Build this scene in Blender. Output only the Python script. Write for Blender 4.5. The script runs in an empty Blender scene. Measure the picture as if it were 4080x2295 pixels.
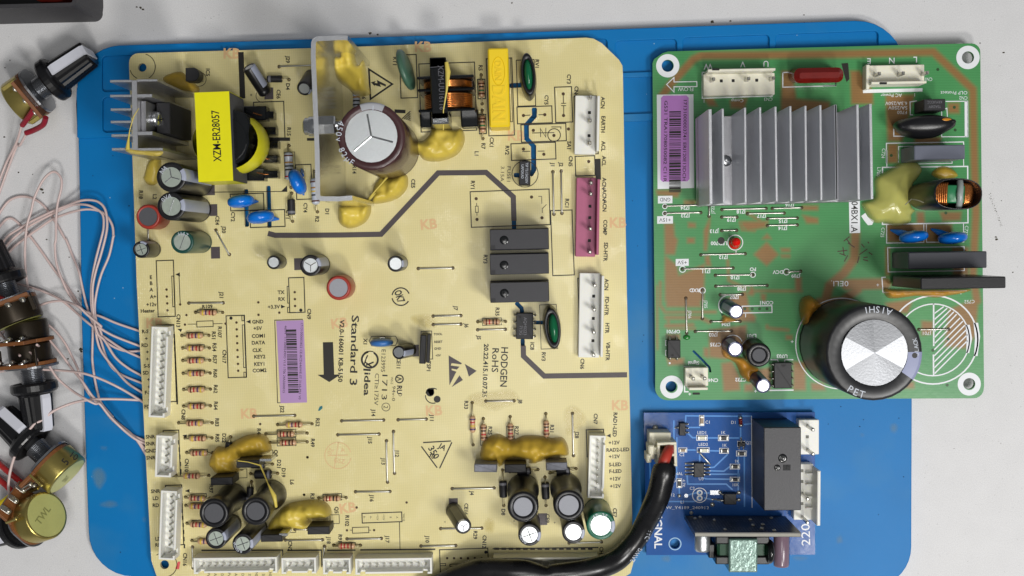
import bpy, bmesh, math, random
import numpy as np
from mathutils import Vector, Matrix, geometry, noise
random.seed(7)
sc = bpy.context.scene
COL = sc.collection
sc.unit_settings.system = 'METRIC'
sc.unit_settings.scale_length = 0.01          # one unit is one centimetre

# ------------------------------------------------------------------ camera
K = 1 / 110.7            # centimetres per photograph pixel on the board plane
D = 44.0                 # camera height above the board plane
FPX = D / K
cd = bpy.data.cameras.new('camera')
cam = bpy.data.objects.new('camera', cd); COL.objects.link(cam)
cam.location = ((2090 - 2040) * K, (1147.5 - 980) * K, D)
_z = Vector(cam.location).normalized(); _x = Vector((0, 1, 0)).cross(_z).normalized(); _y = _z.cross(_x)
cam.rotation_euler = Matrix((_x, _y, _z)).transposed().to_euler()
cd.sensor_fit = 'HORIZONTAL'; cd.sensor_width = 36
cd.lens = FPX / 4080 * 36
cd.clip_start = 1; cd.clip_end = 1000
sc.camera = cam

# ------------------------------------------------------------------ light
w = bpy.data.worlds.new('World'); sc.world = w; w.use_nodes = True
bg = w.node_tree.nodes['Background']
bg.inputs[0].default_value = (0.93, 0.96, 1.0, 1); bg.inputs[1].default_value = 0.14


def area(name, loc, target, sx, sy, power, col=(1, 1, 1)):
    l = bpy.data.lights.new(name, 'AREA'); l.shape = 'RECTANGLE'; l.size = sx; l.size_y = sy
    l.energy = power; l.color = col
    o = bpy.data.objects.new(name, l); COL.objects.link(o); o.location = loc
    o.rotation_euler = (Vector(target) - Vector(loc)).to_track_quat('-Z', 'Y').to_euler()
    return o


area('ceiling_panel', (2, -12, 95), (1, -3, 0), 24, 30, 17000, (1.0, 0.985, 0.955))
area('side_panel', (46, -32, 85), (4, -3, 0), 22, 22, 50000, (1.0, 0.985, 0.96))
area('bench_lamp', (16, -62, 95), (2, 0, 0), 14, 14, 40000, (1.0, 0.97, 0.92))
sc.view_settings.view_transform = 'Standard'; sc.view_settings.look = 'None'
sc.view_settings.exposure = 0; sc.view_settings.gamma = 1
sc.render.engine = 'CYCLES'
sc.render.resolution_x = 1024; sc.render.resolution_y = 576

# ------------------------------------------------------------------ placing
_R = cam.rotation_euler.to_matrix(); _C = Vector(cam.location)


def P(p, z=0.0):
    """photograph pixel -> point of the horizontal plane at height z"""
    d = _R @ Vector(((p[0] - 2040) / FPX, -(p[1] - 1147.5) / FPX, -1))
    t = (z - _C.z) / d.z
    return _C + d * t


def crop(x0, y0, s=2.415):
    return lambda x, y: (x0 + x / s, y0 + y / s)


A1 = crop(0, 0); A2 = crop(400, 100); A3 = crop(1100, 100); A4 = crop(1800, 100)
B1 = crop(500, 600); B2 = crop(1100, 600); B3 = crop(1800, 600)
C1 = crop(500, 1100); C2 = crop(1100, 1100); C3 = crop(1800, 1100)
D1 = crop(500, 1695); D2 = crop(1100, 1695); D3 = crop(1800, 1695)
E1 = crop(2560, 50); E2 = crop(3280, 50); E3 = crop(2560, 600); E4 = crop(3280, 600)
E5 = crop(2560, 1100); E6 = crop(3100, 1050); E7 = crop(2500, 1600, 2.0844)
W0 = crop(0, 500, 3.22); W1 = crop(0, 900, 3.22); W2 = crop(0, 1250, 3.22)
W3 = crop(0, 1600, 3.22); W4 = crop(0, 1845, 3.22); F_ = crop(1700, 1900, 2.576)
S_ = lambda x, y: (x, y)
OV = crop(0, 0, 0.6314)

# ------------------------------------------------------------------ materials


def lin(c):
    c /= 255
    return c / 12.92 if c <= .04045 else ((c + .055) / 1.055) ** 2.4


MATS = {}


def mat(name, rgb, rough=.5, metal=0, var=.12, vs=6, bump=0, bs=40, spec=.5, coat=0, trans=0, rvar=0, sss=0, alpha=1, ior=1.45):
    if name in MATS: return MATS[name]
    m = bpy.data.materials.new(name); m.use_nodes = True
    nt = m.node_tree; N = nt.nodes; L = nt.links
    b = N['Principled BSDF']
    base = tuple(lin(c) for c in rgb)
    tc = N.new('ShaderNodeTexCoord')
    nz = N.new('ShaderNodeTexNoise'); nz.inputs['Scale'].default_value = vs; nz.inputs['Detail'].default_value = 5
    L.new(tc.outputs['Object'], nz.inputs['Vector'])
    mx = N.new('ShaderNodeMix'); mx.data_type = 'RGBA'
    mx.inputs[6].default_value = tuple(c * (1 - var) for c in base) + (1,)
    mx.inputs[7].default_value = tuple(min(1, c * (1 + var)) for c in base) + (1,)
    L.new(nz.outputs['Fac'], mx.inputs[0]); L.new(mx.outputs[2], b.inputs['Base Color'])
    b.inputs['Roughness'].default_value = rough; b.inputs['Metallic'].default_value = metal
    b.inputs['Specular IOR Level'].default_value = spec
    b.inputs['Coat Weight'].default_value = coat; b.inputs['Coat Roughness'].default_value = .12
    b.inputs['IOR'].default_value = ior
    if trans: b.inputs['Transmission Weight'].default_value = trans
    if sss:
        b.inputs['Subsurface Weight'].default_value = sss; b.inputs['Subsurface Radius'].default_value = (.15, .12, .05)
    if alpha < 1: b.inputs['Alpha'].default_value = alpha
    if rvar:
        mr = N.new('ShaderNodeMapRange'); mr.inputs[3].default_value = max(0, rough - rvar); mr.inputs[4].default_value = rough + rvar
        L.new(nz.outputs['Fac'], mr.inputs[0]); L.new(mr.outputs[0], b.inputs['Roughness'])
    if bump:
        n2 = N.new('ShaderNodeTexNoise'); n2.inputs['Scale'].default_value = bs; n2.inputs['Detail'].default_value = 4
        L.new(tc.outputs['Object'], n2.inputs['Vector'])
        bp = N.new('ShaderNodeBump'); bp.inputs['Strength'].default_value = bump; bp.inputs['Distance'].default_value = .02
        L.new(n2.outputs['Fac'], bp.inputs['Height']); L.new(bp.outputs[0], b.inputs['Normal'])
    MATS[name] = m
    return m


def nodes(m):
    nt = m.node_tree
    return nt.nodes, nt.links, nt.nodes['Principled BSDF']

# ------------------------------------------------------------------ mesh builder


def ident(): return Matrix.Identity(4)


def rrect(sx, sy, r, n=4):
    out = []
    r = min(r, sx / 2 - 1e-5, sy / 2 - 1e-5)
    for cx, cy, a0 in ((sx / 2 - r, sy / 2 - r, 0), (-sx / 2 + r, sy / 2 - r, 90), (-sx / 2 + r, -sy / 2 + r, 180), (sx / 2 - r, -sy / 2 + r, 270)):
        for i in range(n + 1):
            a = math.radians(a0 + 90 * i / n)
            out.append((cx + r * math.cos(a), cy + r * math.sin(a)))
    return out


def inset(poly, d):
    """shrink a counter-clockwise convex-ish polygon by d"""
    n = len(poly); out = []
    for i in range(n):
        p0 = Vector(poly[i - 1]); p1 = Vector(poly[i]); p2 = Vector(poly[(i + 1) % n])
        e1 = (p1 - p0); e2 = (p2 - p1)
        if e1.length < 1e-7 or e2.length < 1e-7: out.append(tuple(p1)); continue
        e1.normalize(); e2.normalize()
        n1 = Vector((-e1.y, e1.x)); n2 = Vector((-e2.y, e2.x))
        b = (n1 + n2)
        if b.length < 1e-6: out.append(tuple(p1)); continue
        b.normalize(); c = max(.35, b.dot(n1))
        out.append(tuple(p1 + b * (d / c)))
    return out


def ccw(poly):
    a = sum(poly[i - 1][0] * poly[i][1] - poly[i][0] * poly[i - 1][1] for i in range(len(poly)))
    return list(poly) if a > 0 else list(reversed(poly))


class MB:
    def __init__(s): s.v = []; s.f = []; s.mi = []; s.sm = []

    def add(s, verts, faces, mi=0, sm=False, M=None):
        o = len(s.v)
        if M is not None: verts = [M @ Vector(v) for v in verts]
        s.v += [tuple(v) for v in verts]
        for f in faces:
            s.f.append([o + i for i in f]); s.mi.append(mi); s.sm.append(sm)
        return s

    def prism(s, poly, z0, z1, ch=0, mi=0, M=None, sm=False, top=None, bot=True):
        poly = ccw(poly); n = len(poly); rings = [[(x, y, z0) for x, y in poly]]
        if ch:
            rings.append([(x, y, z1 - ch) for x, y in poly])
            rings.append([(x, y, z1) for x, y in inset(poly, ch)])
        else: rings.append([(x, y, z1) for x, y in poly])
        v = [p for r in rings for p in r]; f = []
        for k in range(len(rings) - 1):
            for i in range(n):
                j = (i + 1) % n
                f.append((k * n + i, k * n + j, (k + 1) * n + j, (k + 1) * n + i))
        s.add(v, f, mi, sm, M)
        l = len(rings) - 1
        s.add(rings[l], [list(range(n))], mi if top is None else top, False, M)
        if bot: s.add(rings[0], [list(range(n))[::-1]], mi, False, M)
        return s

    def rbox(s, c, sx, sy, z0, z1, r=.02, ch=.015, mi=0, M=None, ang=0, n=3, top=None):
        ca, sa = math.cos(ang), math.sin(ang)
        poly = [(c[0] + x * ca - y * sa, c[1] + x * sa + y * ca) for x, y in rrect(sx, sy, r, n)]
        return s.prism(poly, z0, z1, ch, mi, M, False, top)

    def lathe(s, prof, n=24, M=None, mi=0, sm=True, mis=None, a0=0, a1=2 * math.pi):
        """prof: list of (r, z); axis z"""
        full = abs(a1 - a0 - 2 * math.pi) < 1e-6
        cols = n if full else n + 1
        v = []
        for i in range(cols):
            a = a0 + (a1 - a0) * i / n
            for r, z in prof: v.append((r * math.cos(a), r * math.sin(a), z))
        m = len(prof)
        for k in range(m - 1):
            f = []
            for i in range(n):
                j = (i + 1) % cols
                q = [i * m + k, j * m + k, j * m + k + 1, i * m + k + 1]
                if prof[k][0] < 1e-9: q = [q[0], q[2], q[3]]
                elif prof[k + 1][0] < 1e-9: q = [q[0], q[1], q[2]]
                f.append(q)
            o = len(s.v)
            if k == 0:
                base = o; s.add(v, [], 0, sm, M)
            for q in f:
                s.f.append([base + t for t in q]); s.mi.append(mis[k] if mis else mi); s.sm.append(sm)
        return s

    def tube(s, pts, r, n=8, mi=0, caps=True, M=None):
        pts = [Vector(p) for p in pts]; m = len(pts)
        rs = r if isinstance(r, (list, tuple)) else [r] * m
        v = []; up = None
        for i in range(m):
            t = (pts[min(i + 1, m - 1)] - pts[max(i - 1, 0)])
            t = t.normalized() if t.length > 1e-9 else Vector((0, 0, 1))
            if up is None:
                up = Vector((0, 0, 1)) if abs(t.z) < .9 else Vector((1, 0, 0))
            a = up - t * up.dot(t)
            a = a.normalized() if a.length > 1e-6 else t.orthogonal().normalized()
            up = a; b = t.cross(a)
            for k in range(n):
                an = 2 * math.pi * k / n
                v.append(pts[i] + (a * math.cos(an) + b * math.sin(an)) * rs[i])
        f = []
        for i in range(m - 1):
            for k in range(n):
                l = (k + 1) % n
                f.append((i * n + k, i * n + l, (i + 1) * n + l, (i + 1) * n + k))
        s.add(v, f, mi, True, M)
        if caps: s.add(v, [list(range(n))[::-1], [(m - 1) * n + k for k in range(n)]], mi, False, M)
        return s

    def sphere(s, c, r, n=12, m=8, mi=0, sc3=(1, 1, 1), M=None):
        prof = [(math.sin(math.pi * i / m), -math.cos(math.pi * i / m)) for i in range(m + 1)]
        prof[0] = (0, -1); prof[-1] = (0, 1)
        MM = Matrix.Translation(c) @ Matrix.Diagonal((r * sc3[0], r * sc3[1], r * sc3[2], 1))
        if M is not None: MM = M @ MM
        return s.lathe(prof, n, MM, mi)

    # flat print (world plane, pixel input)
    def line(s, pts, wpx, z=.006, mi=0, closed=False):
        """mitred strip"""
        q = [P(p, z) for p in pts]; w = wpx * K / 2; n = len(q); v = []
        for i in range(n):
            a = q[i - 1] if (i or closed) else None; c = q[(i + 1) % n] if (i < n - 1 or closed) else None
            d1 = (q[i] - a).normalized() if a is not None else None; d2 = (c - q[i]).normalized() if c is not None else None
            if d1 is None: d1 = d2
            if d2 is None: d2 = d1
            t = d1 + d2
            t = t.normalized() if t.length > 1e-6 else d1
            nn = Vector((-t.y, t.x, 0)); k = w / max(.4, nn.dot(Vector((-d1.y, d1.x, 0))))
            p = q[i]
            if not closed and i == 0: p = p - d2 * w * .6
            if not closed and i == n - 1: p = p + d1 * w * .6
            v += [p - nn * k, p + nn * k]
        m = n if closed else n - 1
        return s.add(v, [(2 * i, 2 * ((i + 1) % n), 2 * ((i + 1) % n) + 1, 2 * i + 1) for i in range(m)], mi)

    def ring(s, c, r, wpx, z=.006, mi=0, n=28, a0=0, a1=360):
        c = P(c, z); R = r * K; w = wpx * K / 2; v = []; f = []
        for i in range(n + 1):
            a = math.radians(a0 + (a1 - a0) * i / n)
            for q in (R - w, R + w): v.append((c.x + q * math.cos(a), c.y + q * math.sin(a), z))
        for i in range(n): f.append((2 * i, 2 * i + 1, 2 * i + 3, 2 * i + 2))
        return s.add(v, f, mi)

    def disc(s, c, r, z=.006, mi=0, n=14):
        c = P(c, z); R = r * K
        return s.add([(c.x + R * math.cos(2 * math.pi * i / n), c.y + R * math.sin(2 * math.pi * i / n), z) for i in range(n)], [list(range(n))], mi)

    def poly(s, pts, z=.006, mi=0):
        q = ccw([tuple(P(p, z).xy) for p in pts])
        tri = geometry.tessellate_polygon([[Vector((x, y, 0)) for x, y in q]])
        return s.add([(x, y, z) for x, y in q], [t if _up(q, t) else t[::-1] for t in tri], mi)

    def mesh(s, name, mats):
        me = bpy.data.meshes.new(name)
        me.from_pydata(s.v, [], s.f)
        for m in mats: me.materials.append(m)
        me.polygons.foreach_set('material_index', s.mi)
        me.polygons.foreach_set('use_smooth', s.sm)
        me.update()
        return me

    def build(s, name, mats, parent=None, M=None, label=None, kind=None):
        """M given: vertices are local to M; else they are world and the origin goes to the base centre"""
        if not isinstance(mats, (list, tuple)): mats = [mats]
        if M is None:
            a = np.array(s.v); lo = a.min(0); hi = a.max(0)
            o = Vector(((lo[0] + hi[0]) / 2, (lo[1] + hi[1]) / 2, lo[2]))
            s.v = [(x - o.x, y - o.y, z - o.z) for x, y, z in s.v]
            M = Matrix.Translation(o)
        return put(name, s.mesh(name, mats), parent, M, label, kind)


def _up(q, t):
    a, b, c = (q[i] for i in t)
    return (b[0] - a[0]) * (c[1] - a[1]) - (b[1] - a[1]) * (c[0] - a[0]) > 0


WM = {}


def put(name, mesh, parent=None, M=None, label=None, kind=None):
    o = bpy.data.objects.new(name, mesh); COL.objects.link(o)
    M = M or ident(); WM[o.name] = M
    if parent: o.parent = parent; o.matrix_basis = WM[parent.name].inverted() @ M
    else: o.matrix_basis = M
    if label: o['label'] = label
    if kind: o['kind'] = kind
    return o


def thing(name, label, cat, loc, group=None):
    o = bpy.data.objects.new(name, None); COL.objects.link(o)
    o.empty_display_size = .5; o.location = loc; WM[o.name] = Matrix.Translation(loc)
    o['label'] = label; o['category'] = cat
    if group: o['group'] = group
    return o


PROTO = {}


def proto(key, fn):
    if key not in PROTO: PROTO[key] = fn()
    return PROTO[key]


# curve-filled slab with holes (world xy loops)
def slab(name, loops, z0, z1, mats, parent, bevel=.0, kind=None, label=None):
    cu = bpy.data.curves.new('tmp', 'CURVE'); cu.dimensions = '2D'; cu.fill_mode = 'BOTH'
    cu.extrude = (z1 - z0) / 2 - bevel; cu.bevel_depth = bevel; cu.bevel_resolution = 1; cu.offset = -bevel
    for lp in loops:
        sp = cu.splines.new('POLY'); sp.points.add(len(lp) - 1); sp.use_cyclic_u = True
        for i, (x, y) in enumerate(lp): sp.points[i].co = (x, y, 0, 1)
    o = bpy.data.objects.new('tmp', cu); COL.objects.link(o)
    dg = bpy.context.evaluated_depsgraph_get()
    me = bpy.data.meshes.new_from_object(o.evaluated_get(dg))
    bpy.data.objects.remove(o); bpy.data.curves.remove(cu)
    me.name = name; me.materials.clear()
    for m in (mats if isinstance(mats, (list, tuple)) else [mats]): me.materials.append(m)
    a = np.array([v.co[:] for v in me.vertices])
    c = Vector(((a[:, 0].min() + a[:, 0].max()) / 2, (a[:, 1].min() + a[:, 1].max()) / 2, z0))
    for v in me.vertices: v.co = (v.co.x - c.x, v.co.y - c.y, v.co.z + (z1 - z0) / 2)
    return put(name, me, parent, Matrix.Translation(c), label, kind)


def smooth_loop(pts, sub=4, closed=True):
    n = len(pts); out = []
    rng = range(n) if closed else range(n - 1)
    for i in rng:
        if closed: p0, p1, p2, p3 = (Vector(pts[(i + k) % n]) for k in (-1, 0, 1, 2))
        else: p0, p1, p2, p3 = Vector(pts[max(i - 1, 0)]), Vector(pts[i]), Vector(pts[i + 1]), Vector(pts[min(i + 2, n - 1)])
        for k in range(sub):
            t = k / sub
            out.append(.5 * ((2 * p1) + (p2 - p0) * t + (2 * p0 - 5 * p1 + 4 * p2 - p3) * t * t + (3 * p1 - p0 - 3 * p2 + p3) * t ** 3))
    if not closed: out.append(Vector(pts[-1]))
    return out


# text -> flat mesh
_TX = {}


def tmesh(s, bold=0, shear=0):
    k = (s, bold, shear)
    if k not in _TX:
        cu = bpy.data.curves.new('t', 'FONT'); cu.body = s; cu.offset = bold; cu.resolution_u = 2; cu.shear = shear
        o = bpy.data.objects.new('t', cu); COL.objects.link(o)
        dg = bpy.context.evaluated_depsgraph_get()
        me = bpy.data.meshes.new_from_object(o.evaluated_get(dg))
        v = np.array([q.co[:2] for q in me.vertices]) if len(me.vertices) else np.zeros((0, 2))
        f = [list(p.vertices) for p in me.polygons]
        bpy.data.objects.remove(o); bpy.data.curves.remove(cu); bpy.data.meshes.remove(me)
        if len(v):
            v[:, 0] -= (v[:, 0].min() + v[:, 0].max()) / 2
            v[:, 1] -= .36
        _TX[k] = (v, f)
    return _TX[k]


def T(mb, s, p, h, ang=-90, z=.006, mi=0, ln=None, bold=0.0, mir=False):
    """text centred on pixel p; h = capital height in pixels; ln = forced length in pixels"""
    v, f = tmesh(s, bold)
    if not len(v): return
    k = h * K / .72; c = P(p, z); a = math.radians(ang)
    kx = ln * K / (v[:, 0].max() - v[:, 0].min()) if ln else k
    ca, sa = math.cos(a), math.sin(a)
    q = [(c.x + x * kx * ca - y * k * sa, c.y + x * kx * sa + y * k * ca, z) for x, y in v]
    mb.add(q, f, mi)


def arc_text(mb, s, c, r, h, a_mid, z, mi=0, out=True, gap=.85, bold=0):
    """capitals on a circle round world point c; out: tops point outward"""
    step = h * gap / r; n = len(s)
    for i, chx in enumerate(s):
        if chx == ' ': continue
        v, f = tmesh(chx, bold)
        t = (i - (n - 1) / 2) * step
        a = math.radians(a_mid) - t if out else math.radians(a_mid) + t
        rot = a - math.pi / 2 if out else a + math.pi / 2
        ca, sa = math.cos(rot), math.sin(rot); k = h / .72
        px, py = c[0] + r * math.cos(a), c[1] + r * math.sin(a)
        mb.add([(px + x * k * ca - y * k * sa, py + x * k * sa + y * k * ca, z) for x, y in v], f, mi)


def dist_poly(px, py, poly):
    """signed distance (positive inside) of arrays to a polygon"""
    n = len(poly); best = np.full(px.shape, 1e9); ins = np.zeros(px.shape, bool)
    for i in range(n):
        x1, y1 = poly[i - 1]; x2, y2 = poly[i]
        dx, dy = x2 - x1, y2 - y1
        t = np.clip(((px - x1) * dx + (py - y1) * dy) / (dx * dx + dy * dy + 1e-12), 0, 1)
        best = np.minimum(best, np.hypot(px - x1 - t * dx, py - y1 - t * dy))
        if y1 != y2:
            c = ((y1 > py) != (y2 > py)) & (px < (x2 - x1) * (py - y1) / (y2 - y1) + x1)
            ins ^= c
    return np.where(ins, best, -best)


def cdt(loops, step):
    """triangulated region (outer loop + hole loops) with interior grid points"""
    outer = loops[0]
    xs = [p[0] for p in outer]; ys = [p[1] for p in outer]
    gx, gy = np.meshgrid(np.arange(min(xs) + step / 2, max(xs), step), np.arange(min(ys) + step / 2, max(ys), step))
    gx = gx.copy(); gx[::2] += step / 2
    d = dist_poly(gx.ravel(), gy.ravel(), outer)
    for h in loops[1:]: d = np.minimum(d, -dist_poly(gx.ravel(), gy.ravel(), h))
    keep = d > step * .45
    vs = []; es = []
    for lp in loops:
        o = len(vs); vs += [Vector(p[:2]) for p in lp]
        es += [(o + i, o + (i + 1) % len(lp)) for i in range(len(lp))]
    vs += [Vector((x, y)) for x, y in zip(gx.ravel()[keep], gy.ravel()[keep])]
    r = geometry.delaunay_2d_cdt(vs, es, [], 0, 1e-6)
    v, f = r[0], r[2]
    if not len(f): return np.array([p[:] for p in v]), []
    va = np.array([p[:] for p in v]); fa = np.array(f)
    c = va[fa].mean(1)
    d = dist_poly(c[:, 0], c[:, 1], outer)
    for h in loops[1:]: d = np.minimum(d, -dist_poly(c[:, 0], c[:, 1], h))
    fa = fa[d > 0]
    a, b, cc = va[fa[:, 0]], va[fa[:, 1]], va[fa[:, 2]]
    cr = (b[:, 0] - a[:, 0]) * (cc[:, 1] - a[:, 1]) - (b[:, 1] - a[:, 1]) * (cc[:, 0] - a[:, 0])
    fa[cr < 0] = fa[cr < 0][:, ::-1]
    return va, fa


def plate(name, loops, z0, z1, mats, parent, label=None):
    va, fa = cdt(loops, 2.2)
    mb = MB(); n = len(va)
    mb.add([(x, y, z1) for x, y in va] + [(x, y, z0) for x, y in va], [list(t) for t in fa] + [[n + i for i in t[::-1]] for t in fa])
    for lp in loops:
        k = len(lp); mb.add([(x, y, z1) for x, y in lp] + [(x, y, z0) for x, y in lp], [(i, k + i, k + (i + 1) % k, (i + 1) % k) for i in range(k)])
    return mb.build(name, mats, parent, label=label)


def blob(name, parent, pts, h, m, z0=0, edge=.22, step=.07, tilt=None, seed=0, lump=.35, label=None, freq=1.6, fold=None):
    """hardened glue: outline in pixels, domed with lumps; tilt = (dx, dy, slope) raises it along a direction"""
    w = [tuple(P(p, z0).xy) for p in pts]
    lp = [tuple(q) for q in smooth_loop(ccw(w), 5)]
    va, fa = cdt([lp], step)
    d = np.maximum(dist_poly(va[:, 0], va[:, 1], lp), 0)
    e = np.clip(d / edge, 0, 1)
    z = h * np.sqrt(np.maximum(0, 1 - (1 - e) ** 2))
    cx, cy = va.mean(0)
    for i, (x, y) in enumerate(va):
        q = noise.noise(Vector((x * freq, y * freq, seed * 3.7))) + .5 * noise.noise(Vector((x * freq * 2.7, y * freq * 2.7, seed)))
        z[i] *= 1 + lump * q
        if fold: z[i] *= 1 + fold[1] * math.sin((x * math.cos(fold[0]) + y * math.sin(fold[0])) * fold[2] + 2.2 * noise.noise(Vector((x * 1.3, y * 1.3, seed))))
        if tilt: z[i] += (x - cx) * tilt[0] + (y - cy) * tilt[1] + tilt[2]
    mb = MB(); mb.add([(x, y, zz + z0) for (x, y), zz in zip(va, z)], [list(t) for t in fa], 0, True)
    o = mb.build(name, m, parent, label=label)
    o.data.attributes.new('thick', 'FLOAT', 'POINT').data.foreach_set('value', np.minimum(1, d / .16).astype(np.float32))
    return o


def thin_edges(m, lo, hi):
    N, L, b = nodes(m); a = N.new('ShaderNodeAttribute'); a.attribute_name = 'thick'
    r = N.new('ShaderNodeMapRange'); r.inputs[3].default_value = lo; r.inputs[4].default_value = hi
    L.new(a.outputs['Fac'], r.inputs[0]); L.new(r.outputs[0], b.inputs['Alpha'])
ZM = -.42                 # top of the silicone mat
ZT = -.72                 # top of the bench
R2 = math.radians(2.0)    # the big board lies turned by two degrees

# ------------------------------------------------------------------ bench and mat
m_table = mat('bench_laminate', (214, 214, 215), .55, 0, .05, 1.2, .25, 22)
N, L, b = nodes(m_table)
tc = N.new('ShaderNodeTexCoord')
v = N.new('ShaderNodeTexNoise'); v.inputs['Scale'].default_value = 9; v.inputs['Detail'].default_value = 8; v.inputs['Roughness'].default_value = .75
L.new(tc.outputs['Object'], v.inputs['Vector'])
cr = N.new('ShaderNodeValToRGB'); cr.color_ramp.elements[0].position = .30; cr.color_ramp.elements[0].color = (.35, .34, .32, 1)
cr.color_ramp.elements[1].position = .37; cr.color_ramp.elements[1].color = (1, 1, 1, 1)
L.new(v.outputs['Fac'], cr.inputs[0])
v2 = N.new('ShaderNodeTexNoise'); v2.inputs['Scale'].default_value = 30; v2.inputs['Detail'].default_value = 3
L.new(tc.outputs['Object'], v2.inputs['Vector'])
cr2 = N.new('ShaderNodeValToRGB'); cr2.color_ramp.elements[0].position = .35; cr2.color_ramp.elements[0].color = (.86, .86, .87, 1); cr2.color_ramp.elements[1].position = .65
L.new(v2.outputs['Fac'], cr2.inputs[0])
src = b.inputs['Base Color'].links[0].from_socket
for r in (cr, cr2):
    mm = N.new('ShaderNodeMix'); mm.data_type = 'RGBA'; mm.blend_type = 'MULTIPLY'; mm.inputs[0].default_value = 1
    L.new(src, mm.inputs[6]); L.new(r.outputs[0], mm.inputs[7]); src = mm.outputs[2]
L.new(src, b.inputs['Base Color'])
bench = slab('bench_top', [[(-60, -45), (60, -45), (60, 45), (-60, 45)]], ZT - 2.5, ZT, m_table, None, kind='structure')
# little scraps of dirt lying on the bench
mb = MB()
rr = random.Random(3)
for (px, py, s) in ((2837, 86, 9), (2910, 84, 4), (3203, 60, 3), (3205, 92, 5), (1474, 132, 6), (1505, 137, 4), (560, 30, 6), (570, 38, 5), (545, 28, 4), (2040, 12, 4), (3998, 210, 5),
                    (165, 755, 7), (172, 768, 5), (322, 1392, 7), (325, 1400, 5), (285, 1420, 4), (272, 1430, 4), (312, 1475, 4), (130, 695, 3), (74, 687, 4), (18, 546, 4), (3969, 955, 7), (3968, 945, 4),
                    (4035, 1085, 3), (312, 1160, 4), (276, 1025, 3), (186, 955, 4), (3905, 172, 3), (380, 2060, 4), (3990, 800, 2), (20, 270, 3), (40, 240, 3), (230, 265, 3)):
    n = 7; c = P((px, py), ZT)
    ring = [(c.x + s * K * (.5 + rr.random()) * math.cos(6.283 * i / n), c.y + s * K * (.4 + .7 * rr.random()) * math.sin(6.283 * i / n), ZT + .004) for i in range(n)]
    mb.add(ring + [(c.x, c.y, ZT + .03)], [(i, (i + 1) % n, n) for i in range(n)])
for i in range(46):     # the gritty scratch at the right edge
    t = i / 45; px = 3945 + 45 * t + rr.uniform(-6, 6); py = 775 + 130 * t + rr.uniform(-6, 6); s = rr.uniform(1, 2.6); c = P((px, py), ZT)
    mb.add([(c.x + s * K * math.cos(2.1 * q + i), c.y + s * K * math.sin(2.1 * q + i), ZT + .004) for q in range(3)], [(0, 1, 2)])
mb.build('dirt_specks', mat('dirt', (70, 64, 50), .9), None, kind='stuff')

m_mat = mat('blue_silicone', (0, 113, 180), .42, 0, .10, .4, .22, 55, spec=.25)
N, L, b = nodes(m_mat)
tc = N.new('ShaderNodeTexCoord')
v = N.new('ShaderNodeTexNoise'); v.inputs['Scale'].default_value = .28; v.inputs['Detail'].default_value = 3
L.new(tc.outputs['Object'], v.inputs['Vector'])
cr = N.new('ShaderNodeValToRGB'); cr.color_ramp.elements[0].position = .56; cr.color_ramp.elements[0].color = (0, 0, 0, 1); cr.color_ramp.elements[1].position = .8; cr.color_ramp.elements[1].color = (.22, .22, .22, 1)
L.new(v.outputs['Fac'], cr.inputs[0])
mm = N.new('ShaderNodeMix'); mm.data_type = 'RGBA'; mm.inputs[7].default_value = (.16, .30, .24, 1)
L.new(cr.outputs[0], mm.inputs[0]); L.new(b.inputs['Base Color'].links[0].from_socket, mm.inputs[6])
vs_ = N.new('ShaderNodeTexVoronoi'); vs_.inputs['Scale'].default_value = 1.3
L.new(tc.outputs['Object'], vs_.inputs['Vector'])
cr3 = N.new('ShaderNodeValToRGB'); cr3.color_ramp.elements[0].position = .018; cr3.color_ramp.elements[0].color = (1, 1, 1, 1); cr3.color_ramp.elements[1].position = .03; cr3.color_ramp.elements[1].color = (0, 0, 0, 1)
L.new(vs_.outputs['Distance'], cr3.inputs[0])
mm2 = N.new('ShaderNodeMix'); mm2.data_type = 'RGBA'; mm2.inputs[7].default_value = (.35, .5, .6, 1)
L.new(cr3.outputs[0], mm2.inputs[0]); L.new(mm.outputs[2], mm2.inputs[6])
L.new(mm2.outputs[2], b.inputs['Base Color'])

mat_t = thing('work_mat', 'big bright blue silicone work mat lying under the circuit boards', 'work mat', P((1950, 1200), ZT))


def wl(pts, z): return [tuple(P(p, z).xy) for p in pts]


def arc_px(cx, cy, r, a0, a1, n=8): return [(cx + r * math.cos(math.radians(a0 + (a1 - a0) * i / n)), cy - r * math.sin(math.radians(a0 + (a1 - a0) * i / n))) for i in range(n + 1)]


low = [(311, 545), (311, 350)] + arc_px(490, 360, 178, 180, 93) + [(2000, 133), (3400, 84)] + arc_px(3415, 275, 191, 92, 0) + [(3613, 700), (3624, 1200), (3634, 1600), (3632, 2180)] + arc_px(3470, 2180, 162, 0, -80) + [(3400, 2350), (520, 2360)] + arc_px(530, 2120, 178, 270, 180) + [(344, 1900), (325, 1300), (317, 800)]
slab('mat_base', [ccw(wl(low, ZM))], ZT, ZM, m_mat, mat_t, .04)
ZR = ZM + .13             # raised tray along the far edge
tray = [(306, 545), (306, 350)] + arc_px(484, 358, 178, 180, 93) + [(2000, 131), (3400, 82)] + arc_px(3415, 273, 191, 92, 0) + [(3607, 447), (2500, 484), (1200, 520), (330, 551)] + [(312, 551)]


def pocket(x0, y0, x1, y1, r=17):
    q = [(x0, y0), (x1, y0), (x1, y1), (x0, y1)]
    out = []
    for (cx, cy, a0) in ((x1 - r, y0 + r, 90), (x1 - r, y1 - r, 0), (x0 + r, y1 - r, -90), (x0 + r, y0 + r, -180)):
        out += arc_px(cx, cy, r, a0, a0 - 90, 4)
    sl = math.tan(R2)
    return [(x, y - (x - x0) * sl) for x, y in out]


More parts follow.
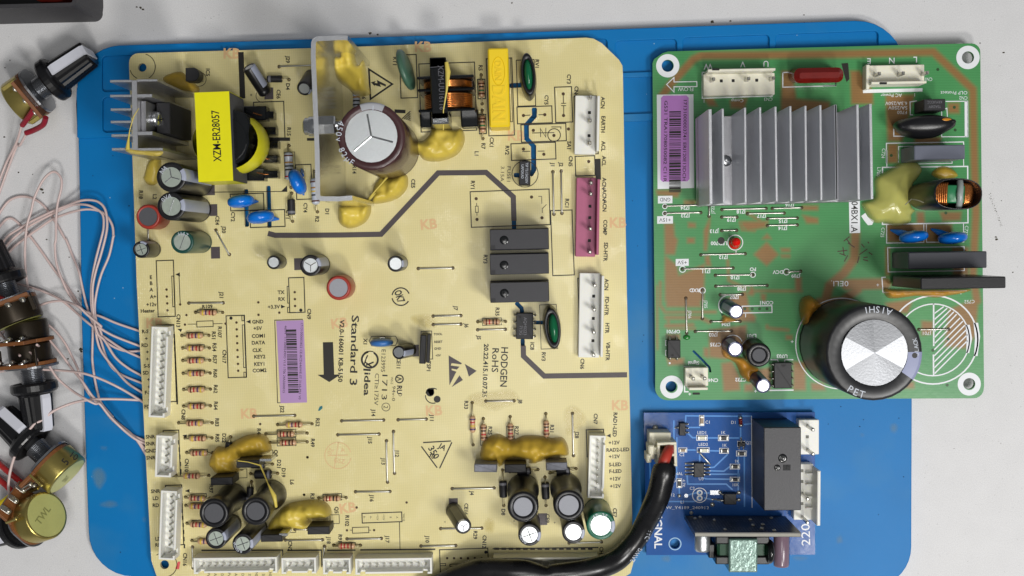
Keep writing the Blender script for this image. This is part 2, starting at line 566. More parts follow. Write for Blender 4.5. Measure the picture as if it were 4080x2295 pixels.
pks = [pocket(406, 224, 900, 366), pocket(408, 388, 900, 528)]
for x0, x1 in ((925, 1290), (1310, 1680), (1700, 2065), (2085, 2420)):
    y0 = 224 - (x0 - 406) * .035
    pks += [pocket(x0, y0, x1, y0 + 142), pocket(x0, y0 + 164, x1, y0 + 304)]
pks += [pocket(2452, 163, 2697, 290), pocket(2452, 310, 2697, 455), pocket(2721, 150, 3066, 280), pocket(3091, 137, 3500, 270), pocket(2721, 300, 3066, 440), pocket(3091, 290, 3500, 430)]
slab('pocket_tray', [ccw(wl(tray, ZR))] + [ccw(wl(p, ZR)) for p in pks], ZM + .001, ZR, m_mat, mat_t, .025)

m_res = mat('dried_residue', (150, 160, 112), .5, 0, .1, 3); thin_edges(m_res, 0, .22)
for i, (px, py, rx, ry) in enumerate(((395, 1900, 42, 60), (415, 1785, 26, 14), (430, 2010, 50, 22), (575, 2070, 14, 18), (3435, 1735, 18, 14), (3560, 1705, 26, 30), (3345, 2150, 24, 26), (3190, 2225, 46, 16), (2655, 2225, 34, 20), (3480, 1830, 12, 10))):
    blob('residue_stain', mat_t, [(px + rx * math.cos(6.2832 * k / 9) * (.8 + .35 * noise.noise(Vector((i, k, .3)))), py + ry * math.sin(6.2832 * k / 9) * (.8 + .35 * noise.noise(Vector((k, i, .7))))) for k in range(9)], .004, m_res, z0=ZM + .001, seed=60 + i, edge=.2, step=.09)
mb = MB(); rr = random.Random(11)
for (px, py, s) in ((514, 820, 4), (3426, 1700, 4), (3440, 1672, 3), (3581, 1666, 3), (2565, 1335, 3), (2560, 1360, 3), (2600, 1250, 2.5), (3300, 1690, 3), (420, 1100, 2.5), (402, 1540, 2.5), (2520, 800, 2.5), (2540, 980, 3), (3600, 1900, 3), (3500, 2050, 2.5), (3350, 1620, 2.5), (480, 2200, 3), (370, 700, 2.5), (450, 620, 2.5)):
    c = P((px, py), ZM); n = 6
    mb.add([(c.x + s * K * (.5 + .6 * rr.random()) * math.cos(6.283 * i / n), c.y + s * K * (.4 + .6 * rr.random()) * math.sin(6.283 * i / n), ZM + .003) for i in range(n)] + [(c.x, c.y, ZM + .02)], [(i, (i + 1) % n, n) for i in range(n)])
mb.build('lint_specks', mat('dark_lint', (14, 40, 66), .9), mat_t, kind='stuff')

# ------------------------------------------------------------------ black plastic case at the far left corner
m_case = mat('black_case_plastic', (58, 57, 60), .55, 0, .12, 14, .5, 18)
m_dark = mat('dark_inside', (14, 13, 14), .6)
zc = ZT + 2.4
cs = thing('plastic_case', 'dark grey open plastic case cut off by the top left corner', 'case', P((180, 20), ZT))
o_ = [(-260, -420), (352, -420), (403, -400), (412, 30)] + arc_px(378, 55, 32, 10, -85, 5) + [(-260, 103)]
ob = ccw(wl(o_, ZT)); ot = inset(ob, .09)
n = len(ob); mb = MB()
vv = [(x, y, ZT) for x, y in ob] + [(x, y, zc) for x, y in ot]
mb.add(vv, [(i, (i + 1) % n, n + (i + 1) % n, n + i) for i in range(n)])
it = inset(ot, .13); ib = inset(it, .12)
mb.add([(x, y, zc) for x, y in ot] + [(x, y, zc) for x, y in it] + [(x, y, ZT + .4) for x, y in ib],
       [(i, (i + 1) % n, n + (i + 1) % n, n + i) for i in range(n)] + [(n + i, n + (i + 1) % n, 2 * n + (i + 1) % n, 2 * n + i) for i in range(n)])
mb.build('case_wall', m_case, cs)
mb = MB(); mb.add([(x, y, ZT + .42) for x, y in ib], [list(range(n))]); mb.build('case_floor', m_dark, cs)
mb = MB(); q = P((215, -12), zc - .5); mb.rbox((q.x - .2, q.y + .25), 1.15, .8, ZT + .45, zc - .5, .3, .12); mb.build('red_button', mat('dark_red_plastic', (120, 34, 22), .4), cs)

# ------------------------------------------------------------------ the big cream board
m_pcb = mat('cream_laminate', (219, 207, 150), .34, 0, .03, .5, spec=.5)
N, L, b = nodes(m_pcb)
tc = N.new('ShaderNodeTexCoord'); mp = N.new('ShaderNodeMapping'); mp.inputs['Rotation'].default_value[2] = R2
L.new(tc.outputs['Object'], mp.inputs['Vector'])
hs = []
for ax in ('X', 'Y'):
    wv = N.new('ShaderNodeTexWave'); wv.wave_type = 'BANDS'; wv.bands_direction = ax; wv.inputs['Scale'].default_value = 4.6 if ax == 'X' else 5.4
    wv.inputs['Distortion'].default_value = .6; wv.inputs['Detail Scale'].default_value = 1.5
    L.new(mp.outputs[0], wv.inputs['Vector']); hs.append(wv)
mu = N.new('ShaderNodeMath'); mu.operation = 'ADD'; L.new(hs[0].outputs['Fac'], mu.inputs[0]); L.new(hs[1].outputs['Fac'], mu.inputs[1])
n3 = N.new('ShaderNodeTexNoise'); n3.inputs['Scale'].default_value = 1.1; n3.inputs['Detail'].default_value = 4; L.new(tc.outputs['Object'], n3.inputs['Vector'])
mr = N.new('ShaderNodeMapRange'); mr.inputs[1].default_value = .35; mr.inputs[2].default_value = .65; mr.inputs[3].default_value = .35; mr.inputs[4].default_value = 1.0
L.new(n3.outputs['Fac'], mr.inputs[0])
n4 = N.new('ShaderNodeTexNoise'); n4.inputs['Scale'].default_value = 7; n4.inputs['Detail'].default_value = 5; L.new(tc.outputs['Object'], n4.inputs['Vector'])
ma = N.new('ShaderNodeMath'); ma.operation = 'MULTIPLY_ADD'; ma.inputs[1].default_value = .9; L.new(n4.outputs['Fac'], ma.inputs[0]); L.new(mu.outputs[0], ma.inputs[2])
bp = N.new('ShaderNodeBump'); bp.inputs['Distance'].default_value = .018
L.new(mr.outputs[0], bp.inputs['Strength']); L.new(ma.outputs[0], bp.inputs['Height']); L.new(bp.outputs[0], b.inputs['Coat Normal'])
b.inputs['Coat Weight'].default_value = .9; b.inputs['Coat Roughness'].default_value = .13; b.inputs['Specular IOR Level'].default_value = .3
mx = N.new('ShaderNodeMix'); mx.data_type = 'RGBA'; mx.blend_type = 'MULTIPLY'; mx.inputs[0].default_value = .06
L.new(b.inputs['Base Color'].links[0].from_socket, mx.inputs[6]); L.new(mu.outputs[0], mx.inputs[7]); L.new(mx.outputs[2], b.inputs['Base Color'])
mr2 = N.new('ShaderNodeMapRange'); mr2.inputs[3].default_value = .30; mr2.inputs[4].default_value = .17; L.new(n3.outputs['Fac'], mr2.inputs[0]); L.new(mr2.outputs[0], b.inputs['Roughness'])

BT = -.16
main = thing('circuit_board', 'largest board, cream yellow laminate crowded with capacitors, resistors and white connectors', 'circuit board', P((1530, 1240), BT))
outline = [(514, 262)] + arc_px(552, 250, 38, 180, 93, 5) + [(1400, 187), (2335, 150), (2365, 154), (2398, 172), (2466, 238), (2480, 262), (2482, 300), (2489, 700), (2498, 1183), (2510, 1638), (2521, 2172), (2523, 2245), (2512, 2284), (2482, 2303), (1500, 2322), (680, 2338), (640, 2328), (622, 2290), (603, 2233), (574, 1695), (545, 1138), (531, 724)]


def slot(pts, w):
    """capsule-chain outline of a milled slot in pixels"""
    l = []; r = []; n = len(pts)
    for i, p in enumerate(pts):
        a = Vector(pts[max(i - 1, 0)]); c = Vector(pts[min(i + 1, n - 1)]); d = (c - a).normalized(); nn = Vector((-d.y, d.x)) * w / 2
        p = Vector(p)
        if i == 0: r += [p - d * w * .3 + nn * .7]; l += [p - d * w * .3 - nn * .7]
        r.append(p + nn); l.append(p - nn)
        if i == n - 1: r += [p + d * w * .3 + nn * .7]; l += [p + d * w * .3 - nn * .7]
    return [tuple(q) for q in r + l[::-1]]


def chole(p, r, n=14): return [(p[0] + r * math.cos(6.2832 * i / n), p[1] + r * math.sin(6.2832 * i / n)) for i in range(n)]


holes = [chole(A2(403, 408), 17), chole(D1(376, 1340), 18),
         slot([A4(795, 808), A4(795, 875), A4(718, 962), A4(720, 1092), A4(787, 1165), A4(788, 1395), A4(760, 1436)], 21),
         slot([B3(760, 215), B3(700, 240), B3(610, 236)], 18),
         slot([A4(570, 582), A4(690, 575)], 20),
         slot([B1(1160, 385), B1(1168, 720)], 18), slot([B1(1375, 352), B1(1385, 730)], 18),
         slot([B3(598, 672), B3(600, 760)], 18), slot([C3(625, 262), C3(672, 310), C3(676, 345)], 17),
         slot([C3(795, 447), C3(885, 447)], 15), slot([C3(682, 615), C3(683, 668)], 17)]
plate('laminate', [ccw(wl(outline, 0))] + [ccw(wl(h, 0)) for h in holes], BT, 0, m_pcb, main)

# the green board: laminate with copper seen through the mask
m_grn = mat('green_mask', (60, 140, 78), .30, 0, .05, 1)
N, L, b = nodes(m_grn)
at = N.new('ShaderNodeAttribute'); at.attribute_name = 'copper'
tc = N.new('ShaderNodeTexCoord')
wv = N.new('ShaderNodeTexWave'); wv.bands_direction = 'Y'; wv.inputs['Scale'].default_value = 3.4; wv.inputs['Distortion'].default_value = 1.0
L.new(tc.outputs['Object'], wv.inputs['Vector'])
n1 = N.new('ShaderNodeTexNoise'); n1.inputs['Scale'].default_value = .35; n1.inputs['Detail'].default_value = 2; L.new(tc.outputs['Object'], n1.inputs['Vector'])
g1 = N.new('ShaderNodeMix'); g1.data_type = 'RGBA'
g1.inputs[6].default_value = tuple(lin(c) for c in (50, 130, 74)) + (1,); g1.inputs[7].default_value = tuple(lin(c) for c in (92, 158, 98)) + (1,); L.new(n1.outputs['Fac'], g1.inputs[0])
g2 = N.new('ShaderNodeMix'); g2.data_type = 'RGBA'; g2.inputs[7].default_value = tuple(lin(c) for c in (152, 98, 58)) + (1,)
L.new(g1.outputs[2], g2.inputs[6]); L.new(at.outputs['Fac'], g2.inputs[0])
g3 = N.new('ShaderNodeMix'); g3.data_type = 'RGBA'; g3.blend_type = 'MULTIPLY'; g3.inputs[0].default_value = .10
L.new(g2.outputs[2], g3.inputs[6]); L.new(wv.outputs['Color'], g3.inputs[7]); L.new(g3.outputs[2], b.inputs['Base Color'])
n5 = N.new('ShaderNodeTexNoise'); n5.inputs['Scale'].default_value = 5; n5.inputs['Detail'].default_value = 4; L.new(tc.outputs['Object'], n5.inputs['Vector'])
bp = N.new('ShaderNodeBump'); bp.inputs['Strength'].default_value = .12; bp.inputs['Distance'].default_value = .02; L.new(n5.outputs['Fac'], bp.inputs['Height']); L.new(bp.outputs[0], b.inputs['Normal'])

green = thing('circuit_board', 'green board with ribbed aluminium heatsink and one huge black capacitor', 'circuit board', P((3255, 890), BT))
g_out = [(2600, 252), (2606, 236), (2640, 212), (2662, 205), (3000, 195), (3500, 182), (3860, 173)] + arc_px(3872, 207, 34, 92, 0, 5) + [(3911, 700), (3917, 1200), (3921, 1540)] + arc_px(3880, 1547, 40, 0, -90, 5) + [(3400, 1589), (2672, 1595)] + arc_px(2660, 1545, 50, 270, 188, 5) + [(2611, 1480), (2604, 800)]
g_holes = [chole(E1(240, 513), 24, 18), chole(E2(1390, 432), 25, 18), chole(E5(275, 1062), 22, 18), chole(E6(1838, 1153), 24, 18), slot([E5(490, 722), E5(560, 790), E5(645, 880), E5(652, 920)], 9)]
gl = [ccw(wl(g_out, 0))] + [ccw(wl(h, 0)) for h in g_holes]
cop = []   # (kind, pixel polygon or polyline, width)
line_ = lambda w, *p: cop.append(('l', p, w))
poly_ = lambda *p: cop.append(('p', p, 0))
line_(30, E1(190, 800), E1(280, 680), E1(490, 450), E1(560, 415), E1(1932, 400), E2(1060, 380), E2(1250, 560), E2(1440, 740), E2(1455, 1449), E4(1470, 600), E4(1450, 1000), E4(1440, 1200), E4(1480, 1449))
poly_(E1(1340, 560), E1(1440, 560), E1(1480, 830), E1(1800, 860), E1(1800, 1000), E1(1330, 1000))
poly_(E2(260, 560), E2(350, 560), E2(480, 760), E2(480, 880), E2(270, 880))
poly_(E1(590, 830), E1(680, 820), E1(720, 900), E1(640, 900)); poly_(E1(840, 850), E1(1010, 820), E1(980, 930), E1(850, 920))
poly_(E2(600, 790), E2(880, 790), E2(860, 860), E2(760, 1240), E2(620, 1240)); poly_(E2(880, 1190), E2(1140, 1200), E2(1110, 1270), E2(880, 1270))
poly_(E2(1200, 870), E2(1310, 870), E2(1310, 970), E2(1200, 970)); poly_(E2(620, 1260), E2(720, 1260), E2(720, 1449), E2(620, 1449))
poly_(E4(600, 700), E4(1240, 710), E4(1230, 900), E4(620, 880)); poly_(E4(1120, 590), E4(1330, 590), E4(1320, 670), E4(1150, 680)); poly_(E4(900, 590), E4(970, 590), E4(980, 720), E4(900, 720))
poly_(E4(1240, 930), E4(1400, 930), E4(1400, 1200), E4(1250, 1200)); poly_(E4(600, 930), E4(640, 930), E4(640, 1200), E4(600, 1200))
line_(36, E4(310, 800), E4(300, 1040), E4(200, 1180), E4(60, 1300), E3(1760, 1449)); line_(44, E4(230, 1290), E4(600, 1280)); line_(34, E4(340, 1330), E4(180, 1449), E6(400, 370))
poly_(E6(1030, 380), E6(1300, 340), E6(1250, 480), E6(1080, 470)); poly_(E6(1380, 550), E6(1500, 560), E6(1480, 680), E6(1380, 690))
poly_(E6(1640, 440), E6(1930, 330), E6(1900, 700), E6(1800, 820), E6(1600, 800)); poly_(E6(1200, 1140), E6(1310, 1140), E6(1310, 1200), E6(1200, 1200))
poly_(E3(130, 380), E3(370, 380), E3(340, 450), E3(140, 430)); poly_(E3(400, 480), E3(520, 480), E3(500, 520), E3(400, 520)); poly_(E3(210, 700), E3(300, 700), E3(310, 820), E3(340, 860), E3(310, 1000), E3(215, 1000))
poly_(E3(1540, 530), E3(1690, 530), E3(1690, 575), E3(1540, 575)); poly_(E3(1540, 620), E3(1690, 650), E3(1690, 700), E3(1580, 700))
poly_(E3(440, 690), E3(510, 700), E3(510, 740), E3(440, 740)); poly_(E3(590, 770), E3(650, 640), E3(650, 700), E3(620, 960), E3(590, 960)); poly_(E3(430, 840), E3(500, 840), E3(500, 890), E3(430, 890))
poly_(E3(1070, 1000), E3(1195, 880), E3(1310, 1000), E3(1195, 1110)); poly_(E3(1200, 800), E3(1240, 850), E3(1150, 850)); poly_(E3(1330, 940), E3(1420, 940), E3(1420, 975), E3(1340, 975)); poly_(E3(1330, 1000), E3(1420, 1000), E3(1420, 1030), E3(1340, 1030))
poly_(E3(960, 680), E3(1190, 680), E3(1190, 740), E3(1010, 770), E3(950, 720)); line_(8, E3(940, 690), E3(960, 760), E3(1080, 770)); line_(9, E3(1010, 600), E3(1150, 690), E3(1200, 690))
poly_(E3(215, 1010), E3(330, 1100), E3(350, 1200), E3(600, 1090), E3(590, 1449), E3(215, 1449)); poly_(E5(215, 90), E5(560, 60), E5(560, 300), E5(230, 300))
poly_(E3(1470, 1220), E3(1530, 1220), E3(1530, 1360), E3(1470, 1360)); line_(9, E3(1530, 1350), E3(1050, 1350), E3(1050, 1310)); line_(9, E3(820, 1060), E3(830, 1250), E3(1000, 1330)); poly_(E3(600, 1020), E3(640, 1000), E3(660, 1110), E3(610, 1110))
line_(10, E5(170, 60), E5(170, 280), E5(220, 350), E5(700, 345)); line_(8, E5(140, 100), E5(140, 700)); line_(14, E5(230, 400), E5(560, 400), E5(640, 440)); line_(14, E5(230, 480), E5(480, 470)); line_(9, E5(250, 420), E5(250, 500), E5(500, 505))
poly_(E5(640, 520), E5(1000, 470), E5(1000, 640), E5(800, 800), E5(640, 780)); poly_(E5(590, 690), E5(640, 690), E5(640, 790), E5(590, 770)); poly_(E5(760, 260), E5(840, 210), E5(1000, 140), E5(1030, 330), E5(1090, 390), E5(1080, 440), E5(900, 440), E5(780, 300))
poly_(E5(760, 840), E5(860, 820), E5(930, 960), E5(940, 1100), E5(780, 1110)); poly_(E5(1100, 900), E5(1230, 880), E5(1230, 1100), E5(1120, 1000)); poly_(E5(1450, 820), E5(1570, 830), E5(1570, 1100), E5(1450, 1100)); poly_(E5(1620, 1030), E5(1740, 1030), E5(1760, 1100), E5(1630, 1100)); poly_(E5(980, 1040), E5(1060, 1030), E5(1070, 1110), E5(980, 1110))
poly_(E5(230, 780), E5(400, 790), E5(400, 850), E5(250, 860)); poly_(E5(230, 560), E5(360, 560), E5(360, 610), E5(240, 610)); poly_(E5(1140, 160), E5(1190, 180), E5(1180, 260), E5(1140, 220)); line_(10, E5(1200, 480), E5(1200, 500), E5(1400, 520)); poly_(E5(1380, 570), E5(1440, 570), E5(1440, 610), E5(1380, 610)); poly_(E5(1050, 100), E5(1090, 150), E5(1060, 190), E5(1000, 180))
va, fa = cdt(gl, .062)
val = np.zeros(len(va))
for kd, pts, wd in cop:
    q = [tuple(P(p, 0).xy) for p in pts]
    if kd == 'p': d = dist_poly(va[:, 0], va[:, 1], q)
    else:
        d = np.full(len(va), 1e9)
        for (x1, y1), (x2, y2) in zip(q[:-1], q[1:]):
            dx, dy = x2 - x1, y2 - y1; t = np.clip(((va[:, 0] - x1) * dx + (va[:, 1] - y1) * dy) / (dx * dx + dy * dy), 0, 1)
            d = np.minimum(d, np.hypot(va[:, 0] - x1 - t * dx, va[:, 1] - y1 - t * dy))
        d = wd * K / 2 - d
    val = np.maximum(val, np.clip(d / .13 + .5, 0, 1) * .82)
mb = MB(); nv = len(va)
mb.add([(x, y, 0) for x, y in va], [list(t) for t in fa])
k = 0; base = len(mb.v)
for lp in gl:
    n = len(lp); mb.add([(x, y, 0) for x, y in lp] + [(x, y, BT) for x, y in lp], [(i, n + i, n + (i + 1) % n, (i + 1) % n) for i in range(n)])
o = mb.build('laminate', m_grn, green)
at_ = o.data.attributes.new('copper', 'FLOAT', 'POINT')
at_.data.foreach_set('value', np.concatenate([val, np.full(len(o.data.vertices) - nv, .1)]).astype(np.float32))

# the small blue board
m_blu = mat('blue_mask', (30, 82, 152), .16, 0, .2, .7, .2, 2.5, spec=.5)
blue = thing('circuit_board', 'smallest board, blue, with black relay and upright dark module', 'circuit board', P((2905, 1928), BT))
b_out = [E7(135, 93), E7(1557, 89), E7(1558, 1272), E7(158, 1275)]
ZB = -.16
plate('laminate', [ccw(wl(b_out, ZB)), ccw(wl(chole(E7(395, 1182), 19, 18), ZB)), ccw(wl(slot([E7(482, 965), E7(540, 962)], 16), ZB))], ZB - .16, ZB, m_blu, blue)
# ------------------------------------------------------------------ ink on the cream board
INK, DGR, RED, WHT, TEAL, BRN, PNK = range(7)
m_ink = mat('black_ink', (26, 23, 18), .45, 0, .2, 30)
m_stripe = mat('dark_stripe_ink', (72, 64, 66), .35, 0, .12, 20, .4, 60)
m_redink = mat('faded_red_ink', (216, 178, 130), .45, 0, .03, 12)
m_white = mat('white_ink', (225, 228, 232), .45, 0, .05, 20)
m_teal = mat('teal_ink', (20, 110, 120), .4)
m_hole = mat('brown_hole', (70, 48, 22), .5)
m_pink = mat('pink_ink', (214, 90, 90), .45)
pm = MB()
L_, R_, TT = pm.line, pm.ring, (lambda s, p, h, ang=-92, **k: T(pm, s, p, h, ang, **k))


def rect(c, x0, y0, x1, y1, wpx=4, mi=INK, rot=True):
    sl = math.tan(R2) if rot else 0
    cx, cy = (x0 + x1) / 2, (y0 + y1) / 2
    pts = [c(x + (y - cy) * sl, y - (x - cx) * sl) for x, y in ((x0, y0), (x1, y0), (x1, y1), (x0, y1))]
    pm.line(pts, wpx, mi=mi, closed=True)


# isolation stripes
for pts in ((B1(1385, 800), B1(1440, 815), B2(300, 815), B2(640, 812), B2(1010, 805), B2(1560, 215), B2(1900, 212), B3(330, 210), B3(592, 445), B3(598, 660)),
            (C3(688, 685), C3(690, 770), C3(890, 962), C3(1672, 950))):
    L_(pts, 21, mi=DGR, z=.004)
L_([A2(1352, 275), A2(1368, 690)], 22, z=.004); L_([A2(1600, 1097), A2(1815, 1098)], 14, z=.004); L_([A3(305, 1100), A3(520, 1098)], 11, z=.004); L_([A3(1150, 828), A3(1235, 832)], 14, z=.004)  # black strips in place of milled slots, the shade inside put into the colour
pm.ring(A2(405, 400), 51, 3, n=24, a0=-60, a1=75); pm.ring(A2(405, 400), 51, 3, n=14, a0=195, a1=245); pm.ring(D1(376, 1340), 50, 3, a0=-70, a1=130); pm.ring(F_(1960, 860), 50, 2, a0=40, a1=150)
# warning triangle with flash
tri = [A3(893, 425), A3(1118, 568), A3(908, 712)]; L_(tri, 7, closed=True)
pm.poly([A3(912, 550), A3(960, 538), A3(948, 556), A3(975, 560), A3(970, 528), A3(1058, 572), A3(1055, 592), A3(1000, 568), A3(1010, 596), A3(950, 578), A3(948, 588)])
# electrostatic triangle
pm.poly([C2(1660, 763), C2(1788, 838), C2(1780, 850), C2(1690, 838), C2(1680, 860), C2(1765, 872), C2(1740, 900), C2(1690, 890), C2(1690, 905), C2(1735, 920), C2(1668, 1052)], mi=DGR, z=.005)
pm.poly([C2(1815, 845), C2(1930, 912), C2(1855, 968), C2(1835, 900)], mi=DGR, z=.005); pm.poly([C2(1765, 955), C2(1798, 1000), C2(1690, 1068)], mi=DGR, z=.005)
# big arrow
pm.poly([C2(450, 637), C2(548, 635), C2(560, 948), C2(622, 946), C2(512, 1020), C2(398, 950), C2(458, 948)], mi=INK, z=.005)
# maker's mark: crescent ring with a flowing letter, then the name
pm.ring(C2(902, 805), 32, 8, a0=100, a1=420, n=34, mi=INK); pm.ring(C2(902, 805), 34, 4, a0=60, a1=130, n=12)
L_([C2(848, 850), C2(868, 790), C2(880, 765)], 5); L_([C2(870, 855), C2(935, 830)], 6); L_([C2(860, 830), C2(925, 878)], 6)
TT('idea', C2(878, 1040), 25, bold=.02, ln=93); L_([C2(845, 900), C2(905, 905)], 8)
TT('Standard 3', C2(755, 715), 30, ln=280, bold=.015); TT('V2.0-160601 KB-5150', C2(627, 720), 18, ln=250, bold=.03)
TT('E123995', C2(1033, 815), 17, ln=90); TT('CTI\u2265175V', C2(968, 1090), 17, ln=128); TT('94v-0', C2(1133, 1130), 13, ln=60); TT('WS-2', C2(1115, 1005), 9); TT('1713', C2(1045, 1070), 22, ln=100); TT('RU', C2(1188, 1095), 20, bold=.03, ln=34); pm.ring(C2(1195, 1140), 6, 2)
pm.ring(C2(1187, 990), 15, 5); L_([C2(1165, 975), C2(1205, 990), C2(1170, 1003)], 4)
pm.ring(C2(1057, 1260), 16, 2.5); TT('2', C2(1057, 1260), 18)
TT('HODGEN', C3(505, 875), 28, ln=158, bold=.015); TT('RoHS', C3(420, 810), 27, ln=96, bold=.01); TT('20.22.415.10.07.35', C3(325, 910), 18, ln=215, bold=.03)
# reference names
for s, p in (('J29', A2(1805, 330)), ('IC5', A2(1035, 455)), ('D4', A2(1805, 592)), ('CE6', A2(1715, 665)), ('R15', A2(1815, 1025)), ('RT1', A3(1145, 345)), ('R6', A3(845, 685)), ('R14', A3(755, 1390)),
             ('R5', A4(278, 412)), ('RV1', A4(822, 370)), ('CY3', A4(1128, 520)), ('CY5', A4(912, 720)), ('CN4', A4(1200, 640)), ('CX1', A4(385, 1125)), ('R7', A4(305, 1165)), ('RV2', A4(535, 1205)), ('SA1', A4(1130, 1155)),
             ('L1', A4(240, 1235)), ('CN5', A4(1145, 1310)), ('J1', A4(973, 1340)), ('J2', A4(1053, 1340)), ('R18', B1(150, 425)), ('L2', B1(282, 445)), ('CE4', B1(885, 672)), ('J20', B1(948, 760)), ('CY2', B1(1035, 637)), ('CY1', B1(1563, 612)),
             ('CY4', B1(1732, 550)), ('R2', B1(1845, 660)), ('D1', B2(493, 585)), ('CE5', B2(1320, 317)), ('RY1', B3(203, 330)), ('RC1', B3(1110, 505)), ('RY3', B3(325, 1045)), ('J21', C1(925, 180)), ('CN13', C1(510, 430)), ('CN9', C1(1768, 365)),
             ('R107', C1(908, 540)), ('R51', C1(850, 570)), ('R54', C1(857, 685)), ('R57', C1(860, 803)), ('R60', C1(865, 937)), ('R62', C1(868, 1088)), ('R64', C1(870, 1248)), ('R83', C1(882, 1408)), ('CN17', C1(952, 775)), ('CN8', C1(558, 1332)),
             ('J22', C1(1510, 1280)), ('R52', C1(1850, 1408)), ('X1', C2(860, 628)), ('CE11', C2(1180, 835)), ('TSP1', C2(1470, 865)), ('J7', C2(1730, 308)), ('J6', C2(1833, 475)), ('J14', C2(938, 1315)), ('J11', C2(1500, 1362)),
             ('R35', C3(440, 343)), ('J5', C3(262, 590)), ('IC8', C3(775, 675)), ('RV3', C3(885, 775)), ('CN6', C3(1257, 845)), ('J8', C3(660, 1205)), ('R33', C3(140, 1240)), ('CN7', C3(1385, 1375)),
             ('R85', D1(885, 122)), ('D22', D1(950, 122)), ('R40', D1(1285, 70)), ('R49', D1(1803, 168)), ('Q8', D1(1448, 268)), ('D21', D1(1478, 370)), ('D19', D1(1522, 455)), ('L6', D1(1603, 547)), ('CN10', D1(590, 383)), ('R97', D1(825, 610)), ('CN16', D1(573, 1290)),
             ('R3', D1(1800, 680)), ('CN2', D1(1585, 1160)), ('J15', D2(905, 142)), ('J12', D2(1165, 270)), ('J13', D2(1033, 345)), ('J16', D2(922, 700)), ('Q5', D2(583, 815)), ('R102', D2(685, 918)), ('J18', D2(508, 1105)), ('R91', D2(618, 1085)), ('J17', D2(1072, 1095)),
             ('J4', D2(1885, 650)), ('CE16', D2(1830, 805)), ('J10', D2(1457, 1095)), ('R29', D3(228, 1055)), ('CN12', D3(315, 1120)), ('D8', D3(497, 835)), ('CE9', D3(922, 895)), ('CE7', D3(1570, 840)), ('CH3', D3(1440, 1215)), ('J28', D3(1205, 90)), ('R25', D3(370, 50)), ('R27', D3(625, 50)), ('R31', D3(965, 30))):
    TT(s, p, 15.5, bold=.03)
TT('FUSE1', B3(550, 225), 14, ln=60); TT('3.15A', B3(488, 225), 14, ln=60)
for s, p in (('ACN', A4(1455, 745)), ('EARTH', A4(1458, 955)), ('ACL', A4(1460, 1165)), ('ACL', B3(1465, 100)), ('ACN', B3(1468, 315)), ('ACN', B3(1470, 425)), ('ACN', B3(1472, 530)), ('COMP', B3(1477, 740)), ('SD-HTR', B3(1482, 975)), ('ACN', C3(1490, 80)), ('FD-HTR', C3(1492, 290)), ('HTR', C3(1497, 502)), ('VB-HTR', C3(1503, 725)), ('RAD1-LED', C3(1572, 1430))):
    TT(s, p, 15.5, bold=.03)
for s, p in (('E', C1(245, 10)), ('B', C1(248, 68)), ('A', C1(248, 130)), ('A+', C1(265, 197)), ('+12v', C1(250, 272)), ('Heater', C1(215, 333)), ('R-S', C1(190, 532)), ('+', C1(200, 600)), ('RD', C1(185, 665)), ('+', C1(210, 730)), ('+', C1(210, 798)), ('S-S', C1(205, 863)), ('SD', C1(195, 930)), ('+', C1(222, 995)), ('+', C1(226, 1065)), ('F-S', C1(215, 1120)), ('+', C1(232, 1190)), ('FD', C1(210, 1255)),
             ('SNR', D1(240, 108)), ('SNR', D1(240, 175)), ('GND', D1(245, 243)), ('SNR', D1(245, 310)), ('SNR', D1(290, 632)), ('LD', D1(290, 700)), ('RD', D1(292, 768)), ('LD', D1(315, 1090)), ('RD', D1(318, 1150)),
             ('TX', C1(1497, 155)), ('RX', C1(1503, 220)), ('+3.3V', C1(1428, 295)), ('GND', C1(1273, 438)), ('+5V', C1(1273, 502)), ('COM1', C1(1278, 575)), ('DATA', C1(1280, 640)), ('CLK', C1(1268, 712)), ('KEY2', C1(1292, 775)), ('KEY1', C1(1287, 845)), ('COM2', C1(1290, 907)),
             ('R109', C1(788, 292)), ('+12V', D3(1563, 165)), ('RAD2-LED', D3(1598, 233)), ('+12V', D3(1565, 298)), ('S-LED', D3(1572, 375)), ('F-LED', D3(1575, 440)), ('+12V', D3(1572, 512)), ('+12V', D3(1575, 583)), ('TOOL', C2(1558, 558)), ('RESET', C2(1562, 632)), ('GND', C2(1555, 697)), ('+5V', C2(1560, 763))):
    sm = p in (C2(1558, 558), C2(1562, 632), C2(1555, 697), C2(1560, 763))
    TT(s, p, 9 if sm else 14.5, 2, bold=.03)
TT('VALVE', D2(1230, 885), 8); [TT(s, D2(x, 885), 8) for s, x in (('A', 1165), ('B', 1103), ('+12V', 1037), ('+12V', 978), ('A-', 912), ('B-', 850))]
for i, x in enumerate(range(800, 1400, 66)): TT(('PV', 'AI', 'D', 'PV', 'AI', 'D', 'SI', 'ND', 'SI', 'ND')[i % 10], D1(x, 1438), 11)
TT('+', A2(1450, 672), 12, 0, bold=.03); TT('+', D2(1625, 928), 12, 0); TT('+', D3(990, 935), 12, 0); TT('+', D3(600, 920), 12, 0)
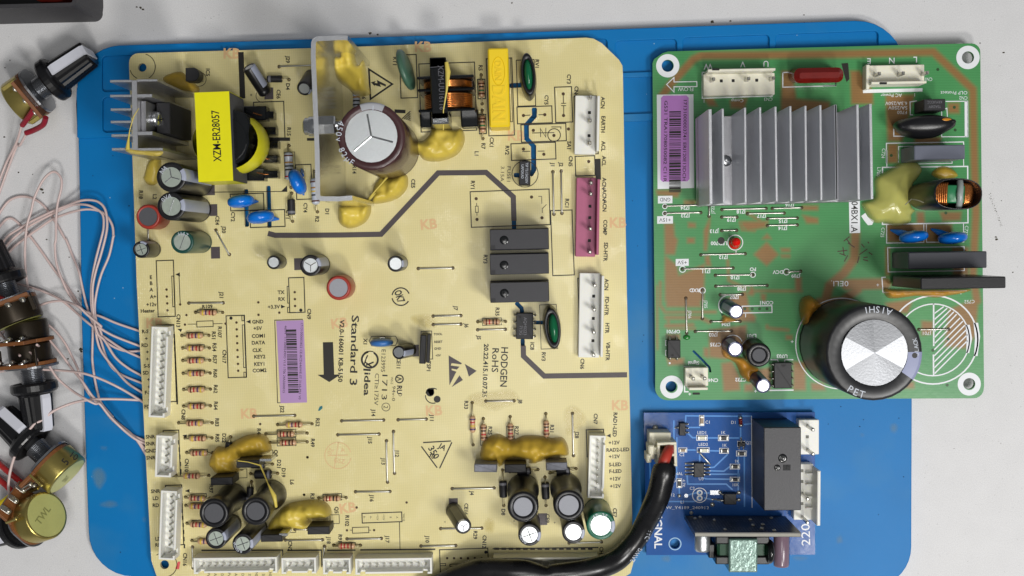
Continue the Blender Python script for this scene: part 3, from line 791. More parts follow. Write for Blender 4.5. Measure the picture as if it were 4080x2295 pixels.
# outlines
rect(A2, 1480, 738, 1770, 1100); rect(A3, 1385, 365, 1920, 1020); rect(A3, 1195, 285, 1355, 700); rect(A4, 345, 320, 590, 1062); rect(A4, 555, 320, 575, 930, 2.5); rect(A4, 628, 335, 800, 778, 3.5); rect(A4, 630, 783, 965, 945); rect(A4, 668, 953, 1100, 1120); rect(A4, 572, 1135, 1000, 1295); rect(A4, 995, 595, 1158, 935)
rect(A4, 250, 522, 322, 708); rect(A4, 263, 860, 330, 1045); rect(A4, 1185, 685, 1400, 1242, 4); rect(A4, 1190, 1260, 1378, 1449); rect(B3, 183, 383, 942, 725); rect(B3, 962, 575, 1168, 1200)
pm.ring(A4(985, 1058), 25, 3.5); L_([A4(775, 1038), A4(985, 1035)], 3); L_([A4(855, 1075), A4(852, 995), A4(905, 1078), A4(905, 990)], 3); L_([A4(960, 980), A4(1050, 980), A4(1050, 1000)], 3)
L_([A4(1073, 680), A4(1075, 752)], 3); L_([A4(1055, 753), A4(1098, 753)], 3); L_([A4(1055, 775), A4(1098, 775)], 3); L_([A4(1077, 778), A4(1078, 870)], 3); L_([A4(690, 870), A4(755, 866)], 3); L_([A4(835, 863), A4(895, 862)], 3); L_([A4(680, 1216), A4(752, 1214)], 3); L_([A4(830, 1213), A4(890, 1212)], 3)
pm.ring(B3(705, 225), 52, 3); rect(B3, 228, 535, 255, 595, 2.5); L_([B3(240, 505), B3(240, 535)], 2.5); L_([B3(242, 595), B3(243, 625)], 2.5); L_([B3(835, 440), B3(865, 440), B3(867, 510)], 2.5); L_([B3(910, 520), B3(870, 560), B3(872, 598)], 2.5)
rect(C3, 853, 275, 1013, 700, 2.5); rect(C3, 295, 405, 478, 472, 2.5); rect(C3, 1225, 20, 1240, 775, 4)
rect(B1, 1010, 415, 1330, 575); rect(B1, 1200, 573, 1533, 735); rect(B1, 1642, 135, 1790, 468); L_([B1(835, 400), B1(1555, 393)], 3); L_([B1(490, 70), B1(690, 60)], 3); rect(B1, 1530, 15, 1632, 270, 2.5)
pm.poly([B1(1500, 390), B1(1555, 335), B1(1557, 390)]); rect(C1, 690, 322, 880, 350, 3)
rect(C1, 686, 433, 843, 488, 3); L_([C1(600, 463), C1(686, 462)], 2.5); L_([C1(843, 459), C1(932, 457)], 2.5)
for y, x in ((570, 668), (690, 680), (812, 680), (935, 683), (1090, 687), (1250, 688), (1413, 670)): rect(C1, x - 78, y - 28, x + 78, y + 2, 3)
rect(C1, 978, 380, 1155, 975, 4); rect(C1, 1120, 380, 1140, 430, 3); rect(C1, 1130, 470, 1150, 880, 3); rect(C1, 1140, 925, 1160, 975, 3); pm.poly([C1(1160, 440), C1(1203, 420), C1(1205, 458)])
rect(C1, 1575, 15, 1722, 350, 4); rect(C1, 1558, 100, 1575, 260, 3); rect(C1, 1560, 300, 1580, 352, 3); pm.poly([C1(1495, 275), C1(1538, 295), C1(1497, 312)]); pm.poly([C1(500, 508), C1(545, 508), C1(533, 540)])
rect(C1, 305, -150, 470, 390, 4); rect(C1, 450, 0, 468, 295, 3); L_([C1(515, 0), C1(527, 275)], 3); pm.poly([C1(480, -15), C1(522, -35), C1(525, 5)])
rect(C1, 315, 470, 478, 1210, 4); L_([C1(470, 560), C1(500, 1210)], 5); rect(C1, 1450, 420, 1715, 1215, 3)
rect(D1, 370, 48, 520, 490, 4); rect(D1, 395, 575, 550, 1150, 4); pm.poly([D1(572, 632), D1(615, 612), D1(617, 648)]); pm.poly([D1(548, 95), D1(590, 88), D1(588, 130)])
for y0, y1, xa, xb in ((560, 1200, 468, 497), ): [L_([C1(xa + (xb - xa) * t, y0 + (y1 - y0) * t), C1(xa + (xb - xa) * t + 1, y0 + (y1 - y0) * t + 30)], 6) for t in [i / 10 for i in range(11)]]
for i in range(5): L_([D1(512 + i * 5, 145 + i * 70), D1(513 + i * 5, 180 + i * 70)], 6)
for i in range(8): L_([D1(538 + i * 4, 670 + i * 68), D1(539 + i * 4, 702 + i * 68)], 6)
rect(D1, 1460, 40, 1640, 110, 3); rect(D1, 1460, 120, 1640, 195, 3); rect(D1, 610, 92, 778, 125, 3); rect(D1, 620, 232, 788, 262, 3); rect(D1, 630, 658, 778, 690, 3); rect(D1, 630, 742, 760, 772, 3); rect(D1, 640, 912, 760, 945, 3)
rect(D1, 1310, 238, 1418, 325, 2.5); rect(D1, 1060, 420, 1168, 505, 2.5); rect(D2, 130, 950, 188, 1030, 2.5); rect(D2, 520, 860, 608, 945, 2.5); rect(D2, 452, 660, 630, 720, 3); rect(D2, 735, 980, 892, 1035, 3); L_([D2(712, 1008), D2(735, 1008)], 2.5); L_([D2(892, 1008), D2(912, 1008)], 2.5)
rect(D2, 828, 840, 1210, 933, 4); L_([D2(1187, 933), D2(1193, 1195)], 3); rect(D2, 605, 1128, 762, 1160, 3)
L_([D1(735, 1202), D1(1512, 1200)], 6); L_([D1(1560, 1202), D1(1885, 1200)], 6); L_([D2(495, 1202), D2(760, 1200)], 6); L_([D2(815, 1198), D2(1528, 1192)], 6); L_([D1(1512, 1200), D1(1514, 1300)], 4); L_([D1(1885, 1200), D1(1888, 1360)], 4)
rect(F_, 137, 740, 632, 1018, 4); rect(F_, 140, 890, 195, 912, 3); rect(F_, 238, 890, 640, 912, 3); L_([F_(680, 738), F_(1760, 725)], 5)
for i in range(14): L_([F_(700 + i * 74, 738), F_(735 + i * 74, 738)], 9)
rect(D3, 1298, 40, 1465, 300, 4); pm.poly([D3(1488, 100), D3(1528, 80), D3(1530, 118)]); rect(D3, 275, 5, 340, 190, 2.5); rect(D3, 530, 5, 600, 130, 2.5)
rect(C2, 1400, 530, 1502, 800, 3); pm.line([C2(920, 580), C2(1150, 578), C2(1172, 620), C2(1150, 668), C2(920, 672), C2(895, 628)], 2.5, closed=True)
for q in (A2(1615, 655), B1(810, 370), B1(835, 570), B1(860, 980), B1(1660, 1090), C2(1325, 715), D2(1700, 755), D3(868, 900)):
    pm.poly([(q[0] - 16, q[1] - 22), (q[0] + 20, q[1] - 23), (q[0] + 21, q[1] + 24), (q[0] - 15, q[1] + 25)], mi=DGR, z=.004)
for i in range(5): L_([A3(1215 + i * 18, 900 + i * 4), A3(1290, 830 + i * 22)], 4)
pm.ring(A2(950, 520), 28, 2.5, a0=-100, a1=80); pm.ring(A2(1560, 680), 26, 2.5, a0=150, a1=300); pm.ring(A2(1820, 1160), 4, 2)
# rubber stamps
pm.ring(C2(1200, 198), 35, 5, a0=20, a1=170); pm.ring(C2(1200, 198), 35, 5, a0=190, a1=330); TT('OK7', C2(1190, 195), 30, -70, ln=50, bold=.03)
pm.ring(C2(1510, 1152), 30, 4, a0=60, a1=160); pm.ring(C2(1510, 1152), 30, 4, a0=175, a1=290); pm.disc(C2(1482, 1118), 17); pm.disc(C2(1550, 1185), 14); pm.poly([C2(1455, 1100), C2(1520, 1085), C2(1515, 1140), C2(1480, 1150)])
L_([D2(1418, 165), D2(1680, 150)], 5); L_([D2(1690, 165), D2(1575, 410)], 5); L_([D2(1400, 205), D2(1548, 405)], 5)
TT('JA', D2(1600, 205), 22, -30, bold=.02); TT('350', D2(1520, 260), 26, -60, bold=.02); TT('30', D2(1500, 290), 20, -30, bold=.02)
pm.ring(D2(595, 290), 53, 3, mi=RED, a0=15, a1=350); L_([D2(500, 290), D2(690, 285)], 3, mi=RED); L_([D2(600, 165), D2(560, 410)], 3, mi=RED); TT('20', D2(525, 250), 20, -120, mi=RED); TT('GSZ', D2(610, 340), 18, -10, mi=RED); TT('A', D2(640, 235), 18, 10, mi=RED)
for q, a in ((A2(1265, 270), 0), (A3(1415, 205), 0), (B2(1470, 705), 5), (B3(1600, 690), 0), (C1(1190, 1320), 2), (C2(610, 450), 8), (C2(1520, 1290), 2), (D2(690, 790), 8), (A4(620, 1060), 0), (C1(280, 450), 0), (C3(1620, 1240), 0)):
    TT('KB', q, 40, a, mi=RED, bold=.03, z=.003)
pm.poly([C2(403, 1295), C2(420, 1255), C2(445, 1248), C2(448, 1270), C2(420, 1297)], mi=TEAL); pm.poly([D1(478, 1380), D1(505, 1310), D1(528, 1312), D1(515, 1385)], mi=PNK)
# bare drill holes
dm = MB()
for q in [A4(1073, 662), A4(1076, 870), A4(690, 870), A4(895, 862), A4(785, 1013), A4(1123, 1000), A4(983, 1062), A4(690, 1193), A4(886, 1243)] + [B3(235, 463), B3(243, 663), B3(768, 447), B3(868, 647), B3(1318, 105)]: dm.disc(q, 6.5, z=.007)
for q in [C1(398, 197), C1(402, 263), C1(404, 330), C1(395, 130), C1(1628, 155), C1(1630, 222), C1(1632, 288), C1(1278, 253), C1(1280, 373), C1(586, 375), C1(1480, 352), C1(572, 467), C1(963, 458), C1(526, 273), C1(1296, 1424), D2(303, 307), D2(270, 668), D2(775, 790), D2(1256, 742), D2(682, 1010), D2(943, 1008), D1(1750, 307), D1(1718, 667)] + [C1(1068 + i * 2.4, 447 + i * 66.3) for i in range(8)] + [F_(210 + i * 71, 835) for i in range(6)]: dm.disc(q, 5, z=.007)
for q in (C1(1015, 405), C1(1687, 328), F_(608, 773)): dm.disc(q, 6.5, z=.007, mi=1)
dm.build('drill_holes', [m_hole, m_dark], main, kind='stuff')
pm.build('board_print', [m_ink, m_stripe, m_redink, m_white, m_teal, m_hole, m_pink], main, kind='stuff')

# the two purple bar-code stickers
m_sticker = mat('purple_sticker', (172, 138, 186), .5, 0, .04, 3)
m_sticker2 = mat('bright_purple_print', (190, 128, 205), .45, 0, .04, 3)
m_paper = mat('white_sticker', (214, 214, 226), .4, 0, .03, 3)


def barcode(mbb, x0, x1, y0, y1, c, sk, seed, z, mi):
    r = random.Random(seed); y = y0
    while y < y1:
        h = r.choice((6, 6, 9, 14, 22)); h = min(h, y1 - y)
        k = (y - y0) / (y1 - y0) * sk
        mbb.poly([c(x0 + k, y), c(x1 + k, y - 2), c(x1 + k, y + h - 2), c(x0 + k, y + h)], z, mi)
        y += h + r.choice((5, 6, 8, 12))


st = MB(); q = [C1(1450, 432), C1(1713, 424), C1(1747, 1216), C1(1492, 1224)]
st.prism([tuple(P(p, .012).xy) for p in q], .002, .012)
s1 = st.build('barcode_sticker', m_sticker, main)
st = MB(); barcode(st, 1543, 1643, 515, 1125, C1, 24, 5, .014, 0)
T(st, '17131000003822 CE-BCD646WE-ST 316B-P01 V0', C1(1687, 820), 9.5, -92, z=.014, ln=306); T(st, '465W  11130005490O V1.0 1706 24A3600015', C1(1533, 800), 9.5, -92, z=.014, ln=270)
st.build('sticker_print', m_ink, s1, kind='stuff')

# ------------------------------------------------------------------ ink on the green board
pm = MB(); T2 = lambda s, p, h, ang=180, **k: T(pm, s, p, h, ang, **k)
for q in (E1(243, 512), E2(1393, 432), E5(280, 1068), E6(1840, 1160)): pm.ring(q, 35, 22, mi=0, z=.004, n=36)
pm.poly([E1(137, 790), E1(490, 786), E3(497, 360), E3(145, 370)], z=.004)
arrow = [E1(232, 692), E1(303, 625), E1(303, 668), E1(522, 664), E1(524, 712), E1(303, 714), E1(303, 765)]; pm.line(arrow, 3.5, closed=True); T2('FLOW', E1(415, 738), 16, ln=60)
for s, p in (('W', E1(632, 522)), ('V', E1(965, 500)), ('U', E1(1188, 495)), ('E', E2(440, 470)), ('N', E2(660, 465)), ('L', E2(885, 455))): T2(s, p, 24, bold=.01)
pm.line([E1(575, 575), E1(575, 825), E1(1250, 803), E1(1250, 770)], 4); pm.line([E1(575, 575), E1(640, 575)], 4); T2('1', E1(592, 852), 14); T2('Comp', E1(912, 848), 14, ln=48); T2('CN3', E1(1210, 835), 14, ln=33)
pm.line([E1(1350, 577), E1(1350, 718), E1(1860, 705), E1(1862, 640)], 4); pm.line([E1(1350, 577), E1(1420, 575)], 4); pm.line([E2(0, 705), E2(122, 703), E2(122, 670)], 4)
pm.poly([E2(380, 520), E2(432, 515), E2(432, 740), E2(955, 728), E2(955, 760), E2(383, 775)], z=.004); T2('1', E2(880, 792), 14); T2('AC Power', E2(655, 797), 14, ln=84); T2('CN1', E2(1015, 643), 14, ln=28)
T2('OLP Protect', E2(1258, 773), 14, ln=105); T2('CN2', E2(1348, 823), 14, ln=32); T2('6.3A/250V', E2(702, 875), 14, ln=86); T2('5A/250V', E2(718, 918), 14, ln=75); T2('F700', E2(758, 962), 14, ln=38)
pm.line([E2(1180, 855), E2(1390, 853), E2(1393, 1195), E2(1140, 1195), E2(1140, 955)], 3.5); pm.poly([E2(1360, 853), E2(1390, 853), E2(1395, 1197), E2(1362, 1197)]); pm.line([E2(860, 985), E2(838, 985), E2(835, 860), E2(900, 850)], 4); pm.line([E2(1145, 940), E2(1190, 920), E2(1195, 1000)], 3)
pm.line([E2(850, 1190), E2(680, 1190), E2(678, 1100), E2(725, 1100)], 4); pm.line([E2(608, 1449), E2(608, 1258), E2(1350, 1245), E2(1352, 1270)], 4); pm.line([E2(725, 1440), E2(725, 1290), E2(880, 1285)], 3); T(pm, 'C724', E2(580, 1355), 14, -95, ln=38)
pm.line([E4(725, 0), E4(725, 100)], 3); pm.line([E4(612, 0), E4(612, 155)], 4); pm.line([E4(915, 128), E4(1240, 122), E4(1240, 100)], 3); pm.line([E4(1350, 80), E4(1352, 145)], 3); T(pm, 'L700', E4(535, 205), 14, -95, ln=36)
pm.line([E4(570, 215), E4(570, 162), E4(1390, 152), E4(1393, 695), E4(570, 710), E4(570, 690)], 5); pm.line([E4(610, 715), E4(610, 890), E4(968, 884), E4(968, 708)], 3.5); pm.line([E4(992, 708), E4(995, 882), E4(1352, 878), E4(1350, 705)], 3.5); T(pm, 'C725', E4(573, 787), 14, -95, ln=38); T(pm, 'C727', E4(1378, 770), 14, -95, ln=38)
pm.line([E4(620, 935), E4(625, 1168), E4(1358, 1155), E4(1356, 925)], 3.5, closed=True); pm.line([E4(575, 1365), E4(565, 1220), E4(600, 1218)], 4); pm.line([E4(575, 1365), E4(1380, 1348)], 4); T2('+', E4(525, 1293), 16); T2('-', E4(1325, 1385), 14)
pm.ring(E6(1495, 735), 176, 6, n=48); pm.ring(E6(1495, 735), 143, 5, n=44); pm.line([E6(1497, 390), E6(1498, 790)], 6); pm.line([E6(1495, 880), E6(1497, 1070)], 6)
for i in range(11):
    a = 480 + i * 58; l0, l1 = E6(1505, a), E6(min(1505 + 330, 1505 + (a - 385) * .8 + 40), max(395, a - 330))
    import math as _m
    # clip the hatch to the inner circle
    c = E6(1495, 735); R = 138; t = 1.0
    while t > .1 and _m.hypot(l0[0] + (l1[0] - l0[0]) * t - c[0], l0[1] + (l1[1] - l0[1]) * t - c[1]) > R: t -= .02
    if _m.hypot(l0[0] - c[0], l0[1] - c[1]) < R + 6: pm.line([l0, (l0[0] + (l1[0] - l0[0]) * t, l0[1] + (l1[1] - l0[1]) * t)], 5)
pm.poly([E6(1805, 590), E6(1845, 590), E6(1868, 720), E6(1840, 862), E6(1810, 860), E6(1815, 720)]); pm.poly([E6(1880, 570), E6(1925, 570), E6(1945, 700), E6(1920, 890), E6(1885, 890), E6(1895, 720)]); T2('C752', E6(1842, 368), 14, 182, ln=40); T2('J701', E6(1435, 672), 14, ln=34)
for s, p in (('J724', E3(412, 553)), ('J723', E3(415, 627)), ('J718', E3(950, 590)), ('J719', E3(858, 668)), ('J717', E3(1147, 630)), ('J716', E3(1418, 525)), ('J715', E3(1355, 680)), ('J714', E3(1352, 748)), ('J713', E3(692, 777)), ('LED700', E3(735, 893)), ('J712', E3(780, 1027)), ('J711', E3(617, 1163)), ('J710', E3(893, 1222)), ('FO', E3(1062, 1143)), ('DCV', E3(1303, 1170)), ('J709', E3(1477, 1207)), ('J708', E3(957, 1332)), ('RXD', E3(500, 1345)), ('J707', E3(885, 1412)),
             ('CON1', E5(1195, 258)), ('1', E5(992, 380)), ('J704', E5(805, 465)), ('J703', E5(683, 565)), ('OP701', E5(298, 535)), ('C735', E5(703, 660)), ('L701', E5(1052, 575)), ('U703', E5(1343, 772)), ('C732', E5(945, 998)), ('CN4', E5(680, 1003)), ('Signal', E5(492, 838)), ('T', E3(900, 975)), ('+', E5(1088, 1108)), ('+', E5(1440, 632)), ('+', E5(455, 1135))):
    T2(s, p, 14.5, bold=.025)
T(pm, 'J722', E3(675, 570), 13, 90); T(pm, 'J705', E5(610, 270), 13, -90); T(pm, 'J706', E5(455, 368), 13, -90)
for q, r in ((E3(215, 537), 9), (E3(215, 605), 9), (E3(385, 1142), 12), (E3(1062, 1195), 10), (E3(1385, 1168), 12), (E3(578, 1347), 11), (E3(892, 885), 30)): pm.ring(q, r, 3.2)
for x, w_, s in ((218, 130, 'GND'), ): pass
for q, ww, hh, s in ((E3(218, 473), 58, 30, 'GND'), (E3(217, 668), 63, 30, '+15V'), (E3(382, 1077), 52, 28, '+5V')):
    pm.poly([(q[0] - ww / 2, q[1] - hh / 2), (q[0] + ww / 2, q[1] - hh / 2 - 1), (q[0] + ww / 2, q[1] + hh / 2 - 1), (q[0] - ww / 2, q[1] + hh / 2)], z=.005); T2(s, q, 15, z=.008, mi=1, ln=ww * .72)
pm.poly([E4(247, 480), E4(353, 475), E4(356, 792), E4(253, 795)], z=.005); T(pm, '.04BX1.A', E4(303, 630), 26, -90, z=.008, mi=1, ln=130, bold=.01)
pm.poly([E4(365, 630), E4(405, 600), E4(430, 640), E4(490, 675), E4(470, 715), E4(430, 718), E4(395, 675)], z=.005)
pm.line([E5(958, 290), E5(1245, 285), E5(1246, 350), E5(960, 355)], 4, closed=True); pm.ring(E5(830, 280), 40, 4, a0=60, a1=230); pm.ring(E5(870, 660), 38, 4, a0=20, a1=180); pm.ring(E5(1060, 710), 46, 4, a0=10, a1=180)
pm.line([E5(235, 620), E5(222, 620), E5(222, 668), E5(235, 668)], 3); pm.line([E5(235, 715), E5(222, 715), E5(222, 762), E5(235, 762)], 3); pm.disc(E5(262, 838), 4)
pm.line([E5(1235, 805), E5(1300, 805), E5(1305, 825)], 4); pm.line([E5(1368, 825), E5(1370, 805), E5(1448, 805)], 4); pm.line([E5(1225, 1100), E5(1450, 1097)], 5); pm.line([E5(400, 870), E5(620, 875)], 3.5); pm.line([E5(405, 1055), E5(405, 1113), E5(440, 1113)], 5)
pm.ring((3352, 1369), 181, 4, n=60); T2('0ELI', E6(605, 195), 22, ln=60); T2('.', E6(515, 190), 22)
for a_, b_ in (((200, 870), (250, 830)), ((225, 850), (260, 900)), ((140, 970), (230, 960)), ((190, 930), (200, 1000)), ((160, 990), (215, 1010)), ((205, 1065), (235, 1010)), ((370, 900), (395, 930)), ((430, 880), (440, 890)), ((350, 1000), (420, 950)), ((385, 1050), (430, 1060)), ((390, 1030), (425, 1025)), ((440, 980), (470, 1000)), ((240, 890), (300, 930)), ((330, 1080), (345, 1020))): pm.line([E4(*a_), E4(*b_)], 4, mi=2)
pm.disc(E3(757, 866), 14, mi=1, z=.009)
pm.build('board_print', [m_white, m_ink, mat('brown_pen', (74, 52, 40), .5)], green, kind='stuff')
dm2 = MB()
for c in [E5(985 + i * 71, 315) for i in range(4)] + [E4(1260 - 0, 312), E2(1262, 912), E2(1270, 1130), E2(655, 1375), E4(1180, 600), E2(1103, 548), E6(1637, 727), E6(1490, 835), E6(1628, 1170)]: dm2.disc(c, 6, z=.0065)
dm2.build('drill_holes', mat('dark_green_hole', (36, 74, 34), .4), green, kind='stuff')
st = MB(); x0, y0 = E1(178, 800); x1, y1 = E3(452, 295)
pp = [(x0 + 9, y0), (x1 - 12, y0 - 1), (x1 - 3, y0 + 8), (x1, y1 - 8), (x1 - 8, y1), (x0 + 6, y1 + 2), (x0 - 2, y1 - 6), (x0, y0 + 9)]
st.prism([tuple(P(p, .012).xy) for p in pp], .0045, .012)
s2 = st.build('barcode_sticker', m_sticker2, green)
st = MB(); barcode(st, 258, 370, 950, 1449 + 310 - 30, E1, -2, 9, .014, 0)
T(st, '17131000003741 ERI120E13DCH', E1(407, 1230), 13, -90.5, z=.014, ln=318, bold=.01); T(st, 'G531 TRA1708050082 C11R', E1(222, 1240), 13, -90.5, z=.014, ln=322, bold=.01)
st.build('sticker_print', m_ink, s2, kind='stuff')

# ------------------------------------------------------------------ ink on the blue board
pm = MB(); zz = ZB + .006
BL = lambda *p, w=4, mi=1: pm.line(p, w, zz - .002, mi)
for tr in (((480, 200), (485, 118), (930, 122), (1030, 120)), ((510, 215), (600, 215)), ((500, 260), (540, 300), (580, 300)), ((660, 302), (750, 302)), ((840, 302), (925, 302)), ((490, 402), (580, 402)), ((680, 408), (760, 410)), ((600, 420), (600, 500)), ((690, 548), (720, 545), (830, 440)), ((690, 575), (800, 578), (850, 540)),
           ((690, 603), (925, 603), (928, 640)), ((620, 628), (650, 642), (860, 645)), ((495, 610), (500, 685), (820, 685), (870, 730)), ((970, 440), (972, 870)), ((318, 790), (318, 830), (560, 830), (600, 800)), ((490, 780), (560, 760), (600, 755)), ((430, 720), (432, 770)), ((940, 220), (940, 300)), ((970, 190), (1060, 180), (1120, 175)), ((920, 460), (920, 740)), ((640, 760), (760, 755)), ((640, 800), (770, 830)), ((185, 480), (190, 640)), ((385, 160), (388, 480)), ((410, 300), (408, 640))):
    BL(*[E7(*p) for p in tr], w=6)
pm.line([E7(1030, 120), E7(1035, 880)], 2.5, zz)
T3 = lambda s, p, h, ang=0, **k: T(pm, s, E7(*p), h, ang, z=zz, **k)
for s, p in (('C1', (665, 170)), ('D1', (880, 172)), ('LED1', (617, 257)), ('1K', (797, 257)), ('LED2', (630, 355)), ('1K', (808, 362)), ('C2', (452, 440)), ('Q2', (1005, 342)), ('1K', (912, 495)), ('10K', (900, 690)), ('NAL', (428, 598)), ('D', (390, 658)), ('5', (368, 715)), ('+12', (365, 775)), ('C3', (537, 720)), ('L1', (455, 833)), ('U3', (612, 640))): T3(s, p, 12.5)
T3('4.7K', (468, 680), 12.5, -90); T3('B2W_Y4189_240912', (475, 880), 12, ln=195); T3('SIGNAL', (258, 1065), 31, -90, ln=152, bold=.02); T3('220', (1478, 1105), 36, 92, ln=88)
for x0, y0, x1, y1 in ((598, 115, 635, 200), (575, 280, 663, 322), (755, 280, 840, 325), (580, 383, 678, 423), (765, 388, 840, 430), (905, 410, 988, 452), (425, 385, 493, 420), (853, 520, 932, 560), (853, 628, 932, 664), (410, 640, 450, 715), (915, 330, 975, 372)):
    pm.line([E7(x0, y0), E7(x1, y0), E7(x1, y1), E7(x0, y1)], 2.5, zz, closed=True)
pm.ring(E7(600, 778), 29, 3, zz); pm.ring(E7(600, 757), 9, 6, zz); pm.ring(E7(600, 802), 9, 6, zz); pm.ring(E7(395, 1182), 24, 4, zz, 2); pm.poly([E7(688, 738), E7(765, 738), E7(765, 775), E7(688, 775)], zz, 3); pm.disc(E7(488, 782), 8, zz, 3)
pm.build('board_print', [m_white, mat('blue_trace', (62, 132, 205), .28, 0, .08, 4), mat('pale_ring', (140, 180, 210), .4), mat('tinned_pad', (200, 203, 208), .25, .9, .05)], blue, kind='stuff')
# ------------------------------------------------------------------ component materials
m_tin = mat('tinned_wire', (196, 194, 186), .28, .9, .08, 20)
m_brass_wire = mat('aged_wire', (176, 166, 130), .32, .85, .12, 20)
m_sawn = mat('sawn_aluminium', (176, 178, 182), .42, .8, .08, 12, .4, 40)
m_alu = mat('can_aluminium', (206, 210, 212), .32, .9, .06, 14, .35, 30)
m_alu_dull = mat('dull_can_top', (176, 186, 176), .4, .6, .14, 6, .2, 20)
m_blk = mat('black_sleeve', (24, 24, 27), .32, 0, .2, 6, .1, 20)
m_blk_gloss = mat('gloss_black_sleeve', (20, 22, 24), .16, 0, .2, 4, spec=.6)
m_blkpl = mat('black_moulding', (29, 29, 32), .5, 0, .12, 12, .15, 60)
m_relay = mat('relay_plastic', (45, 45, 50), .42, 0, .1, 5, .25, 30)
m_tape = mat('yellow_tape', (228, 222, 20), .3, 0, .05, 3, .15, 14)
m_xcap = mat('yellow_box_plastic', (240, 206, 28), .38, 0, .03, 4)
m_glue = mat('ochre_glue', (202, 168, 60), .36, 0, .22, 1.6, .2, 9, spec=.4, sss=.1)
m_glue_y = mat('yellow_glue', (212, 188, 78), .32, 0, .16, 1.4, .2, 8, spec=.45, sss=.1)
m_glue_c = mat('clear_yellow_glue', (200, 196, 110), .16, 0, .08, 1.4, .08, 5, spec=.5, sss=.1)
m_glue_o = mat('orange_glue', (190, 134, 44), .34, 0, .14, 2, .15, 9, spec=.4, sss=.1)
m_conn = mat('white_connector_nylon', (232, 232, 226), .42, 0, .03, 6, spec=.4, sss=.12)
m_conn_y = mat('cream_connector_nylon', (230, 227, 210), .4, 0, .03, 6, spec=.4, sss=.15)
m_connpink = mat('mauve_connector_nylon', (172, 92, 124), .45, 0, .06, 6)
m_steel = mat('zinc_steel', (190, 192, 194), .25, .95, .1, 8, .1, 20)
m_extr = mat('extruded_aluminium', (178, 178, 182), .34, .9, .1, 5, .2, 25)
m_resb = mat('tan_resistor', (198, 158, 122), .28, 0, .06, 30, coat=.4)
m_resg = mat('grey_resistor', (186, 192, 204), .3, 0, .05, 30, coat=.4)
BANDS = {c: mat('band_' + c, v, .35, 0, .05, 30) for c, v in dict(yellow=(212, 184, 62), violet=(72, 50, 98), red=(178, 40, 44), black=(22, 20, 20), brown=(88, 44, 24), gold=(168, 124, 50), green=(38, 110, 62), grey=(120, 120, 126), white=(224, 224, 224)).items()}
m_stripe_l = mat('pale_stripe', (158, 164, 182), .4, 0, .06, 8)
m_ferrite = mat('ferrite', (78, 79, 84), .62, 0, .1, 30, .4, 60)
m_ferrite_l = mat('pale_ferrite', (150, 152, 160), .5, 0, .12, 40, .5, 60)
m_copper = mat('enamelled_copper', (196, 124, 66), .22, .85, .12, 12)
m_cer = mat('blue_epoxy', (10, 112, 214), .2, 0, .06, 3, .08, 10, spec=.6)
m_cer2 = mat('dull_blue_epoxy', (58, 112, 178), .35, 0, .06, 3)
m_mov = mat('green_epoxy', (16, 96, 60), .14, 0, .08, 3, spec=.6)
m_ntc = mat('grey_green_epoxy', (66, 100, 82), .36, 0, .08, 4, .1, 12)
m_filmred = mat('dark_red_epoxy', (112, 22, 16), .18, 0, .1, 3, .1, 8, spec=.6)
m_filmgrey = mat('grey_box_plastic', (98, 102, 116), .34, 0, .05, 4)
m_filmdark = mat('dark_grey_box_plastic', (66, 68, 76), .34, 0, .06, 4)
m_printw = mat('pale_marking', (190, 196, 206), .5, 0, .05)


m_string = mat('glue_thread', (214, 194, 92), .35, 0, .05, 6)
for m_, lo, hi in ((m_glue, .4, 1), (m_glue_y, .5, 1), (m_glue_c, .3, .8), (m_glue_o, .4, .95)): thin_edges(m_, lo, hi)


def lead(mb, a, b, r=.028, mi=0):
    mb.tube([a, b], r, 6, mi)


def rotz(a): return Matrix.Rotation(a, 4, 'Z')


def axial(pa, z=0.0):
    """matrix with x from hole a to hole b, and the hole distance"""
    a, b = P(pa[0], z), P(pa[1], z)
    d = b - a
    return Matrix.Translation((a + b) / 2) @ rotz(math.atan2(d.y, d.x)), d.length


def lead_mesh(dist, r, body):
    key = ('lead', round(dist, 2), round(r, 3), round(body, 2))

    def mk():
        mb = MB(); h = dist / 2; b = body / 2 - .02
        for s in (1,):
            pts = [(s * b, 0, r), (s * (h - .07), 0, r), (s * (h - .015), 0, r * .8), (s * h, 0, r * .35), (s * h, 0, -.1)]
            mb.tube(pts, .03, 6)
            mb.lathe([(.062, .003), (.058, .012), (.035, .014)], 10, Matrix.Translation((s * h, 0, 0)), 1)
        return mb.mesh('lead', [m_brass_wire, m_hole])
    return proto(key, mk)


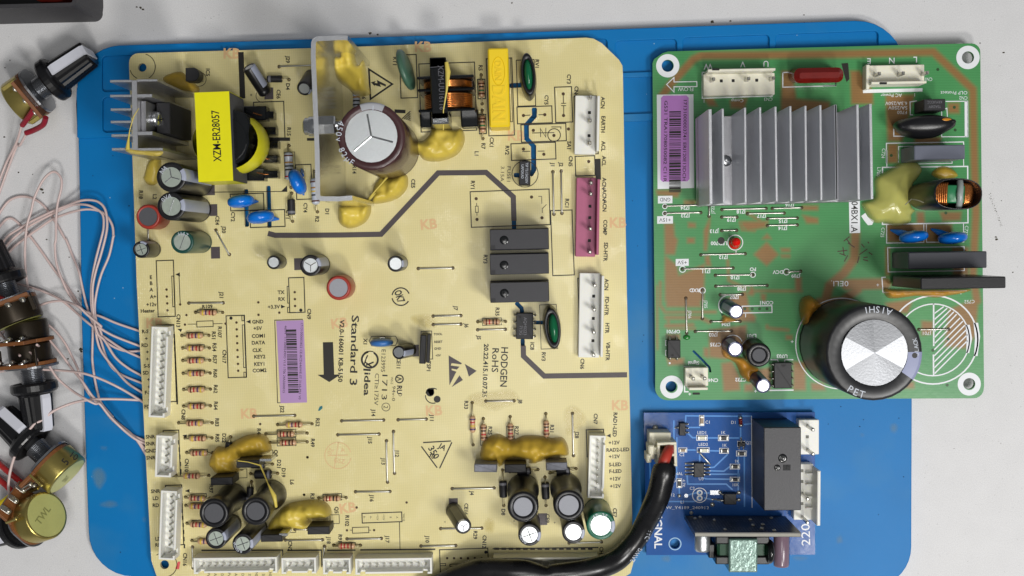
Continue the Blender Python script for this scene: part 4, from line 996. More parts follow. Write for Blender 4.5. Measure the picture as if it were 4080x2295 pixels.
def resistor(parent, pa, bands, kind='tan', off=0.0, body=None, r=None):
    M, dist = axial(pa)
    r = r or (.105 if kind == 'tan' else .155); L = body or (.62 if kind == 'tan' else .95)
    M = M @ Matrix.Translation((off, 0, 0))

    def mk():
        mb = MB(); h = L / 2
        prof = [(0, -h), (.3 * r, -h), (.62 * r, -h + .015), (.95 * r, -h + .06), (r, -h + .1), (r, -h + .16), (.84 * r, -h + .21), (.84 * r, h - .21), (r, h - .16), (r, h - .1), (.95 * r, h - .06), (.62 * r, h - .015), (.3 * r, h), (0, h)]
        if kind != 'tan': prof = [(max(a, .93 * r) if .2 < (z + h) / (2 * h) < .8 else a, z) for a, z in prof]
        mb.lathe(prof, 16, Matrix.Translation((0, 0, r + .02)) @ Matrix.Rotation(math.pi / 2, 4, 'Y'))
        return mb.mesh('resistor', [m_resb if kind == 'tan' else m_resg])
    body_o = put('resistor', proto(('res', kind, L, r), mk), parent, M)
    pos = (-L / 2 + .13, -.07, .06, L / 2 - .13) if len(bands) == 4 else (-L / 2 + .13, -.13, 0, .13, L / 2 - .13)
    for c, x in zip(bands, pos):
        end = abs(x) > L / 2 - .16; rr_ = (r if end else (.84 if kind == 'tan' else .93) * r) + .004

        def mb_():
            m_ = MB(); m_.lathe([(rr_, -.026), (rr_ + .002, 0), (rr_, .026)], 16, Matrix.Rotation(math.pi / 2, 4, 'Y')); return m_.mesh('colour_band', [BANDS[c]])
        put('colour_band', proto(('band', kind, c, end, r), mb_), body_o, M @ Matrix.Translation((x, 0, r + .02)))
    for k in (0, math.pi): put('lead', lead_mesh(dist, r + .02, L), body_o, M @ Matrix.Translation((-off, 0, 0)) @ rotz(k))
    return body_o


def jumper(parent, pa):
    M, dist = axial(pa)

    def mk():
        mb = MB(); h = dist / 2
        mb.tube([(-h, 0, -.1), (-h, 0, .015), (-h + .02, 0, .035), (-h + .06, 0, .045), (h - .06, 0, .045), (h - .02, 0, .035), (h, 0, .015), (h, 0, -.1)], .03, 6)
        for s in (-1, 1): mb.lathe([(.066, .003), (.06, .012), (.035, .014)], 10, Matrix.Translation((s * h, 0, 0)), 1)
        return mb.mesh('jumper_wire', [m_tin, m_hole])
    return put('jumper_wire', proto(('jmp', round(dist, 2)), mk), parent, M)


def diode(parent, pa, L=.5, r=.13, off=0, band=1):
    M, dist = axial(pa); MM = M @ Matrix.Translation((off, 0, 0))

    def mk():
        mb = MB(); h = L / 2
        mb.lathe([(0, -h), (r * .9, -h), (r, -h + .03), (r, h - .03), (r * .9, h), (0, h)], 16, Matrix.Translation((0, 0, r + .02)) @ Matrix.Rotation(math.pi / 2, 4, 'Y'), sm=False)
        return mb.mesh('diode', [m_blkpl])
    o = put('diode', proto(('dio', L, r), mk), parent, MM)

    def mk2():
        mb = MB(); mb.lathe([(r + .003, -.045), (r + .003, .045)], 16, Matrix.Rotation(math.pi / 2, 4, 'Y')); return mb.mesh('cathode_band', [BANDS['grey']])
    put('cathode_band', proto(('dband', r), mk2), o, MM @ Matrix.Translation((band * (L / 2 - .09), 0, r + .02)))
    for k in (0, math.pi): put('lead', lead_mesh(dist, r + .02, L), o, M @ rotz(k))
    return o


def frame(z_axis, x_hint=(1, 0, 0)):
    z = Vector(z_axis).normalized(); x = Vector(x_hint); x = (x - z * x.dot(z))
    if x.length < 1e-4: x = z.orthogonal()
    x.normalize(); y = z.cross(x)
    return Matrix((x, y, z)).transposed().to_4x4()


def can_frame(top, h, base=None, z0=0.0):
    """world matrix with origin at the can's foot and z along it; top pixel is the centre of its upper face"""
    t = P(top, h)
    f = Vector((t.x, t.y, z0)) if base is None else P(base, z0)
    ax = t - f
    return Matrix.Translation(f) @ frame(ax), ax.length


def capacitor(parent, top, rpx, h, sleeve=None, stripe=90, vent='cross', base=None, z0=0.0, dull=False, label=None, stripe_m=None, text=None, disc=.72, sw=50):
    M, H = can_frame(top, h, base, z0); r = rpx * K * (D - h) / D
    rim = r * disc
    mb = MB()
    mb.lathe([(r * .9, 0), (r, .04), (r, .12), (r * .965, .16), (r * .965, .20), (r, .25), (r, H - .05), (r * .97, H - .012), (r * .93, H), (rim + .02, H), (rim, H - .015)], 32, M @ ident())
    # back to local
    mb.v = [tuple(M.inverted() @ Vector(v)) for v in mb.v]
    o = mb.build('capacitor', sleeve or m_blk, parent, M, label)
    mb = MB(); zt = H - .014
    n = 32
    va = [(rim * math.cos(6.2832 * i / n), rim * math.sin(6.2832 * i / n), zt) for i in range(n)]
    mb.add(va, [list(range(n))])
    o2 = None
    mb.build('can_top', m_alu_dull if dull else m_alu, o, M)
    mb = MB(); g = .022 * r + .006
    angs = {'cross': (20, 110, 200, 290), 'bar': (70, 250), 'y': (100, 220, 345), 'k': (30, 150, 270), 'none': ()}[vent]
    for a in angs:
        a = math.radians(a); c_, s_ = math.cos(a), math.sin(a); l = rim * .86
        mb.add([(-s_ * g, c_ * g, zt + .002), (s_ * g, -c_ * g, zt + .002), (c_ * l + s_ * g, s_ * l - c_ * g, zt + .002), (c_ * l - s_ * g, s_ * l + c_ * g, zt + .002), (0, 0, zt + .014), (c_ * l, s_ * l, zt + .014)],
               [(4, 1, 2, 5), (0, 4, 5, 3)])
    if angs: mb.build('vent_groove', m_steel, o, M)
    if stripe is not None:
        mb = MB(); a0 = math.radians(stripe - sw / 2); a1 = math.radians(stripe + sw / 2)
        mb.lathe([(r + .003, .3), (r + .003, H - .048), (r * .975 + .002, H - .008), (r * .93, H + .003), (rim + .02, H + .003)], 8, None, 0, True, None, a0, a1)
        mb.build('polarity_stripe', stripe_m or m_stripe_l, o, M)
    if text:
        mb = MB()
        for s, a, sz, outw in text: arc_text(mb, s, (0, 0), (rim + r) / 2 - sz * .36 * (1 if outw else -1), sz, a, H + .005, 0, outw)
        mb.build('printed_rating', m_printw, o, M, kind='stuff')
    return o


def inductor(parent, top, rpx, h, disc, base=None, ferr=None, rb=1.0):
    M, H = can_frame(top, h, base); r = rpx * K * (D - h) / D; d = disc * r
    mb = MB()
    mb.lathe([(r * .95 * rb, 0), (r * rb, .08), (r * rb, H * .14), (r * .94 * rb, H * .22), (r * .9, H * .3), (r * .9, H * .62), (r * .95, H * .7), (r, H * .78), (r, H - .1), (r * .96, H - .03), (r * .86, H), (d + .03, H - .012), (d, H - .04)], 32)
    o = mb.build('inductor', m_blk, parent, M)
    mb = MB(); mb.lathe([(d + .002, H - .06), (d - .01, H - .022), (d - .03, H - .018), (0, H - .018)], 32, sm=False); mb.build('ferrite_core', ferr or m_ferrite, o, M)
    return o


def box_connector(parent, centre, npin, ang=0, h=.74, m=None, wid=.575, pitch=.25, key=1):
    """open topped header; local x along the row, key slots on +y * key"""
    c = P(centre, h); M = Matrix.Translation((c.x, c.y, 0)) @ rotz(math.radians(ang))
    L = (npin - 1) * pitch + .49; t = .07; w2 = wid / 2; l2 = L / 2; m = m or m_conn
    mb = MB()
    for y, zb in ((-key * (w2 - t / 2), 0), ):
        mb.prism([(-l2, y - t / 2), (l2, y - t / 2), (l2, y + t / 2), (-l2, y + t / 2)], 0, h, .012)
    for x in (-l2 + t / 2, l2 - t / 2): mb.prism([(x - t / 2, -w2 + t), (x + t / 2, -w2 + t), (x + t / 2, w2 - t), (x - t / 2, w2 - t)], 0, h, .012)
    y = key * (w2 - t / 2)                     # slotted wall in pieces
    for a, b_, hh in ((-l2, -l2 + .16, h), (-l2 + .16, -l2 + .34, h * .45), (-l2 + .34, l2 - .34, h * .86), (l2 - .34, l2 - .16, h * .45), (l2 - .16, l2, h)):
        if b_ > a: mb.prism([(a, y - t / 2), (b_, y - t / 2), (b_, y + t / 2), (a, y + t / 2)], 0, hh, .01)
    mb.prism([(-l2 + t, -w2 + t), (l2 - t, -w2 + t), (l2 - t, w2 - t), (-l2 + t, w2 - t)], .02, .2)
    o = mb.build('header', m, parent, M)

    def mk():
        p = MB(); p.prism(rrect(.064, .064, .01, 1), .2, .60, .02); return p.mesh('pin', [m_tin])
    for i in range(npin): put('pin', proto('xhpin', mk), o, M @ Matrix.Translation(((i - (npin - 1) / 2) * pitch, key * .04, 0)))
    return o


def lock_connector(parent, c_px, length, width, pins, holes, ang=0, lock=1, h=.36, lh=.95, m=None, m2=None, pin_h=.95, row=.1):
    """friction lock header: solid base, tall lock wall on the lock side (local +y*lock), pins by local x"""
    m = m or m_conn
    c = P(c_px, h); M = Matrix.Translation((c.x, c.y, 0)) @ rotz(math.radians(ang)); w2 = width / 2
    mb = MB(); mb.rbox((0, 0), length, width, 0, h, .03, .02)
    y = lock * (w2 + .05)
    mb.rbox((0, y), length - .15, .09, 0, lh, .02, .02)
    o = mb.build('header', m, parent, M)

    def mk():
        p = MB(); p.prism(rrect(.115, .115, .015, 1), h - .01, pin_h, .03); return p.mesh('pin', [m_tin])
    for x in pins: put('pin', proto(('vhpin', h, pin_h), mk), o, M @ Matrix.Translation((x, lock * row, 0)))

    def mk2():
        p = MB(); p.prism(rrect(.105, .105, .01, 1), h + .001, h + .004, 0); return p.mesh('empty_pin_hole', [m_dark])
    for x in holes: put('empty_pin_hole', proto(('vhhole', h), mk2), o, M @ Matrix.Translation((x, lock * row, 0)))
    return o


def chip(parent, top_c, lx, ly, h, npins, name='chip', ang=0, pin_side='x', m=None, pin_len=.08, text=None, dot=None, pitch=.254):
    c = P(top_c, h); M = Matrix.Translation((c.x, c.y, 0)) @ rotz(math.radians(ang))
    mb = MB(); mb.rbox((0, 0), lx, ly, .05, h, .01, .02); o = mb.build(name, m or m_blkpl, parent, M)

    def mk():
        p = MB(); p.tube([(0, 0, h * .55), (.05, 0, h * .55), (.075, 0, h * .45), (.08, 0, -.05)], .035, 6); return p.mesh('pin', [m_tin])
    n = npins // 2
    for s in (-1, 1):
        for i in range(n):
            q = (i - (n - 1) / 2) * pitch
            if pin_side == 'x': MM = Matrix.Translation((s * lx / 2, q, 0)) @ (rotz(0) if s > 0 else rotz(math.pi))
            else: MM = Matrix.Translation((q, s * ly / 2, 0)) @ rotz(s * math.pi / 2)
            put('pin', proto(('dippin', h), mk), o, M @ MM)
    if text:
        mb = MB()
        for s_, (x, y), hh, a in text:
            v, f = tmesh(s_); ca, sa = math.cos(math.radians(a)), math.sin(math.radians(a)); k = hh / .72
            mb.add([(x + p[0] * k * ca - p[1] * k * sa, y + p[0] * k * sa + p[1] * k * ca, h + .003) for p in v], f)
        mb.build('chip_marking', mat('etched_marking', (112, 112, 118), .6), o, M, kind='stuff')
    if dot:
        mb = MB(); mb.lathe([(.05, h + .002), (0, h + .002)], 12, Matrix.Translation((dot[0], dot[1], 0))); mb.build('pin_mark', m_dark, o, M)
    return o


def lens(parent, c_px, z, a, b_, t, ang, name, m, tilt=0, label=None, sm_r=.0):
    """disc shaped component standing on edge: a = half length, b = half height, t = half thickness; seen from above as an ellipse a x t"""
    c = P(c_px, z); M = Matrix.Translation(c) @ rotz(math.radians(ang)) @ Matrix.Rotation(math.radians(tilt), 4, 'X')
    mb = MB(); n = 24; k = 12; v = []; f = []
    for i in range(k + 1):
        u = -1 + 2 * i / k
        rr_ = (1 - abs(u) ** 2.6) ** .5 if abs(u) < 1 else 0
        v += [(a * rr_ * math.cos(6.2832 * j / n), u * t, b_ * rr_ * math.sin(6.2832 * j / n)) for j in range(n)]
    for i in range(k):
        for j in range(n): f.append((i * n + j, (i + 1) * n + j, (i + 1) * n + (j + 1) % n, i * n + (j + 1) % n))
    mb.add(v, f, 0, True)
    return mb.build(name, m, parent, M, label), M


def standing_transistor(parent, top_c, lx, ly, h, ang=0, tab=None, base=None, m=None):
    """power transistor standing on its legs, seen from above; tab = metal plate on its back"""
    c = P(top_c, h); M = Matrix.Translation((c.x, c.y, 0)) @ rotz(math.radians(ang))
    mb = MB(); mb.rbox((0, 0), lx, ly, .35, h, .015, .025); o = mb.build('power_transistor', m or m_blkpl, parent, M)
    for x in (-.23, 0, .23):
        def mk():
            p = MB(); p.prism(rrect(.07, .05, .01, 1), -.05, .36); return p.mesh('leg', [m_tin])
        put('leg', proto('trleg', mk), o, M @ Matrix.Translation((x, 0, 0)))
    if tab:
        mb = MB(); mb.rbox((tab[0], tab[1]), tab[2], tab[3], .5, tab[4], .01, .01); mb.build('metal_tab', m_steel, o, M)
    return o


def pxs(n, h=0): return n * K * (D - h) / D      # pixel size -> centimetres at height h
# ------------------------------------------------------------------ components of the cream board
yv = ('yellow', 'violet', 'red', 'brown'); vy = yv[::-1]; br = ('brown', 'black', 'red', 'brown'); rv = br[::-1]
for a, b_, bands in (
        (C1(675, 350), C1(935, 350), yv), (C1(543, 573), C1(803, 570), vy), (C1(550, 693), C1(808, 692), yv), (C1(552, 813), C1(812, 810), vy), (C1(556, 937), C1(815, 933), yv), (C1(560, 1092), C1(818, 1088), vy), (C1(560, 1252), C1(818, 1248), yv), (C1(512, 1413), C1(835, 1412), vy),
        (C1(1465, 1430), C1(1795, 1422), yv), (D1(575, 122), D1(832, 120), yv), (D1(590, 262), D1(838, 262), vy), (D1(488, 483), D1(803, 480), yv), (D1(578, 690), D1(815, 700), vy), (D1(580, 770), D1(820, 775), yv), (D1(592, 942), D1(830, 955), vy), (D1(640, 1108), D1(930, 1110), yv),
        (D1(1352, 82), D1(1748, 75), rv), (D1(1390, 165), D1(1748, 158), rv), (D2(412, 698), D2(675, 695), rv), (D2(555, 1153), D2(812, 1152), ('red', 'red', 'red', 'brown')), (C3(252, 440), C3(515, 437), ('brown', 'red', 'black', 'brown')),
        ((1882, 1604), (1885, 1772), ('violet', 'red', 'yellow', 'violet')), ((1926, 1668), (1928, 1775), br), ((2033, 1660), (2035, 1775), br), ((2175, 1648), (2178, 1765), br)):
    resistor(main, (a, b_), bands)
for a, b_ in ((A4(283, 480), A4(292, 757)), (A4(293, 820), A4(300, 1092))): resistor(main, (a, b_), ('brown', 'black', 'green', 'brown'), r=.11)
resistor(main, ((1151, 580), (1160, 747)), ('brown', 'gold', 'black', 'black', 'red'), 'grey', body=1.0, r=.16)
resistor(main, ((1252, 683), (1265, 844)), ('brown', 'gold', 'yellow', 'black', 'brown'), 'grey', body=.95, r=.15)
resistor(main, ((1420, 330), (1424, 450)), ('black', 'grey', 'gold', 'black', 'black'), 'grey', body=.8, r=.135)

for pa in ((A2(1720, 400), (1300, 259)), (C1(610, 260), C1(940, 257)), (C1(1235, 1348), C1(1628, 1340)), (C2(632, 1393), C2(1035, 1385)), (C2(1175, 1383), C2(1445, 1376)), (C2(1512, 385), C2(1778, 380)), (C2(1513, 467), C2(1778, 462)),
           (D2(595, 90), D2(990, 83)), (D2(1063, 148), D2(1073, 545)), (D2(1130, 58), D2(1140, 460)), (D2(765, 638), D2(1095, 635)), (D2(683, 1092), D2(1013, 1087)), (D2(1395, 1160), D2(1728, 1155)), (D1(1540, 1103), D1(1895, 1100)), (D3(5, 608), D3(407, 602)), ((1756, 2106), (1920, 2104)),
           (C3(250, 517), C3(515, 512)), (C3(328, 1203), C3(598, 1200)), ((2281, 1647), (2285, 1815)), (B3(973, 205), B3(983, 612)), (B3(1053, 197), B3(1060, 603)), (D3(1130, 1130), D3(1440, 1120)), (D1(645, 1170), D1(652, 1370)), (D2(467, 1163), D2(452, 1330)), (B1(222, 740), B1(224, 870)), (D1(1630, 1000), D2(300, 998)),
           (B1(870, 765), B1(1000, 1000)), (B2(1370, 1135), B2(1700, 1130))):
    jumper(main, pa)

diode(main, (A2(1545, 522), A2(1815, 525)), .52, .125, .02, -1); diode(main, (B1(1600, 410), B1(1608, 680)), .55, .14, 0, 1); diode(main, (D3(490, 430), D3(500, 770)), .58, .14, .02, -1); diode(main, (D3(897, 497), D3(907, 770)), .58, .14, -.05, -1)
diode(main, (D3(560, 445), D3(830, 425)), .5, .13, 0, 1); diode(main, (D3(945, 455), D3(1195, 415)), .5, .13, 0, 1); diode(main, (D1(1150, 372), D1(1415, 372)), .5, .13, 0, 1); diode(main, (D1(1205, 465), D1(1465, 460)), .6, .16, 0, 1); diode(main, (D1(1215, 540), D1(1195, 760)), .5, .13, 0, 1); diode(main, (D1(1012, 110), D1(990, 330)), .5, .13, 0, 1)

# capacitors
m_brown = mat('brown_sleeve', (66, 40, 42), .26, 0, .15, 5, spec=.6); m_greensl = mat('green_sleeve', (22, 98, 74), .28, 0, .12, 5); m_greend = mat('dark_green_sleeve', (20, 70, 62), .3, 0, .12, 5)
m_stripe_w = mat('silver_stripe', (170, 172, 178), .35, .1, .06, 6)
capacitor(main, (1479, 543), 135, 5.3, m_brown, 88, 'y', label='big brown capacitor with a silver top', stripe_m=m_stripe_w, disc=.77, sw=44, text=[('450v 82\u00b5F', 195, .2, False), ('I', 86, .2, True)])
capacitor(main, A2(1428, 402), 27, .85, m_blk, -20, 'none', base=A2(1590, 655), z0=.24, disc=.62, sw=80, label='small black capacitor bent over sideways')
capacitor(main, A3(270, 612), 30, 1.1, m_blk, -30, 'none', base=A3(345, 490), z0=.1, disc=.7)
capacitor(main, B1(440, 255), 60, 3.6, m_blk, 10, 'y', dull=True, disc=.66, text=[('NA', 135, .16, True)]); capacitor(main, B1(440, 535), 57, 3.4, m_blk, 5, 'bar', dull=True, disc=.66, text=[('0VA', 120, .15, True)])
capacitor(main, B1(545, 880), 46, 2.5, m_greend, None, 'bar', dull=True, text=[('H47', 80, .14, True)]); capacitor(main, B1(150, 952), 34, 1.4, m_blk, 70, 'cross', dull=True, disc=.68)
capacitor(main, B1(1425, 1075), 28, 1.2, m_blk, None, 'none'); capacitor(main, B1(1780, 1105), 43, 2.0, m_blk, 20, 'k', disc=.66); capacitor(main, B2(1150, 1088), 33, 1.6, m_blk, 0, 'none')
capacitor(main, C2(1180, 735), 28, 1.25, m_blk, -10, 'none', base=C2(1290, 712), z0=.05); capacitor(main, D2(1805, 972), 33, 1.5, m_blk, 110, 'k', base=D2(1705, 815), z0=.05, disc=.7, stripe_m=mat('khaki_stripe', (120, 116, 96), .4))
capacitor(main, (2110, 2131), 46, 2.0, m_blk, -10, 'cross', disc=.7, text=[('EWOK', 215, .11, True)]); capacitor(main, (2285, 2121), 46, 2.0, m_blk, -10, 'none', disc=.7); capacitor(main, (2394, 2094), 58, 2.3, m_greensl, -5, 'none', disc=.7, label='fat green capacitor with a bright top', text=[('47 25', 95, .13, True)])
capacitor(main, D1(870, 1090), 43, 2.3, m_blk, 15, 'cross', dull=True, disc=.68); capacitor(main, D1(1128, 1140), 43, 2.4, m_blk, 0, 'cross', dull=True, disc=.66, text=[('REWOP', 215, .11, True)])
# inductors
inductor(main, D1(848, 846), 60, 2.8, .66); inductor(main, D1(1250, 828), 58, 2.9, .64, rb=1.06); inductor(main, (2084, 2020), 63, 3.1, .62, ferr=m_ferrite_l, rb=1.08); inductor(main, (2266, 2014), 62, 3.1, .66, ferr=m_ferrite_l, rb=1.08)
m_redsl = mat('red_sleeve', (160, 54, 42), .35, 0, .1, 6)
for q, f in (((589, 863), m_ferrite), ((1348, 1147), m_ferrite_l)):
    r = pxs(50, 1.3); M, H = can_frame(q, 1.3); mb = MB(); mb.lathe([(r * .96, 0), (r, .1), (r, H - .12), (r * .94, H - .03), (r * .82, H), (r * .74, H - .03)], 30); o = mb.build('choke', m_redsl, main, M, 'choke in a red sleeve')
    mb = MB(); mb.lathe([(r * .75, H - .1), (r * .73, H - .025), (0, H - .025)], 30, sm=False); mb.build('ferrite_core', f, o, M)

# white open headers
sk = -92.6
box_connector(main, C1(312, 925), 12, sk + 0.0, key=1); box_connector(main, D1(365, 298), 5, sk, key=1); box_connector(main, D1(405, 962), 9, sk, key=1)
box_connector(main, D1(1055, 1348), 11, 1.0, key=-1); box_connector(main, D1(1666, 1350), 4, 1.0, key=-1); box_connector(main, D2(583, 1355), 3, 1.0, key=-1); box_connector(main, D2(1130, 1355), 10, 1.0, key=-1)
box_connector(main, D3(1395, 400), 8, -91.6, key=1); box_connector(main, F_(1222, 910), 14, .6, m=m_conn_y, key=-1)
# friction lock headers along the right edge
def vh(c, y0, y1, x0, x1, pins, holes, m=None):
    L = pxs((y1 - y0) / 2.415, .36); wd = pxs((x1 - x0) / 2.415, .36)
    cc = c((x0 + x1) / 2, (y0 + y1) / 2); f = lambda y: pxs((y - (y0 + y1) / 2) / 2.415, .36)
    return lock_connector(main, cc, L, wd, [f(y) for y in pins], [f(y) for y in holes], -90.8, 1, m=m, row=.14)
vh(A4, 680, 1240, 1185, 1385, (710, 932, 1145), (842, 1063)); o = vh(B3, 262, 1020, 1196, 1385, (320, 425, 755, 975), (535, 645, 865), m_connpink); o['label'] = 'mauve pink header'; vh(C3, -30, 785, 1224, 1425, (315, 532, 748, 85), (192, 407, 622))
mb = MB(); mb.poly([B3(1378, 80), B3(1432, 78), B3(1436, 280), B3(1385, 282)], .006); mb.build('black_marking', m_ink, main)

# relays
for cx, cy in ((650, 852), (650, 1092), (652, 1363)):
    c = P(B3(cx, cy), 1.5); M = Matrix.Translation((c.x, c.y, 0)) @ rotz(R2 * .6); mb = MB(); mb.rbox((0, 0), 2.04, .70, 0, 1.5, .02, .015); mb.rbox((0, 0), 2.10, .76, 0, .28, .02, .01); o = mb.build('relay', m_relay, main, M)
    mb = MB(); mb.lathe([(.155, 1.503), (.12, 1.52), (.06, 1.512), (.02, 1.525), (0, 1.525)], 20, Matrix.Translation((-.53, -.02, 0))); mb.build('filled_vent', m_blk_gloss, o, M)
    mb = MB(); mb.rbox((-.92, -.26), .16, .14, 1.49, 1.506, .01, .003); mb.build('corner_mark', m_blkpl, o, M)

# optocoupler with eight legs, glass of the fuse, power parts
chip(main, C3(702, 482), pxs(68, .36), pxs(104, .36), .36, 8, 'optocoupler', -.8, 'x', text=[('AQH0223', (.02, 0), .11, -90), ('713G', (-.13, -.15), .11, -90)], dot=(-.17, .33))
c = P(B3(703, 215), .8); M = Matrix.Translation((c.x, c.y, 0)) @ rotz(math.radians(-.8)); mb = MB(); mb.rbox((0, 0), .40, .84, .05, .8, .02, .02); o = mb.build('fuse', m_blkpl, main, M)
mb = MB()
for s_, x in (('TSP T3.15A250V', .07), ('UAPOKAD', -.08)):
    v, f = tmesh(s_); mb.add([(x + q[1] * .13, -q[0] * .105 + (0 if x > 0 else .05), .803) for q in v], f)
mb.build('chip_marking', m_printw, o, M, kind='stuff')
# upright single row socket by the crystal
c = P(C2(1412, 705), .85); M = Matrix.Translation((c.x, c.y, 0)) @ rotz(-.05); mb = MB(); mb.rbox((0, 0), .22, 1.03, .0, .85, .02, .03); mb.rbox((.16, .0), .1, 1.0, 0, .3, .01, .01); o = mb.build('pin_socket', m_blkpl, main, M)
# crystal resonator
o, M = lens(main, C2(1015, 640), .45, .42, .4, .155, 1, 'resonator', m_cer2)
mb = MB(); mb.rbox((P(C2(1032, 590)).x, P(C2(1032, 590)).y), .2, .06, .02, .3, .01, .01); mb.build('resonator_leg', m_tin, main)

# blue safety capacitors
def ceramic(parent, c_px, z, a, t, ang, tail, tilt=0):
    o, M = lens(parent, c_px, z, a, .5, t, ang, 'ceramic_capacitor', m_cer, tilt)
    mb = MB(); e = P(tail, .05); s = P(c_px, z); d = (e - s)
    mb.tube([s + Vector((0, 0, -.15)), s + d * .55 + Vector((0, 0, -.02)), s + d * .8, e], [.16, .13, .08, .035], 8); mb.build('dipped_lead', m_cer, o)
    return o
ceramic(main, B1(1110, 487), .75, .47, .24, 8, B1(1275, 490)); ceramic(main, B1(1300, 640), .75, .48, .24, 9, B1(1475, 660)); ceramic(main, B1(1655, 300), .75, .47, .26, -66, B1(1715, 425)); 
mb = MB(); mb.tube([P(B1(1695, 240), .4), P(B1(1700, 200), .2), P(B1(1692, 175), .02)], [.09, .07, .03], 8); mb.build('dipped_lead', m_cer, main)
# varistors in black sleeves
def varistor(c_px, ell, ang, inner):
    M0 = Matrix.Translation(P(c_px, 1.2)) @ rotz(math.radians(ang)); a, t = ell
    mb = MB(); n = 28; k = 10; v = []
    prof = [(1.08, 1.05, -1.15), (1.12, 1.18, -.7), (1.1, 1.1, -.2), (1.06, 1.05, .05), (1.0, 1.0, .2), (.93, .9, .24), (.74, .62, .16)]
    for sx, sy, z in prof: v += [(a * sx * math.cos(6.2832 * j / n), t * sy * math.sin(6.2832 * j / n), z) for j in range(n)]
    f = [(i * n + j, i * n + (j + 1) % n, (i + 1) * n + (j + 1) % n, (i + 1) * n + j) for i in range(len(prof) - 1) for j in range(n)]
    mb.add(v, f, 0, True); o = mb.build('varistor', m_blk, main, M0)
    mb = MB(); mb.sphere(inner, 1, 20, 10, 0, (a * .76, t * .62, .3)); mb.build('green_disc', m_mov, o, M0); return o
varistor(A4(735, 480), (.72, .25), 95, (0, -.0, .06)); varistor(C3(968, 500), (.70, .27), 96, (0, -.04, .06))
o, M = lens(main, A3(1248, 430), 1.0, .74, .72, .20, -73, 'thermistor', m_ntc, 8)

# yellow box capacitor with raised letters
c0, c1 = A4(350, 215), A4(560, 985); c = P(((c0[0] + c1[0]) / 2 - 1, (c0[1] + c1[1]) / 2), 1.4); M = Matrix.Translation((c.x, c.y, 0)) @ rotz(math.radians(1.4))
mb = MB(); mb.rbox((0, 0), pxs(81, 1.4), pxs(312, 1.4), 0, 1.4, .07, .05, n=4); o = mb.build('box_capacitor', m_xcap, main, M)
mb = MB()
for s_, (x, y), hh, ln in (('DAIN', (0, -.55), .42, 1.22), ('DAIN', (0, .56), .22, .66)):
    v, f = tmesh(s_, .02); kx = ln / (v[:, 0].max() - v[:, 0].min()); k = hh / .72; n = len(v)
    top_ = [(x + q[1] * k, y - q[0] * kx, 1.425) for q in v]; mb.add(top_, f)
    lo = [(x + q[1] * k * 1.06, y - q[0] * kx * 1.01, 1.398) for q in v]
    ed = {}
    for t in f:
        for i in range(len(t)):
            e = (t[i - 1], t[i]); ed[e] = 1
    mb.add(top_ + lo, [(a_, n + a_, n + b2, b2) for (a_, b2) in ed if (b2, a_) not in ed])
n = 32
for rx, ry in ((.235, .5), ):
    for i in range(n):
        a0, a1 = 6.2832 * i / n, 6.2832 * (i + 1) / n
        mb.add([(rx * math.cos(a0), .56 + ry * math.sin(a0), 1.4), (rx * math.cos(a0) * .95, .56 + ry * math.sin(a0) * .97, 1.42), (rx * math.cos(a1) * .95, .56 + ry * math.sin(a1) * .97, 1.42), (rx * math.cos(a1), .56 + ry * math.sin(a1), 1.4), (rx * .88 * math.cos(a0), .56 + ry * .94 * math.sin(a0), 1.4), (rx * .88 * math.cos(a1), .56 + ry * .94 * math.sin(a1), 1.4)], [(0, 3, 2, 1), (1, 2, 5, 4)])
mb.build('raised_lettering', m_xcap, o, M, kind='stuff')

# switching transformer with yellow tape
ht = 2.9
top = [A2(900, 655), A2(1228, 632), A2(1285, 1449), B1(705, 300)]
top = [A2(900, 655), A2(1228, 632), B1(1047, 288), B1(707, 303)]
tq = [P(p, ht) for p in top]; cx = sum((q.x for q in tq)) / 4; cy = sum((q.y for q in tq)) / 4; ang = math.radians(2.2)
wx = ((tq[1] - tq[0]).length + (tq[2] - tq[3]).length) / 2; wy = ((tq[3] - tq[0]).length + (tq[2] - tq[1]).length) / 2
M = Matrix.Translation((cx, cy, 0)) @ rotz(ang)
mb = MB(); mb.rbox((0, 0), wx - .02, wy - .02, .75, ht - .02, .03, .02); o = mb.build('transformer', m_ferrite, main, M, 'transformer wrapped in bright yellow tape')
mb = MB()     # the tape goes over the top and down both short ends
for pts in ([(-wx / 2, -wy / 2, ht), (wx / 2, -wy / 2, ht), (wx / 2, wy / 2, ht), (-wx / 2, wy / 2, ht)], [(-wx / 2, wy / 2, .9), (-wx / 2, wy / 2, ht), (wx / 2, wy / 2, ht), (wx / 2, wy / 2, .9)], [(-wx / 2, -wy / 2, ht), (-wx / 2, -wy / 2, .9), (wx / 2, -wy / 2, .9), (wx / 2, -wy / 2, ht)]): mb.add(pts, [(0, 1, 2, 3)])
mb.build('yellow_tape', m_tape, o, M)
mb = MB(); v, f = tmesh('XZM-ER28057', .012); kx = pxs(204, ht) / (v[:, 0].max() - v[:, 0].min()); k = .27 / .72
mb.add([(.08 - q[1] * k, .02 + q[0] * kx, ht + .004) for q in v], f); mb.build('printed_part_number', m_ink, o, M, kind='stuff')
mb = MB(); mb.lathe([(0, .55), (1.15, .55), (1.15, .68), (.55, .72), (.55, 2.32), (.84, 2.36), (.84, 2.5), (0, 2.5)], 28, M @ Matrix.Translation((.18, -.08, 0)) @ Matrix.Diagonal((.98, .96, 1, 1)), sm=False)
